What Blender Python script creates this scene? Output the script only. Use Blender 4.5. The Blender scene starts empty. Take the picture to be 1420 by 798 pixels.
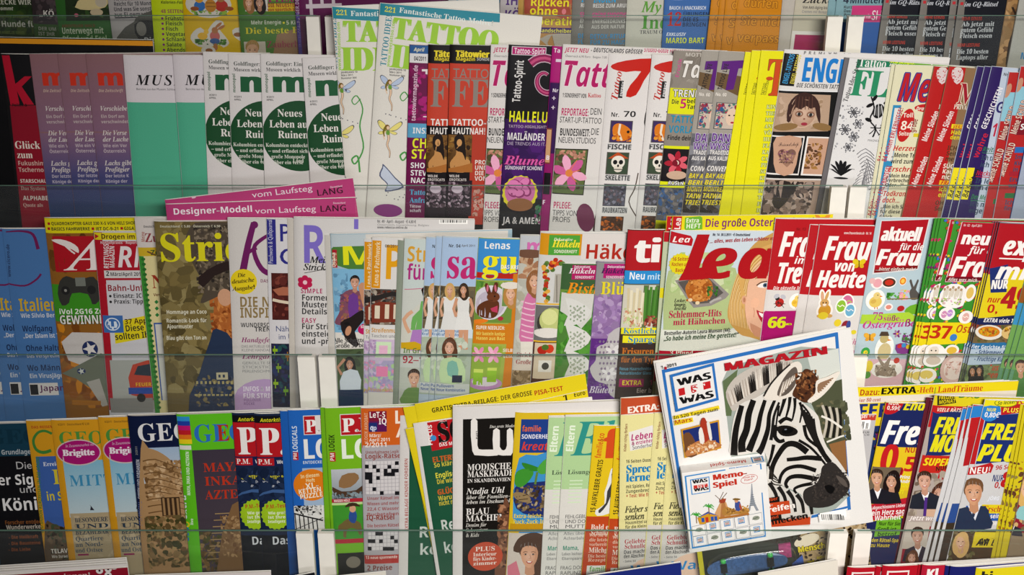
import bpy, bmesh, math, random
import numpy as np
from mathutils import Vector, Matrix

sc = bpy.context.scene
COL = sc.collection
# ------------------------------------------------------------------ camera
FPX = 1775.0                                  # focal length in pixels of a 1420 x 798 frame
PITCH = math.radians(30)                      # looking down at the stepped rack
LEAN = math.radians(8)                        # magazines and brackets lean back
DIST = 1.54
FWD = Vector((0, math.cos(PITCH), -math.sin(PITCH)))
UPV = Vector((0, math.sin(PITCH), math.cos(PITCH)))
AIM = Vector((0, .213*math.sin(LEAN), 1 + .213*math.cos(LEAN)))
CAMP = AIM - FWD*DIST
cam_d = bpy.data.cameras.new('camera'); cam_d.sensor_width = 36; cam_d.lens = FPX/1420*36
cam_d.clip_start = .05; cam_d.clip_end = 60
cam = bpy.data.objects.new('camera', cam_d); COL.objects.link(cam)
cam.matrix_world = Matrix.Translation(CAMP) @ Matrix(((1,0,0),(0,UPV.y,-FWD.y),(0,UPV.z,-FWD.z))).to_4x4()
sc.camera = cam
# ------------------------------------------------------------------ light, exposure
sc.view_settings.view_transform = 'Standard'; sc.view_settings.look = 'None'
sc.view_settings.gamma = 1; sc.view_settings.exposure = -.05
world = bpy.data.worlds.new('shop_ambience'); sc.world = world; world.use_nodes = True
world.node_tree.nodes['Background'].inputs[0].default_value = (.80, .82, 1, 1)
world.node_tree.nodes['Background'].inputs[1].default_value = .042
def lamp(name, loc, aim, sx, sy, power, col, spread=180):
    l = bpy.data.lights.new(name, 'AREA'); l.shape = 'RECTANGLE'; l.size = sx; l.size_y = sy
    l.energy = power; l.color = col; l.spread = math.radians(spread)
    o = bpy.data.objects.new(name, l); COL.objects.link(o); o.location = loc
    o.rotation_euler = (Vector(aim)-Vector(loc)).to_track_quat('-Z', 'Y').to_euler()
    return o
lamp('ceiling_tube_light', (.56, -1.75, 2.40), (.32, .05, .86), 1.0, .16, 9.6, (1, .955, .90), 72)
lamp('aisle_tube_light', (.45, -2.6, 1.9), (.36, .1, .9), 1.2, .3, 3.2, (.99, .96, 1), 80)

def ray(X, Y):
    return (FWD*FPX + Vector((1,0,0))*(X-710) + UPV*(399-Y)).normalized()
def hit(X, Y, n, c):
    d = ray(X, Y)
    return CAMP + d*((c - n.dot(CAMP))/n.dot(d))
STEP_Z, STEP_Y = .1783, .1030
def row_base(r): return Vector((0, (2-r)*STEP_Y, 1 + (2-r)*STEP_Z))
NROW = Vector((0, math.cos(LEAN), -math.sin(LEAN)))     # normal of the leaning plane, pointing into the rack
UROW = Vector((0, math.sin(LEAN), math.cos(LEAN)))
# ------------------------------------------------------------------ colours and materials
NAMED = dict(w='e6e5e0', k='121214', r='c4121c', y='f2e000', n='1c2550', b='2277c4', g='3c9a35', m='b5156f', o='e07a1c')
def lin(h):
    if isinstance(h, tuple): return h
    h = NAMED.get(h, h)
    if len(h) == 3: h = ''.join(c*2 for c in h)
    v = [int(h[i:i+2], 16)/255 for i in (0, 2, 4)]
    return tuple(x/12.92 if x <= .04045 else ((x+.055)/1.055)**2.4 for x in v)
def mixc(a, b, t):
    a, b = lin(a), lin(b); return tuple(a[i]*(1-t)+b[i]*t for i in range(3))
def newmat(name):
    m = bpy.data.materials.new(name); m.use_nodes = True
    return m, m.node_tree.nodes, m.node_tree.links, m.node_tree.nodes['Principled BSDF']
def print_mat(name, rough, coat):
    m, N, L, P = newmat(name)
    a = N.new('ShaderNodeAttribute'); a.attribute_name = 'Col'
    tc = N.new('ShaderNodeTexCoord')
    n1 = N.new('ShaderNodeTexNoise'); n1.inputs['Scale'].default_value = 900; n1.inputs['Detail'].default_value = 2
    L.new(tc.outputs['Object'], n1.inputs['Vector'])
    mr = N.new('ShaderNodeMapRange'); mr.inputs[3].default_value = .90; mr.inputs[4].default_value = 1.08
    L.new(n1.outputs[0], mr.inputs[0])
    mx = N.new('ShaderNodeVectorMath'); mx.operation = 'SCALE'
    L.new(a.outputs['Color'], mx.inputs[0]); L.new(mr.outputs[0], mx.inputs['Scale'])
    L.new(mx.outputs[0], P.inputs['Base Color'])
    n2 = N.new('ShaderNodeTexNoise'); n2.inputs['Scale'].default_value = 14; n2.inputs['Detail'].default_value = 2
    L.new(tc.outputs['Object'], n2.inputs['Vector'])
    bp = N.new('ShaderNodeBump'); bp.inputs['Strength'].default_value = .35; bp.inputs['Distance'].default_value = .004
    L.new(n2.outputs[0], bp.inputs['Height']); L.new(bp.outputs[0], P.inputs['Normal'])
    P.inputs['Roughness'].default_value = rough; P.inputs['Specular IOR Level'].default_value = .2
    P.inputs['Coat Weight'].default_value = coat; P.inputs['Coat Roughness'].default_value = .16
    L.new(bp.outputs[0], P.inputs['Coat Normal'])
    return m
PRINT = print_mat('coated_print', .38, .04)
PAGES, N, L, P = newmat('page_edges')
tc = N.new('ShaderNodeTexCoord'); wv = N.new('ShaderNodeTexNoise'); mp_ = N.new('ShaderNodeMapping')
mp_.inputs['Scale'].default_value = (3, 2600, 3); L.new(tc.outputs['Object'], mp_.inputs[0]); L.new(mp_.outputs[0], wv.inputs['Vector'])
cr = N.new('ShaderNodeValToRGB'); cr.color_ramp.elements[0].color = (.50,.47,.42,1); cr.color_ramp.elements[1].color = (.86,.83,.77,1)
cr.color_ramp.elements[0].position = .3; cr.color_ramp.elements[1].position = .62
wv.inputs['Scale'].default_value = 1.0
L.new(wv.outputs[0], cr.inputs[0]); L.new(cr.outputs[0], P.inputs['Base Color']); P.inputs['Roughness'].default_value = .8
def plain(name, col, rough=.5, metal=0, nscale=60, amt=.06):
    m, N, L, P = newmat(name); c = lin(col)
    n = N.new('ShaderNodeTexNoise'); n.inputs['Scale'].default_value = nscale
    t = N.new('ShaderNodeTexCoord'); L.new(t.outputs['Object'], n.inputs['Vector'])
    r = N.new('ShaderNodeValToRGB')
    r.color_ramp.elements[0].color = tuple(max(0, x*(1-amt)) for x in c)+(1,); r.color_ramp.elements[1].color = tuple(min(1, x*(1+amt)) for x in c)+(1,)
    L.new(n.outputs[0], r.inputs[0]); L.new(r.outputs[0], P.inputs['Base Color'])
    P.inputs['Roughness'].default_value = rough; P.inputs['Metallic'].default_value = metal
    return m
WHITE_METAL = plain('white_powder_coat', 'e9e6dc', .45)
DARK_METAL = plain('dark_steel', '24242a', .5)
def clear_mat(name, tint, refl):
    m, N, L, P = newmat(name); N.remove(P)
    out = N['Material Output']
    t = N.new('ShaderNodeBsdfTransparent'); t.inputs[0].default_value = tint
    g = N.new('ShaderNodeBsdfGlossy'); g.inputs['Roughness'].default_value = .03; g.inputs[0].default_value = (1,1,1,1)
    f = N.new('ShaderNodeFresnel'); f.inputs[0].default_value = refl
    ge = N.new('ShaderNodeNewGeometry'); sb = N.new('ShaderNodeMath'); sb.operation = 'SUBTRACT'; sb.inputs[0].default_value = 1; L.new(ge.outputs['Backfacing'], sb.inputs[1])
    ml = N.new('ShaderNodeMath'); ml.operation = 'MULTIPLY'; L.new(f.outputs[0], ml.inputs[0]); L.new(sb.outputs[0], ml.inputs[1])
    mx = N.new('ShaderNodeMixShader'); L.new(ml.outputs[0], mx.inputs[0]); L.new(t.outputs[0], mx.inputs[1]); L.new(g.outputs[0], mx.inputs[2])
    d = N.new('ShaderNodeBsdfDiffuse'); d.inputs[0].default_value = (.8,.85,.85,1)
    nz = N.new('ShaderNodeTexNoise'); nz.inputs['Scale'].default_value = 5
    mr = N.new('ShaderNodeMapRange'); mr.inputs[3].default_value = .0; mr.inputs[4].default_value = .025; L.new(nz.outputs[0], mr.inputs[0])
    m2 = N.new('ShaderNodeMixShader'); L.new(mr.outputs[0], m2.inputs[0]); L.new(mx.outputs[0], m2.inputs[1]); L.new(d.outputs[0], m2.inputs[2])
    L.new(m2.outputs[0], out.inputs[0])
    return m
ACRYLIC = clear_mat('clear_strip', (.975,.985,.98,1), 1.42)
STRIP_EDGE = plain('green_glass_edge', '5d7a6c', .25)
# ------------------------------------------------------------------ mesh and object helpers
def mesh_obj(name, me, mats, parent=None):
    o = bpy.data.objects.new(name, me); COL.objects.link(o)
    for m in mats:
        if m.name not in [x.name for x in me.materials if x]: me.materials.append(m)
    if parent: o.parent = parent
    return o
def mk(name, V, F, cols=None, mat=None):
    me = bpy.data.meshes.new(name); me.from_pydata([tuple(v) for v in V], [], F); 
    if cols is not None:
        a = me.color_attributes.new('Col', 'FLOAT_COLOR', 'POINT')
        a.data.foreach_set('color', np.array(cols, dtype=np.float32).reshape(-1))
    if mat: me.materials.append(mat)
    me.update(); return me
def box_vf(x0,x1,y0,y1,z0,z1,V,F):
    b = len(V); V += [(x0,y0,z0),(x1,y0,z0),(x1,y1,z0),(x0,y1,z0),(x0,y0,z1),(x1,y0,z1),(x1,y1,z1),(x0,y1,z1)]
    F += [tuple(b+i for i in f) for f in ((0,3,2,1),(4,5,6,7),(0,1,5,4),(1,2,6,5),(2,3,7,6),(3,0,4,7))]
def tag(o, label=None, cat=None, group=None, kind=None):
    for k, v in (('label',label),('category',cat),('group',group),('kind',kind)):
        if v: o[k] = v
# ------------------------------------------------------------------ lettering
_U = {'S':(0x1D400,0x1D41A,0x1D7CE),'I':(0x1D434,0x1D44E,0x1D7CE),'J':(0x1D468,0x1D482,0x1D7CE),'B':(0x1D5D4,0x1D5EE,0x1D7EC),
      'K':(0x1D63C,0x1D656,0x1D7EC),'C':(0x1D4D0,0x1D4EA,0x1D7CE)}
_G = {}
_tc = bpy.data.curves.new('glyphs', 'FONT'); _tc.resolution_u = 3; _tc.space_line = 4
_to = bpy.data.objects.new('glyphs', _tc)
try:      # the lettering font that comes with Blender itself
    import os
    _MATH = bpy.data.fonts.load(os.path.join(bpy.utils.system_resource('DATAFILES'), 'fonts', 'NotoSansMath-Regular.woff2'))
except Exception: _MATH = None
_BUILTIN = _tc.font
def _batch(chars):
    """outline every character once: one per line, a bar behind it marks the advance"""
    _tc.body = '\n'.join(c+'|' for c in ['|']+list(chars)); me = _to.to_mesh()
    n = len(me.vertices); co = np.empty(n*3, dtype=np.float32); me.vertices.foreach_get('co', co); co = co.reshape(-1,3)[:,:2]
    par = list(range(n))
    def find(i):
        while par[i] != i: par[i] = par[par[i]]; i = par[i]
        return i
    F = [tuple(p.vertices) for p in me.polygons]; _to.to_mesh_clear()
    for f in F:
        for i in f[1:]: par[find(i)] = find(f[0])
    comp = {}
    for i in range(n): comp.setdefault(find(i), []).append(i)
    ff = {}
    for f in F: ff.setdefault(find(f[0]), []).append(f)
    lines = {}
    LS = 4.0
    cs = [(co[v,0].min(), co[v,0].max(), co[v,1].min(), co[v,1].max(), r, v) for r, v in comp.items() if r in ff]
    for c in cs: lines.setdefault(int(round((.3-(c[2]+c[3])/2)/LS)), []).append(c)
    z = sorted(lines[0], key=lambda c: c[0]); bw, bh = z[0][1]-z[0][0], z[0][3]-z[0][2]; lsb = z[0][0]
    out = {}
    for k, ch in enumerate(chars, 1):
        L_ = lines.get(k, []); bars_ = [c for c in L_ if abs(c[1]-c[0]-bw) < .02 and abs(c[3]-c[2]-bh) < .02]
        if not bars_: continue
        bar = max(bars_, key=lambda c: c[0]); V = []; FF = []
        for c in L_:
            if c is bar: continue
            ix = {v: len(V)+j for j, v in enumerate(c[5])}
            V += [(co[v,0], co[v,1]+LS*k) for v in c[5]]; FF += [tuple(ix[i] for i in f) for f in ff[c[4]]]
        out[ch] = (np.array(V).reshape(-1,2), FF, float(bar[0]-lsb))
    return out
_ASC = 'ABCDEFGHIJKLMNOPQRSTUVWXYZabcdefghijklmnopqrstuvwxyz0123456789'
_OTH = 'ÄÖÜäöüßé.,:;!?-–+/&()„“"·€%*@#’木蓮'
_RAWG = {}
def _one(ch):
    if not _RAWG:
        _RAWG.update(_batch(list(_ASC+_OTH)))
        if _MATH: _tc.font = _MATH
        _RAWG.update(_batch(list(dict.fromkeys([c for k in _U for c in (_conv(x, k) for x in _ASC) if c]))))
        if _MATH: _tc.font = _BUILTIN
    return _RAWG.get(ch) or _RAWG['-']
_CAP = {}
def _conv(c, k):
    U = _U[k]
    if 'A' <= c <= 'Z': return chr(U[0]+ord(c)-65)
    if 'a' <= c <= 'z': return 'ℎ' if (k == 'I' and c == 'h') else chr(U[1]+ord(c)-97)
    if '0' <= c <= '9' and U[2]: return chr(U[2]+ord(c)-48)
    return None
_DI = {'Ä':'A','Ö':'O','Ü':'U','ä':'a','ö':'o','ü':'u'}
def glyph(c, k):
    if (c, k) in _G: return _G[c, k]
    if k not in _CAP:
        v, f, a = _one(_conv('H', k) if k in _U else 'H'); _CAP[k] = v[:,1].max()
    if c == ' ': g = (np.zeros((0,2)), [], .38)
    else:
        cap = _CAP[k]
        if k in _U:
            base = _DI.get(c, c); cc = _conv(base, k)
            if cc:
                v, f, a = _one(cc); v = v/cap; a /= cap
                if c in _DI:
                    mx = (v[:,0].min()+v[:,0].max())/2; y0 = 1.1 if c < 'a' or c in 'ÄÖÜ' else .84
                    for s in (-1, 1):
                        x = mx+s*.17; n = len(v); v = np.vstack([v, [(x-.08,y0),(x+.08,y0),(x+.08,y0+.17),(x-.08,y0+.17)]]); f = f+[(n,n+1,n+2,n+3)]
            else:
                
                if '' not in _CAP: _CAP[''] = _one('H')[0][:,1].max()
                v0, f0, a = _one(c); cap = _CAP['']; v0 = v0/cap; a = a/cap+.06; n = len(v0); v = v0; f = list(f0)
                for dx, dy in ((.06,0),(.03,.03)):
                    m = len(v); v = np.vstack([v, v0+(dx,dy)]); f += [tuple(i+m for i in q) for q in f0]
        else:
            v, f, a = _one(c); v = v/cap; a /= cap
        g = (v, f, a)
    _G[c, k] = g; return g
# ------------------------------------------------------------------ one printed sheet: shapes laid on the cover, in thin ink layers
LAM = .0055
def warpk(t, bound): return .78*t if bound == 'stapled' else .45*t
def warp(x, K): return K*math.exp(-max(0, x)/LAM)
LAY = 6.5e-6
class Sheet:
    """Collects flat print for one cover. Points are given where the photograph shows them on the
    cover's own plane; they are measured into millimetres on that sheet."""
    def __init__(s, to_local, W, H, xmin=.001):
        s.to_local, s.W, s.H, s.xmin = to_local, W, H, xmin
        s.parts = {}; s.part = 'headlines'; s.n = 0; s.step = 1
    def jac(s, X, Y):
        a = s.to_local(X, Y); b = s.to_local(X+4, Y); c = s.to_local(X, Y+4)
        return a, math.hypot(b[0]-a[0], b[1]-a[1])/4, math.hypot(c[0]-a[0], c[1]-a[1])/4
    def add(s, P, F, cols):
        if s.part not in s.parts: s.parts[s.part] = ([], [], [])
        V, FF, C = s.parts[s.part]; b = len(V); s.n += s.step; y = -.00006-LAY*s.n
        for (x, z) in P: V.append((min(max(x, s.xmin), s.W-.0004), y, min(max(z, .0004), s.H-.0004)))
        FF += [tuple(i+b for i in f) for f in F]
        if isinstance(cols, list): C += [tuple(c)+(1,) for c in cols]
        else: C += [tuple(cols)+(1,)]*len(P)
    def q(s, X, Y, pts, F, col, rot=0):
        (ax, az), kx, ky = s.jac(X, Y); c, sn = math.cos(math.radians(rot)), math.sin(math.radians(rot))
        P = [(ax+kx*(dx*c+dy*sn), az-ky*(-dx*sn+dy*c)) for dx, dy in pts]
        s.add(P, F, col if isinstance(col, list) else lin(col))
    # rectangle aligned with the cover; vertical gradient if c2
    def r(s, X, Y, w, h, col, c2=None, rot=0):
        cc = col if c2 is None else [lin(col), lin(col), lin(c2), lin(c2)]
        s.q(X, Y, [(0,0),(w,0),(w,h),(0,h)], [(3,2,1,0)], cc, rot)
    def e(s, X, Y, rx, ry, col, rot=0, n=20, c2=None):
        pts = [(rx*math.cos(t*2*math.pi/n), ry*math.sin(t*2*math.pi/n)) for t in range(n)]
        if c2: s.q(X, Y, [(0,0)]+pts, [(0,1+(i+1)%n,1+i) for i in range(n)], [lin(col)]+[lin(c2)]*n, rot)
        else: s.q(X, Y, pts, [tuple(range(n-1,-1,-1))], col, rot)
    def st(s, X, Y, r1, r2, n, col, ry=1):
        s.q(X, Y, [((r1 if i%2 else r2)*math.cos(i*math.pi/n), ry*(r1 if i%2 else r2)*math.sin(i*math.pi/n)) for i in range(2*n)], [tuple(range(2*n-1,-1,-1))], col)
    def p(s, pts, col, sm=0):                 # polygon through photographed points
        if sm: pts = smooth(pts, sm)
        P = [s.to_local(*q) for q in pts]; s.add(P, [tuple(range(len(P)-1,-1,-1))], lin(col))
    def l(s, pts, w, col, sm=0):              # stroke, width w px, tapered if tuple
        if sm: pts = smooth(pts, sm, False)
        w0, w1 = w if isinstance(w, tuple) else (w, w)
        n = len(pts); A = []; B = []
        for i, (x, y) in enumerate(pts):
            x0, y0 = pts[max(0,i-1)]; x1, y1 = pts[min(n-1,i+1)]; dx, dy = x1-x0, y1-y0; d = math.hypot(dx, dy) or 1
            hw = (w0+(w1-w0)*i/max(1,n-1))/2; A.append((x-dy/d*hw, y+dx/d*hw)); B.append((x+dy/d*hw, y-dx/d*hw))
        P = [s.to_local(*q) for q in A+B]
        s.add(P, [(i, i+1, n+i+1, n+i) for i in range(n-1)], lin(col))
    def t(s, X, Y, h, text, col, k='B', w=None, rot=0, sl=0, o=None, hv=0, sp=0):
        V = []; F = []; x = 0
        for ch in text:
            v, f, a = glyph(ch, k); b = len(V)
            V += [(x+p[0], p[1]) for p in v]; F += [tuple(i+b for i in q) for q in f]; x += a+sp
        if not V: return
        x = max(x-sp-.08, .1); sx = (w/x) if w else h*.92
        def put(dx, dy, c):
            s.q(X, Y, [(vx*sx+sl*vy*h+dx, -vy*h+dy) for vx, vy in V], F, c, rot)
        if o:
            for i in range(6): put(o[1]*math.cos(i*math.pi/3), o[1]*math.sin(i*math.pi/3), o[0])
        for dx in ((0,) if not hv else (-hv, 0, hv)): put(dx, 0, col)
        s.step = 1
        return x*sx
    def tt(s, X, Y, dy, h, rows, col, k='B', dx=0, **kw):   # several lines, '|' separated
        for i, tx in enumerate(rows.split('|')):
            if tx: s.t(X+dx*i, Y+dy*i, h, tx, col, k, **kw)
    def tex(s, X, Y, w, h, cols, n, size, seed=1, rot=0):
        R = random.Random(seed)
        cols = cols.split(); s.step = .35; n = int(n*2.2); size *= .68
        for _ in range(n):
            cx, cy = R.uniform(0,w), R.uniform(0,h); a = size*R.uniform(.4,1.1); b = a*R.uniform(.35,1); th = R.uniform(0,3.1)
            pts = []
            for i in range(7):
                u, v = a*math.cos(i*.8976), b*math.sin(i*.8976)*R.uniform(.7,1.2)
                pts.append((min(max(cx+u*math.cos(th)-v*math.sin(th),0),w), min(max(cy+u*math.sin(th)+v*math.cos(th),0),h)))
            s.q(X, Y, pts, [(6,5,4,3,2,1,0)], mixc(R.choice(cols), R.choice(cols), R.uniform(0,.4)), rot)
        s.step = 1; s.n += 1
    def build(s, K=0):
        out = []
        for nm, (V, F, C) in s.parts.items():
            me = mk(nm, V, F, C, PRINT)
            if K:
                b = bmesh.new(); b.from_mesh(me)
                for x in (.0015, .003, .005, .0075, .011, .016, .024):
                    bmesh.ops.bisect_plane(b, geom=b.verts[:]+b.edges[:]+b.faces[:], plane_co=(x,0,0), plane_no=(1,0,0))
                for v in b.verts: v.co.y += warp(v.co.x, K)
                b.to_mesh(me); b.free()
            out.append((nm, me))
        return out
def smooth(pts, k, closed=True):
    n = len(pts); out = []
    rng = range(n) if closed else range(n-1)
    for i in rng:
        g = (lambda j: pts[j % n]) if closed else (lambda j: pts[min(max(j,0),n-1)])
        p0, p1, p2, p3 = g(i-1), g(i), g(i+1), g(i+2)
        for j in range(k):
            t = j/k
            out.append(tuple(.5*((2*p1[a])+(-p0[a]+p2[a])*t+(2*p0[a]-5*p1[a]+4*p2[a]-p3[a])*t*t+(-p0[a]+3*p1[a]-3*p2[a]+p3[a])*t**3) for a in (0,1)))
    if not closed: out.append(pts[-1])
    return out
# ------------------------------------------------------------------ magazine body
def cover_mesh(W, H, t, bound, bg, spine):
    """outside sheet: front at y=0, wrapped round the spine at x=0, back at y=t"""
    th = .00028; K = warpk(t, bound); rr = (t-K)/2
    if bound == 'stapled':
        arc = [(rr-rr*math.sin(a), K+rr-rr*math.cos(a)) for a in [math.pi*i/8 for i in range(9)]]
    else:
        q = min(.0006, rr)
        arc = [(q*(1-math.sin(a)), K+q*(1-math.cos(a))) for a in [math.pi/2*i/3 for i in range(4)]]
        arc += [(q*(1-math.cos(a)), t-q+q*math.sin(a)) for a in [math.pi/2*i/3 for i in range(4)]]
    x0 = arc[0][0]; arc = [(x, y) for x, y in arc]
    front = [(x0+x, warp(x, K)) for x in (.024, .016, .011, .0075, .005, .003, .0015)]
    prof = [(W,0)]+front+arc+[(W,t)]
    n = len(prof)
    inner = []
    for i, (x, y) in enumerate(prof):
        if i <= len(front): inner.append((max(x, th*1.2), min(y+th, t-th)))
        else: inner.append((max(x, th*1.5), min(max(y, K+th), t-th)))
    V = []; F = []; C = []
    bgc, spc = lin(bg), lin(spine or bg)
    def quad(a, b, c, d, col):
        i = len(V); V.extend([a,b,c,d]); F.append((i,i+1,i+2,i+3)); C.extend([tuple(col)+(1,)]*4)
    for i in range(n-1):
        (x0,y0),(x1,y1) = prof[i], prof[i+1]; (u0,v0),(u1,v1) = inner[i], inner[i+1]
        col = bgc if i <= len(front) else spc
        quad((x1,y1,0),(x0,y0,0),(x0,y0,H),(x1,y1,H), col)
        quad((u0,v0,0),(u1,v1,0),(u1,v1,H),(u0,v0,H), (.75,.74,.7))
        for z, fl in ((0,0),(H,1)):
            q = [(x0,y0,z),(x1,y1,z),(u1,v1,z),(u0,v0,z)]
            if fl: q.reverse()
            quad(*q, (.7,.69,.66))
    for j in (0, n-1):
        (x0,y0),(u0,v0) = prof[j], inner[j]; quad((x0,y0,0),(u0,v0,0),(u0,v0,H),(x0,y0,H), (.7,.69,.66))
    me = mk('cover', V, F, C, PRINT)
    b = bmesh.new(); b.from_mesh(me); bmesh.ops.recalc_face_normals(b, faces=b.faces[:]); b.to_mesh(me); b.free()
    return me
def pages_mesh(W, H, t, K):
    """text block; the leaves fan a little at the top, so the top edge is slightly uneven"""
    V = []; F = []; k = max(2, min(6, int(t/.0009))); R = random.Random(int(W*1e5+t*1e6))
    g = (t-.0007)/k
    for i in range(k):
        y0 = .00035+g*i; box_vf(.0012+max(0, -LAM*math.log(max(1e-6, (y0-.0003))/K)), W-.0006-R.uniform(0,.0008), y0, y0+g*.93, .0005, H-.0005-R.uniform(0,.0006), V, F)
    return mk('pages', V, F, None, PAGES)

YAW = math.radians(6.5)
NY = Vector((math.sin(-YAW), math.cos(YAW), 0))          # yawed so the right edge lies deeper
# normal of every shingled magazine: row normal turned about the row's up axis
NM = (NROW*math.cos(YAW) - Vector((1,0,0))*math.sin(YAW)).normalized()
SC = .87/1000                                            # metres per photo pixel, roughly
class Row:
    def __init__(s, r): s.base = row_base(r); s.c = None; s.r = r
ROWS = {}
LIB = {}
MAGS = []
DR = []
def make(name, label, M, W, H, t, bound, bg, spine, art, tl, cat, group, key):
    root = bpy.data.objects.new(name, None); COL.objects.link(root); root.matrix_world = M; root.empty_display_size = .02
    tag(root, label, cat, group)
    if key in LIB:
        H0, W0, parts = LIB[key]
        root.scale = (W/W0, 1, H/H0)
    else:
        parts = [('cover', cover_mesh(W, H, t, bound, bg, spine)), ('pages', pages_mesh(W, H, t, warpk(t, bound)))]
        sh = Sheet(tl, W, H, .0005)
        if art: art(sh)
        parts += sh.build(warpk(t, bound)); LIB[key] = (H, W, parts)
    for nm, me in parts:
        o = bpy.data.objects.new(nm, me); COL.objects.link(o); o.parent = root
    MAGS.append(root); return root
def mag(key, r, xt, yt, xb, yb, label, W=.215, t=.003, bg='w', spine=None, art=None, bound='stapled', cat='magazine',
        group=None, name='magazine', n=None, push=0, fresh=False, sink=0, H=None, free=None, at=None):
    """one magazine of a shingled row. (xt,yt) top-left corner, (xb,yb) a lower point of its left edge."""
    t *= .88
    R = ROWS.setdefault(r, Row(r)); b = R.base; nn = n or NM
    p0 = hit(xt, yt, NROW, NROW.dot(b))                   # roughly where the spine meets the row's plane
    spine_base = Vector((p0.x, b.y, b.z)); cn = nn.dot(spine_base)
    if free is not None: c = cn - free
    else:
        c = cn - push
        if R.c is not None and not fresh: c = min(c, R.c - t - .0004)
        R.c = c; DR.append((round((cn-c)*1000,1), key))
    Pt = hit(xt, yt, nn, c); Pb = hit(xb, yb, nn, c)
    ez = (Pt-Pb).normalized(); ex = ez.cross(nn)
    if ex.x < 0: ex = -ex
    ex.normalize(); ey = nn
    if H is None:
        H = (Pt.z - b.z - sink)/ez.z
        if ex.z < 0: H = (Pt.z - b.z + W*ex.z)/ez.z
    o = Pt - ez*H
    M = Matrix((( ex.x, ey.x, ez.x, o.x),(ex.y, ey.y, ez.y, o.y),(ex.z, ey.z, ez.z, o.z),(0,0,0,1)))
    def tl(X, Y):
        q = hit(X, Y, nn, c) - o; return (q.dot(ex), q.dot(ez))
    if bg in NAMED: bg = NAMED[bg]
    if at and art and at != (xt, yt): art = (lambda f: lambda sh: f(Off(sh, xt-at[0], yt-at[1])))(art)
    m = make(name, label, M, W, H, t, bound, bg, spine, art, tl, cat, group, key)
    return m
class Off:
    """a cover measured at one copy, applied to another whose corner stands (dx,dy) away"""
    def __init__(o, s, dx, dy): o.__dict__.update(s=s, dx=dx, dy=dy)
    def __setattr__(o, k, v): setattr(o.s, k, v)
    def __getattr__(o, k):
        f = getattr(o.s, k); dx, dy = o.dx, o.dy
        if k in ('p', 'l'): return lambda pts, *a, **kw: f([(x+dx, y+dy) for x, y in pts], *a, **kw)
        return lambda X, Y, *a, **kw: f(X+dx, Y+dy, *a, **kw)
# ------------------------------------------------------------------ the room and the rack
def setting(name, x0,x1,y0,y1,z0,z1, mat):
    V=[];F=[]; box_vf(x0,x1,y0,y1,z0,z1,V,F); o = mesh_obj(name, mk(name,V,F), [mat]); o['kind']='structure'; return o
FLOOR = plain('grey_floor_tiles', '4a4844', .4); WALLP = plain('painted_wall', 'b9b4aa', .8); CEIL = plain('ceiling_panel', 'c9c7c0', .9)
setting('floor', -3,3,-3.6,.6,-.10,0, FLOOR); setting('wall_back', -3,3,.6,.7,0,3.0, WALLP); setting('ceiling', -3,3,-3.6,.6,3.0,3.1, CEIL)

rack = bpy.data.objects.new('magazine_rack', None); COL.objects.link(rack); rack.location = (0, .1, 0)
tag(rack, 'white stepped shop rack with clear front strips holding all the magazines', 'display rack')
def part(name, V, F, mat, parent=rack):
    me = mk(name, V, F); o = mesh_obj(name, me, [mat]); o.parent = parent
    o.matrix_parent_inverse = Matrix.Translation(-Vector(parent.location)); return o
UP3 = Vector((0, math.sin(LEAN), math.cos(LEAN))); IN3 = Vector((0, math.cos(LEAN), -math.sin(LEAN)))
def slab(V, F, x0, x1, d0, d1, h0, h1, base):
    """box in the leaning frame of a row: d into the rack, h up the lean"""
    b = len(V)
    for h in (h0, h1):
        for x, d in ((x0,d0),(x1,d0),(x1,d1),(x0,d1)):
            q = Vector((x, base.y, base.z)) + IN3*d + UP3*h; V.append(tuple(q))
    F += [tuple(b+i for i in f) for f in ((0,3,2,1),(4,5,6,7),(0,1,5,4),(1,2,6,5),(2,3,7,6),(3,0,4,7))]
GAP = .040
XL, XR = -.80, .80
BR = {0: [(425,443),(451,465),(1147,1168),(1176,1197)], 1: [(425,446),(451,472),(1152,1174),(1178,1201)],
      2: [(413,437),(442,465),(1182,1203),(1208,1228)], 3: [(411,434),(441,463),(1150,1175),(1185,1208)]}
LIPY = {0: 22, 1: 258, 2: 493, 3: 737}
BR[2] = [(413,437),(442,465),(1178,1202),(1160,1175)]
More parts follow.
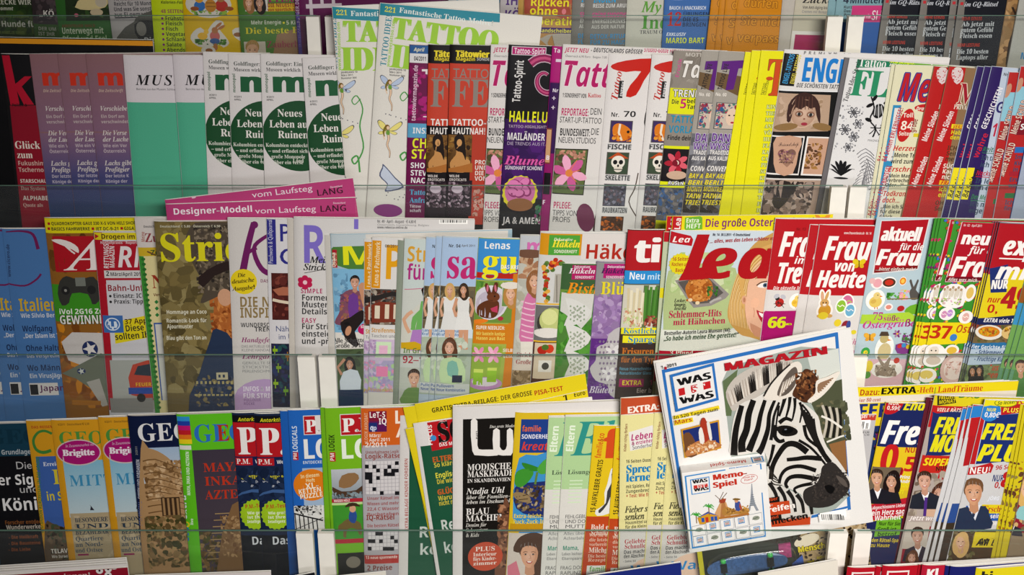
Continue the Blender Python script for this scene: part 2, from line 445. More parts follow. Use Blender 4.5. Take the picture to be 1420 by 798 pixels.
for r in range(-1, 5):
    b = row_base(r)
    V=[];F=[]
    # shelf floor and the upright back panel, bent from one sheet
    box_vf(XL, XR, b.y-GAP-.004, b.y+.052, b.z-.0022, b.z-.0002, V, F)
    part('shelf_board', V, F, WHITE_METAL)
    V=[];F=[]; slab(V, F, XL, XR, .0335, .0350, .0, .165, b); part('back_panel', V, F, DARK_METAL if r > 0 else WHITE_METAL)
    if r not in LIPY: 
        continue
    # lip height along the lean, from the line in the photograph
    c = NROW.dot(b) - GAP
    top = hit(710, LIPY[r], NROW, c); hL = (top - b).dot(UP3)
    xs = [hit(x, LIPY[r], NROW, c).x for pr in BR[r] for x in pr]
    xs = sorted(xs)
    spans = [(XL, xs[1]-.004), (xs[2]+.004, xs[5]-.004), (xs[6]+.004, XR)]
    for x0, x1 in spans:
        V=[];F=[]; slab(V, F, x0, x1, -GAP, -GAP+.0022, .004, hL, b); g = part('front_strip', V, F, ACRYLIC)
        V=[];F=[]; slab(V, F, x0, x1, -GAP-.0001, -GAP+.0023, hL, hL+.0007, b); e = part('strip_edge', V, F, STRIP_EDGE)
        e.parent = g; e.matrix_parent_inverse = Matrix.Identity(4)
    for i in range(4):
        x0, x1 = xs[2*i], xs[2*i+1]
        V=[];F=[]
        # folded channel: face plate, two returns, rolled top that grips the strip
        slab(V, F, x0, x1, -GAP-.0042, -GAP-.0030, .0, hL-.0015, b)
        slab(V, F, x0, x0+.0012, -GAP-.003, -GAP+.005, .0, hL-.0015, b)
        slab(V, F, x1-.0012, x1, -GAP-.003, -GAP+.005, .0, hL-.0015, b)
        slab(V, F, x0, x1, -GAP-.0042, -GAP+.005, hL-.0015, hL-.0003, b)
        slab(V, F, x0, x1, -GAP-.0050, -GAP-.0040, hL-.006, hL-.0003, b)
        part('bracket', V, F, WHITE_METAL)
V=[];F=[]
for x in (-.815, .805):
    box_vf(x, x+.012, -.32, .35, 0, 1.75, V, F); part('side_panel', V, F, WHITE_METAL); V=[];F=[]
# ------------------------------------------------------------------ printed picture motifs
def face(s, X, Y, h, skin='dbab8c', hair='3a2418', long=0, smile=1, tilt=0, bg=None, suit=None, male=0):
    """printed portrait; (X,Y) centre of the face, h face height in px"""
    R = lambda dx, dy: (X+dx*h, Y+dy*h)
    if long: s.e(X, Y+.12*h, .52*h, .82*h, hair, tilt); s.e(X+.12*h, Y+.4*h, .45*h, .7*h, hair, tilt)
    else: s.e(X, Y-.2*h, .385*h, .39*h, hair, tilt)
    if suit: s.p([R(-.95,1.6),R(-.75,.85),R(-.2,.6),R(.25,.6),R(.85,.85),R(1,1.6)], suit); s.p([R(-.2,.62),R(.05,1.3),R(.28,.62)], 'e8e8ea')
    s.p([R(-.15,.3),R(.17,.3),R(.2,.72),R(.03,.85),R(-.18,.72)], mixc(skin,'7a4630',.25))
    s.p([R(-.33,-.2),R(-.3,.15),R(-.17,.4),R(0,.5),R(.17,.4),R(.3,.15),R(.33,-.2),R(.18,-.46),R(-.18,-.46)], skin, 3)
    s.p([R(.05,.48),R(.2,.36),R(.31,.12),R(.33,-.2),R(.2,-.4),R(.22,0)], mixc(skin,'8a5238',.22), 2)
    if long: s.p([R(-.36,.1),R(-.38,-.3),R(-.12,-.52),R(.2,-.5),R(.38,-.2),R(.36,.15),R(.22,-.22),R(-.05,-.38),R(-.24,-.2)], hair, 2)
    else: s.p([R(-.37,-.02),R(-.38,-.35),R(-.1,-.6),R(.22,-.56),R(.39,-.3),R(.36,-.02),R(.28,-.28),R(0,-.36),R(-.26,-.28)], hair, 2)
    s.e(X-.02*h, Y+.06*h, .24*h, .3*h, mixc(skin,'ffffff',.13), 0, 16, skin)
    for sx in (-1, 1):
        s.e(X+sx*.15*h, Y-.03*h, .07*h, .045*h, mixc(skin,'5a3626',.35))
        if h > 28: s.e(X+sx*.14*h, Y-.03*h, .055*h, .022*h, 'd8d0c8')
        s.e(X+sx*.145*h, Y-.03*h, .036*h, .026*h, '2c221e')
        s.l([R(sx*.07,-.11),R(sx*.15,-.135),R(sx*.24,-.10)], .028*h, mixc(hair,skin,.25), 2)
    for k in range(5): s.l([R(-.3+k*.13,-.5+abs(k-2)*.04),R(-.34+k*.15,-.3)], .02*h, mixc(hair,'ffffff',.12+.05*(k%2)))
    s.l([R(.02,-.02),R(.06,.13),R(-.02,.15)], .025*h, mixc(skin,'8a5238',.45))
    if smile: s.p([R(-.13,.23),R(0,.26),R(.13,.23),R(.07,.32),R(-.07,.32)], 'a8423c', 2); s.p([R(-.09,.245),R(.09,.245),R(.05,.285),R(-.05,.285)], 'f0ece6')
    else: s.p([R(-.1,.25),R(0,.23),R(.1,.25),R(0,.3)], 'b04a44', 2)
def person(s, X, Y, h, top, skirt, hair='2c1c14', skin='d9a583', arms=1):
    """small standing figure; (X,Y) top of the head, h total height px"""
    R = lambda dx, dy: (X+dx*h, Y+dy*h)
    s.p([R(-.07,.62),R(.08,.62),R(.07,1),R(.01,1),R(0,.72),R(-.02,1),R(-.07,1)], skin)
    s.p([R(-.1,.2),R(.1,.2),R(.085,.42),R(.12,.66),R(-.12,.66),R(-.085,.42)], top)
    if skirt: s.p([R(-.085,.42),R(.085,.42),R(.14,.7),R(-.14,.7)], skirt)
    if arms:
        s.l([R(-.1,.22),R(-.15,.38),R(-.11,.5)], .045*h, skin); s.l([R(.1,.22),R(.15,.38),R(.11,.5)], .045*h, skin)
    s.p([R(-.03,.14),R(.03,.14),R(.05,.22),R(-.05,.22)], skin)
    face(s, X, Y+.09*h, .15*h, skin, hair, 1)
def flower(s, X, Y, r, col, n=6, cen='f0c020', c2=None, rot=0):
    for i in range(n):
        a = rot+2*math.pi*i/n
        s.p([(X+r*.12*math.cos(a-1.2), Y+r*.12*math.sin(a-1.2)), (X+r*.7*math.cos(a-.33), Y+r*.7*math.sin(a-.33)), (X+r*math.cos(a), Y+r*math.sin(a)), (X+r*.7*math.cos(a+.33), Y+r*.7*math.sin(a+.33)), (X+r*.12*math.cos(a+1.2), Y+r*.12*math.sin(a+1.2))], col if i%2 else (c2 or mixc(col,'ffffff',.2)), 2)
    s.e(X, Y, r*.2, r*.2, cen)
def egg(s, X, Y, r, col, c2='f4efe0', rot=0, out=1):
    if out: s.e(X, Y, r*.78+2, r+2, 'f0efe8', rot)
    s.e(X, Y, r*.78, r, col, rot); s.l([(X-r*.6,Y-r*.2),(X-r*.2,Y+r*.1),(X+r*.2,Y-r*.2),(X+r*.6,Y+.1*r)], r*.16, c2)
def bunny(s, X, Y, h, col='b98a5a', out='f0efe8', cloth='4a7ac0'):
    R = lambda dx, dy: (X+dx*h, Y+dy*h)
    if out:
        s.e(X, Y+.2*h, .36*h, .36*h, out); s.e(X, Y-.15*h, .26*h, .26*h, out); s.e(X-.1*h, Y-.45*h, .13*h, .28*h, out, 12); s.e(X+.12*h, Y-.45*h, .13*h, .28*h, out, -12)
    s.e(X-.09*h, Y-.42*h, .065*h, .22*h, col, 12); s.e(X+.1*h, Y-.42*h, .065*h, .22*h, col, -12)
    s.e(X-.09*h, Y-.42*h, .03*h, .15*h, 'd8a090', 12)
    s.e(X, Y+.2*h, .27*h, .28*h, cloth or col); s.e(X-.2*h, Y+.42*h, .14*h, .08*h, col); s.e(X+.2*h, Y+.42*h, .14*h, .08*h, col)
    s.e(X, Y-.13*h, .19*h, .18*h, col); s.e(X-.06*h, Y-.15*h, .025*h, .035*h, 'k'); s.e(X+.07*h, Y-.15*h, .025*h, .035*h, 'k'); s.e(X, Y-.06*h, .08*h, .05*h, 'eadcc8')
def chick(s, X, Y, h, col='e8c040', out='f0efe8'):
    if out: s.e(X, Y, .55*h, .6*h, out)
    s.e(X, Y+.12*h, .36*h, .32*h, col); s.e(X+.08*h, Y-.24*h, .2*h, .2*h, mixc(col,'ffffff',.1)); s.p([(X+.26*h,Y-.26*h),(X+.42*h,Y-.2*h),(X+.26*h,Y-.14*h)],'e07a1c')
    s.e(X+.13*h, Y-.27*h, .03*h, .035*h, 'k'); s.e(X-.12*h, Y+.1*h, .16*h, .12*h, mixc(col,'b07010',.35), 20)
    s.l([(X-.05*h,Y+.42*h),(X-.05*h,Y+.54*h)], .05*h, 'c86a1c'); s.l([(X+.1*h,Y+.42*h),(X+.1*h,Y+.54*h)], .05*h, 'c86a1c')
def butterfly(s, X, Y, r, col):
    for sx in (-1,1): s.e(X+sx*r*.45, Y-r*.25, r*.5, r*.36, col, sx*35); s.e(X+sx*r*.35, Y+r*.3, r*.34, r*.26, mixc(col,'c06a10',.3), -sx*30)
    s.l([(X,Y-.5*r),(X,Y+.5*r)], r*.12, '3a2a1a')
def bars(s, X, Y, w, h, seed=3, tail=1):
    s.r(X-2, Y-1.5, w+4, h+3, 'f4f3ee'); R = random.Random(seed); x = 0
    while x < w*.82:
        b = R.choice((.6,.6,1.1,1.6)); s.r(X+x, Y, b, h, 'k'); x += b+R.choice((.6,.9,1.3))
    if tail: 
        for x in (.88,.94): s.r(X+w*x, Y+h*.2, 1, h*.8, 'k')
def fairy(s, X, Y, k, wing, body='e8c8a8', dress=None):
    """line-drawn fairy, (X,Y) the chest, k scale px"""
    R = lambda dx, dy: (X+dx*k, Y+dy*k)
    for pts in ([R(0,0),R(-.2,-.5),R(-.55,-.75),R(-.7,-.6),R(-.45,-.15)],[R(0,0),R(.35,-.35),R(.85,-.65),R(.95,-.45),R(.55,-.05)],[R(0,0),R(.4,.02),R(.62,.15),R(.4,.25)],[R(0,0),R(-.5,.0),R(-.66,.16),R(-.4,.22)]):
        s.p(pts, '4a4a58', 3); cx = sum(p[0] for p in pts)/len(pts); cy = sum(p[1] for p in pts)/len(pts)
        s.p([(cx+(p[0]-cx)*.88, cy+(p[1]-cy)*.86) for p in pts], wing, 3)
    s.l([R(0,.1),R(.05,.5),R(-.05,.9),R(.12,1.35),R(.1,1.75)], (.2*k,.07*k), '5a4030', 3); s.l([R(0,.1),R(.05,.5),R(-.05,.9),R(.12,1.35),R(.1,1.72)], (.15*k,.03*k), body, 3)
    s.l([R(-.05,-.05),R(-.3,.25),R(-.2,.55)], .07*k, body, 2)
    if dress: s.p([R(-.12,-.1),R(.12,-.05),R(.2,.45),R(-.1,.5)], dress, 2)
    else: s.p([R(-.1,-.05),R(.1,0),R(.1,.25),R(-.12,.2)], '6a9a3a', 2)
    s.e(X-.05*k, Y-.25*k, .17*k, .19*k, '7a5a20'); s.e(X, Y-.22*k, .1*k, .12*k, body)
    s.l([R(-.15,-.25),R(-.3,.05),R(-.22,.35)], (.2*k,.05*k), '7a6a20', 2)
# ================================================================== ROW 0 (only the lower halves are in the picture)
def m0(key, x0, x65, label, **kw):
    k = (x65-x0)/65; kw.setdefault('t', .003)
    return mag(key, 0, x0-k*176, -176, x65, 65, label, **kw)
def a_dog(s):
    s.tex(-10,-60,70,110,'1c3410 26420f 142808 3a4a14',60,12,2); s.part='headlines'
    s.t(-4,6,7,'ZECKE WIRD','b8b8a8','B'); s.t(-3,14,5,'kommt','b8b8a8','K'); s.t(-2,24,4,'HUNDE ZEITUNG','5a6a30','B'); s.t(2,37,8,'Hunde für','a8a89c','B'); s.t(0,47,4,'FAMILIE UND','5a6a30','B')
m0('dog',-20,-12,'dark green dog magazine with white Hunde lettering at the upper left corner',bg='1a2c0c',art=a_dog,bound='glued')
def a_ko(s):
    s.part='cover_picture'; s.tex(44,-60,60,92,'3a3234 4a3e40 2c2628 54484a',40,14,4); s.part='color_panel'; s.r(46,33,160,60,'2c4a1c')
    s.part='headlines'; s.t(54,22,8,'„KÖ','c8c4bc','B',w=21); s.tt(53,42,7,5,'DER UM|IST IHR','8a8c80','B')
m0('ko',43,48,'dark brown magazine with a green foot, right of the dark green dog magazine',bg='2e2628',art=a_ko)
def a_unter(s):
    s.part='cover_picture'; s.p([(86,-60),(300,-60),(300,26),(92,29)],'1c2c12'); s.tex(88,-60,80,86,'26401a 1a2c10 3a5a22 142010',60,9,5); s.p([(104,10),(118,-6),(150,-4),(146,10),(124,14)],'c8b884',2); s.e(134,17,9,5,'b8a888'); s.e(106,21,3,2.4,'b85a70'); s.e(140,3,8,7,'b4aa94')
    s.part='headlines'; s.t(86,38,4,'ABENTEUER WALD','6a3a1c','B'); s.t(86,47,8.5,'Unterwegs mit','b8c4a8','B',w=58); s.t(87,58,8,'Pferd und Esel','9ab088','B',w=62)
m0('unter',76,84,'green nature magazine reading Unterwegs mit in pale letters',bg='2a5c22',art=a_unter,bound='glued')
def a_ei(s):
    s.part='headlines'; s.tt(158,1,7.4,5.6,'At modener Vors|Reicht für 10 Mann|Und was Sie sonst|aus Ei gemacht','33333a','B',w=52); s.r(159,24,80,1.6,'26262a')
    s.part='cover_picture'; s.p([(162,52),(186,30),(196,20),(260,10),(260,120),(164,110)],'55544e',2); s.p([(186,34),(206,28),(240,40),(236,80),(196,60)],'2a2a2a',2); s.e(196,40,7,10,'77756e'); s.part='headlines'; s.t(200,60,8,'Dicke','aaa','B')
m0('ei',149,157,'light grey newspaper style magazine about eggs, beside the lime green list one',bg='a8a4a2',art=a_ei)
def a_diet(s):
    s.part='headlines'; s.t(214,70,5,'Rezepte +++ 250 Tipps aus der','2c3410','B',rot=92,w=110); s.t(223,5,4,'Kalorien-Fallen','26300c','K'); s.t(223,18,5,'48 SEITEN','8a3a50','B')
    for i,tx in enumerate(('Frühstück','Fleisch','Fisch','Vegetarisch','Schlank','Salate','Abends')): s.e(225+i*.4,25.5+i*7.3,1.7,1.7,'7a1a6a'); s.t(229+i*.4,28+i*7.3,5.4,tx,'26301a','B')
m0('diet',209,214,'lime green magazine with a purple dotted food list',bg='b8cc14',art=a_diet)
def a_easter(s):
    s.part='cover_picture'; s.e(289,6,32,19,'c8c4b8'); s.tex(265,14,50,7,'4a7a2a 8aa83a 5a8a4a',14,5,4); s.e(277,8,8,7,'2c66a8'); s.e(307,8,9,8,'a82c22'); s.e(292,8,8,9,'b07828'); s.l([(286,4),(298,4)],1,'6a4010'); s.l([(286,9),(299,9)],1,'6a4010'); s.e(270,12,6,3,'8a4a22'); s.e(318,12,6,3,'8a4a22'); s.e(276,-2,6,6,'c89028'); s.e(306,-3,6,6,'9a6a3a')
    s.p([(268,44),(278,38),(286,44),(292,36),(300,28),(309,30),(310,36),(304,40),(312,50),(318,60),(310,66),(304,62),(288,66),(274,64),(264,54)],'cfcac0',2)
    s.tex(270,54,44,8,'3a6a22 5a8a30 2a5018',26,4,4); s.e(281,50,7,5,'d8a828'); s.e(286,44,3.5,3.5,'dcb030'); s.e(298,50,7,7,'b8605a'); s.e(298,57,7,4,'3a5a90'); s.e(298,42,4.5,4.5,'a86a3c'); s.e(303,35,2,6,'a86a3c',-50); s.e(307,38,2,6,'a86a3c',-60); s.e(299,65,3,5,'a86a3c')
    s.p([(322,42),(332,38),(340,46),(338,58),(326,52)],'cfcac0',2); s.e(330,48,6,3,'8a5a30'); s.e(289,70,10,6,'cfcac0'); s.e(290,70,5,3,'8a5a30')
m0('easter',253,257,'yellow magazine with white-edged stickers of an Easter bunny and a chick',bg='d0aa08',art=a_easter)
def a_blitz(s):
    s.part='color_panel'; s.r(333,-60,200,63,'6a8a2c'); s.r(369,5,200,11,'c8a818'); s.r(333,17,200,42,'44702a'); s.p([(384,48),(420,36),(430,90),(376,90)],'8a6a4c')
    s.part='cover_picture'; s.r(338,-14,32,30,'c8c4bc'); face(s,345,3,15,'c89a78','8a6034',1); face(s,360,3,16,'b08468','1c1410',1)
    s.r(338,58,30,40,'b8b0a0'); face(s,350,70,24,'c89a78','9a7840',0)
    s.part='masthead'; s.t(371,3,13,'Frisur','8a1450','S')
    s.part='headlines'; s.t(371,10,5.4,'DIE NEUESTEN','8a1c20','B',w=42); s.t(371,15.4,4,'von sportlich bis','8a1c20','B',w=42); s.t(348,34,5.6,'Mehr Energie','c8ccb8','B',w=42); s.e(393.5,31.5,1.5,1.5,'d8c820'); s.t(397,34,5.6,'5 Ki','c8ccb8','B'); s.t(340,47,8.5,'Die beste Blitz','c8bc1c','S',w=96); s.t(370,66,9,'Zauberhaft','8a3848','S')
m0('blitz',329,334,'green hair style magazine with two small portraits and yellow Die beste lettering',bg='44702a',art=a_blitz,bound='glued')
def a_h(s):
    s.part='masthead'; s.r(424,-60,4.5,82,'c8bcc4'); s.r(424,6,50,6,'c8bcc4'); s.r(440,-60,4.5,68,'c8bcc4'); s.r(456,-60,4.5,82,'c8bcc4'); s.part='headlines'; s.t(417,66,5,'WWW.FREIBURGER.DE','b8a0b8','B',rot=88,w=66); s.part='color_panel'; s.r(409,18,6,60,'4a3a8a')
m0('h',408,413,'purple magazine with a white letter shape behind the shelf brackets',bg='5a1048',art=a_h,bound='glued',t=.005)
def a_lauf(s):
    s.part='masthead'; s.t(632,5,8,'Laufsteg Stücke','4a9ab8','I',hv=.3); s.part='color_panel'; s.r(628,7,70,30,'b0bcc4')
m0('lauf',622,622,'pale grey magazine with thin blue script lettering behind the tattoo magazine',bg='b4b8bc',art=a_lauf)
def a_koe(s):
    s.part='masthead'; s.t(701,7,13,'IHRE','4a2a70','B',w=36); s.t(699,28,14,'KÖRP','4a2a70','B',w=42); s.part='headlines'; s.t(699,40,6.5,'Langfrist','444','',w=26); s.t(698,53,6.5,'mit Hormon','444','',w=32)
m0('koe',694,692,'light grey magazine with purple capital letters left of the back pain one',bg='b4aeb0',art=a_koe)
def a_back(s):
    s.part='cover_picture'; s.p([(728,-60),(900,-60),(900,110),(724,110)],'a87848'); s.tex(730,-40,80,60,'a84a34 b86040 8a3a28 5a2c20',30,12,4); s.p([(728,-10),(760,-4),(790,10),(786,28),(750,14),(728,20)],'a04a38',2); s.e(782,16,3,4,'d87a80'); s.p([(726,44),(770,30),(800,50),(800,110),(724,110)],'b88a50',2); s.p([(748,54),(780,46),(800,52),(790,80)],'b8b0a4',2); s.p([(726,-60),(736,-60),(736,-20),(727,-10)],'1c1414')
    s.part='headlines'; s.t(735,8,11,'Rücken','e8dc1c','B',w=54); s.t(734,20,11,'ohne','e8dc1c','B',w=39); s.t(733,34,11,'Operation','e8dc1c','B',w=74); s.r(731,37.5,80,8,'3a1a6a'); s.t(733,44.5,5.4,'Mit Bandscheiben-Test','e4dc4a','B',w=78)
m0('back0',719,718,'orange magazine edge left of the yellow back pain lettering',bg='b8924a',t=.003)
m0('back',727,724,'orange brown magazine with yellow lettering about back pain and Operation',bg='a87848',art=a_back)
def a_ind(s):
    s.part='color_panel'; s.r(808,-180,7,290,'b82a78'); s.part='headlines'; s.t(823,3,9,'INDIEN','1c9ad0','B',w=31); s.t(822,10,5.4,'REISE ZUM ARUN','d0d0cc','B',w=50); s.t(821,23,6,'GRÜNE SMOOTHIES','c83a84','B',w=54); s.t(821,31.5,5,'ENERGIEDRINKS','c0c0b8','B',w=46); s.t(820,39,5,'AUS DER NATUR','c0c0b8','B',w=46); s.t(818,53,6.5,'DETOX-RITUAL','2a8ac0','B',w=54); s.t(818,61,6,'FÜR ZU HAUSE','2a8ac0','B',w=54)
m0('ind',794,792,'grey wellness magazine with pink edge, the covered left copy',bg='77756f',art=a_ind,at=(811+176*2/65,-176),group='grey wellness magazines with a pink edge')
m0('ind',811,809,'grey wellness magazine with pink edge, blue INDIEN and pink Grüne lines',bg='77756f',t=.003,group='grey wellness magazines with a pink edge')
def a_my(s):
    s.part='masthead'; s.t(890,17,15,'My','5a9a34','I',w=26,hv=.4); s.t(889,40,18,'Indigo','4a9430','S',w=72); s.part='headlines'; s.t(887,47,5,'TRÄUM ODER','555','S')
m0('my',870,867,'cream white magazine with green letters My and In',bg='c2c2b4',art=a_my)
def a_mario(s):
    s.part='headlines'; s.t(928,13.5,5,'BAUCH & KNACKARSCH','d8e0e8','B',w=51); s.t(924,36,18,'12','b02418','S',w=20); s.tt(947,22.5,7.2,5.6,'ÜBUNGEN,|DIE ES|BRINGEN','1c2c48','B',dx=-.6); s.t(924,50,4.6,'EXKLUSIV','dfe6ee','K'); s.t(923,60,7.5,'MARIO BART','d8e41c','B',w=53); s.e(940,-2,14,2,'d0dce8')
m0('mario',922,918,'blue fitness magazine with a red number 12',bg='3a68a8',art=a_mario)
def a_ora(s):
    s.part='masthead'
    for X,Y,t_,w in ((1034,9,'dürfen',47),(1030,34,'Sie nicht',66),(1026,57,'verpassen',76)): s.t(X,Y,12,t_,'d08a14','B',w=w,o=('7a4a08',.7))
for i,(a,b,l) in enumerate(((987,980,'leftmost orange magazine, right beside the blue fitness one'),(999,992,'second from left of the orange magazines'),(1007,1001,'third from left of the orange magazines, one letter showing'),(1024,1016,'front orange magazine with outlined letters Sie nic verpas'))):
    m0('ora',a,b,l,bg='c8800c',art=a_ora,at=(1024+176*8/65,-176),group='orange magazines with outlined letters')
def a_zu(s):
    s.part='headlines'; s.t(1113,4,11,'Zucker','222','J',w=48); s.t(1113,12,4,'Von Anti-Aging bis','444','B',w=34); s.t(1112,18,4,'Cremes mit Bonus','888','B',w=34)
    s.part='color_panel'; s.r(1099,43,80,40,'d8d4cc'); s.r(1103,48,70,40,'9a1450')
m0('zu0',1086,1080,'grey white magazine edge right after the orange ones',bg='b8b2a8',t=.004)
m0('zu',1104,1096,'beige magazine with black word Zucker and a dark pink box at its foot',bg='bcb6a2',art=a_zu)
def a_min(s):
    s.part='color_panel'; s.r(1158,-180,6,290,'c8cc1c'); s.r(1182,7,70,23,'c83a78'); s.p([(1166,30),(1260,30),(1260,110),(1160,110)],'2858a0')
    s.part='headlines'; s.t(1178,4,9,'Minuten','222a3a','B',w=46); s.t(1169,4,11,'4','222a3a','B'); s.tt(1170,11,5.4,4,'Kurz|Das|Pro','333','B'); s.t(1184,25,5,'EXKLUSIV FÜR','e8d0dc','B',w=23); s.t(1208,27,13,'SH','ece0e4','',w=14)
m0('min',1150,1143,'light blue magazine edge with a yellow spine, left one',bg='7aa0a8',art=a_min,at=(1161+176*7/65,-176),group='light blue four minute magazines')
m0('min',1161,1154,'light blue magazine with pink box marked SH behind the brackets',bg='7aa0a8',group='light blue four minute magazines')
def a_gq(s):
    s.part='color_panel'; s.p([(1322,-180),(1340,-180),(1329,110),(1309,110)],'77726c'); s.r(1333,0,4,4,'b8242c')
    s.part='headlines'; s.t(1338,6,6,'im GQ-Rätsel','c8ccd4','J',w=46); s.t(1334,25,4.6,'MEHR GENUSS','b83424','B',w=28); s.tt(1334,33,8,6.2,'Ab jetzt mit|gutem Gefühl|Fleisch essen','c4c8cc','S',w=45,dx=-1.5); s.t(1328,61,4.6,'MEHR LEISTUNG','b83424','B',w=31); s.tt(1327,70.5,8,6.2,'Die 10 besten|Laptops aller','c4c8cc','S',w=44,dx=-1)
for a,b,l in ((1226,1217,'first of the dark navy magazines with red and white small print, beside the bracket'),(1278,1269,'second dark navy magazine, partly covered by the next ones'),(1319,1310,'dark navy sliver between the second and the front navy magazine'),(1330,1321,'front dark navy magazine reading Fleisch essen and Laptops')):
    m0('gq',a,b,l,bg='14161f',art=a_gq,at=(1330+176*9/65,-176),bound='glued',t=.004,group='dark navy magazines')
def a_tan(s):
    s.part='cover_picture'; s.tex(1384,-40,60,130,'a07a4a 8a6438 6a4a2a b89060',60,14,3); s.l([(1404,10),(1410,30),(1400,60),(1396,90)],3,'2a1c10',2)
m0('tan',1398,1387,'brown wood patterned magazine at the upper right corner',bg='8a6a40',art=a_tan)
def a_end(s): s.part='headlines'; s.t(1414,82,9,'M','2a7ab0','B')
m0('end',1415,1403,'pale magazine at the very upper right corner',bg='a8a8a0',art=a_end,bound='glued',t=.006)
# ================================================================== ROW 1
def a_blackbox(s):
    s.part='color_panel'; s.r(-60,52,400,7,'d89018')
mag('blackbox',1,-40,51,-32,120,'wide black magazine with an orange top edge behind the first ones on the left', W=.208,t=.004,bg='08080a',art=a_blackbox,bound='glued')
def a_k(s):
    s.part='color_panel'; s.p([(13,146),(200,146),(224,330),(31,330)],'8a1226')
    s.part='masthead'
    s.p([(2,77),(13,77),(27,145),(14,145)],'b0122c'); s.p([(19,118),(34,106),(44,106),(30,120),(47,145),(33,145)],'b0122c')
    s.part='headlines'; s.t(16,147,4,'Politik &','k','B')
    s.t(20,205,10,'Glück','e4dccf','S',sp=0); s.t(23,218,9,'zum','e4dccf','S'); s.tt(24,228,9,6,'Fukushima|Tschernobyl','c9a99e','B',dx=1)
    s.t(27,252,5,'STARSCHAU','d9cfc6','B'); s.t(28,262,5,'Das System','c9a99e','S'); s.t(31,276,6,'ALPHABET','d9cfc6','B'); s.t(31,285,5,'Quote als','c9a99e','S')
mag('k',1,-42,75,-18,295,'leftmost magazine of the second shelf, mostly black, cut by the frame',t=.005,bg='100f12',art=a_k,at=(0,75),bound='glued',fresh=True)
mag('k',1,0,75,25,295,'black and crimson magazine with a huge red letter k at its top',t=.005)
def a_m(s):
    s.part='color_panel'; s.r(118,75,250,110,'8a6468','84627a'); s.r(129,185,240,60,'84627a','4a4a78'); s.r(135.5,244,240,80,'4a4a78','1c4068')
    s.part='masthead'; s.t(136,119,23,'m','c8321e','B',hv=1.2,w=36)
    s.part='headlines'; s.t(138,128,4,'Die Zeitschrift','c4a89c','K')
    s.t(141,154,6.5,'Verschieben','d8d0cc','J'); s.tt(142,164,7.5,4.4,'Ein Dorf am|verschwindet','c0b0b0','B',dx=.6)
    s.tt(145,188,9,6.5,'Die Verse|der Luche','d8d0cc','J',dx=.7); s.tt(146,205,7.5,4.6,'Wie ein Ver|Österreich','c0b0b8','B',dx=.7)
    s.tt(149,230,9,6.5,'Lachs gibt|Profitgier','d8d0cc','J',dx=.7); s.tt(150,247,7.5,4.4,'Der letzte K|Könige der','b8b0c0','B',dx=.6)
for i,(a,b,c,d,l) in enumerate(((40,75,68,293,'first from the left of the three mauve magazines with a small red m'),(79,75,103,292,'middle one of the three mauve magazines with a small red m'),(118,75,141,290,'mauve magazine with red m directly left of the white and mint green one'))):
    mag('m',1,a,b,c,d,l,t=.0035,bg='8a6468',art=a_m,at=(118,75),bound='glued',group='mauve magazines with a red m')
def a_mus(s):
    s.part='color_panel'; s.r(171,142,260,220,'4fae8c')
    s.part='masthead'; s.t(189,118,14,'MUSEUM','k','J',w=105,sp=.14)
    s.part='headlines'; s.t(189,125,3,'Berichte aus den Museen, Schlössern','555',''  )
mag('mus',1,170,77,187,295,'white and mint green magazine whose title begins MUS, fully open to view',t=.0065,bg='d9d2d6',art=a_mus,bound='glued',group='mint green museum magazines')
mag('mus',1,239,77,254,290,'second mint green magazine, tucked right behind the green circle magazines',t=.0065,group='mint green museum magazines')
def a_gold(s):
    s.part='headlines'; s.t(369,91,5.5,'Goldfinger: Einsatz','2a3a30','S'); s.t(369,99,5,'Museen wirklich','444','S')
    s.part='masthead'; s.t(377,128,28,'m','1d5a36','B',w=50,hv=2.2); s.t(372,129,4,'monopol','1d5a36','B',rot=90,w=26); s.tt(370,136,4,2.6,'4/2011|APRIL','444','B')
    s.part='color_panel'; s.e(417,190,53,49,'1b4a2a',n=48)
    s.part='headlines'; s.t(385,162,10,'Neues','e9e6df','S'); s.t(374,177,10,'Leben aus','e9e6df','S'); s.t(386,192,10,'Ruinen','e9e6df','S')
    s.tt(369,204,8,5,'Kolumbien entdeckt|– und erfindet sich|große Monopole|über ein verse','d8dccf','S',dx=4)
    s.t(407,226,5,'Land','d8dccf','S')
for a,b,c,d,l in ((281,72,288,262,'first from the left of four white magazines with a dark green circle'),(316,75,322,262,'second from the left of four white magazines with a dark green circle'),(361,75,367,262,'third white magazine with the dark green circle, the widest of the four to see'),(419,81,430,250,'white green-circle magazine half hidden by the fairy tattoo magazines')):
    mag('gold',1,a,b,c,d,l,t=.003,bg='dcd8d6',art=None,bound='glued',group='green circle magazines') if False else mag('gold' if a==361 else 'gold',1,a,b,c,d,l,t=.003,bg='dcd8d6',art=(lambda s,dx=a-361,dy=b-75:a_gold(Off(s,dx,dy))),bound='glued',group='green circle magazines')
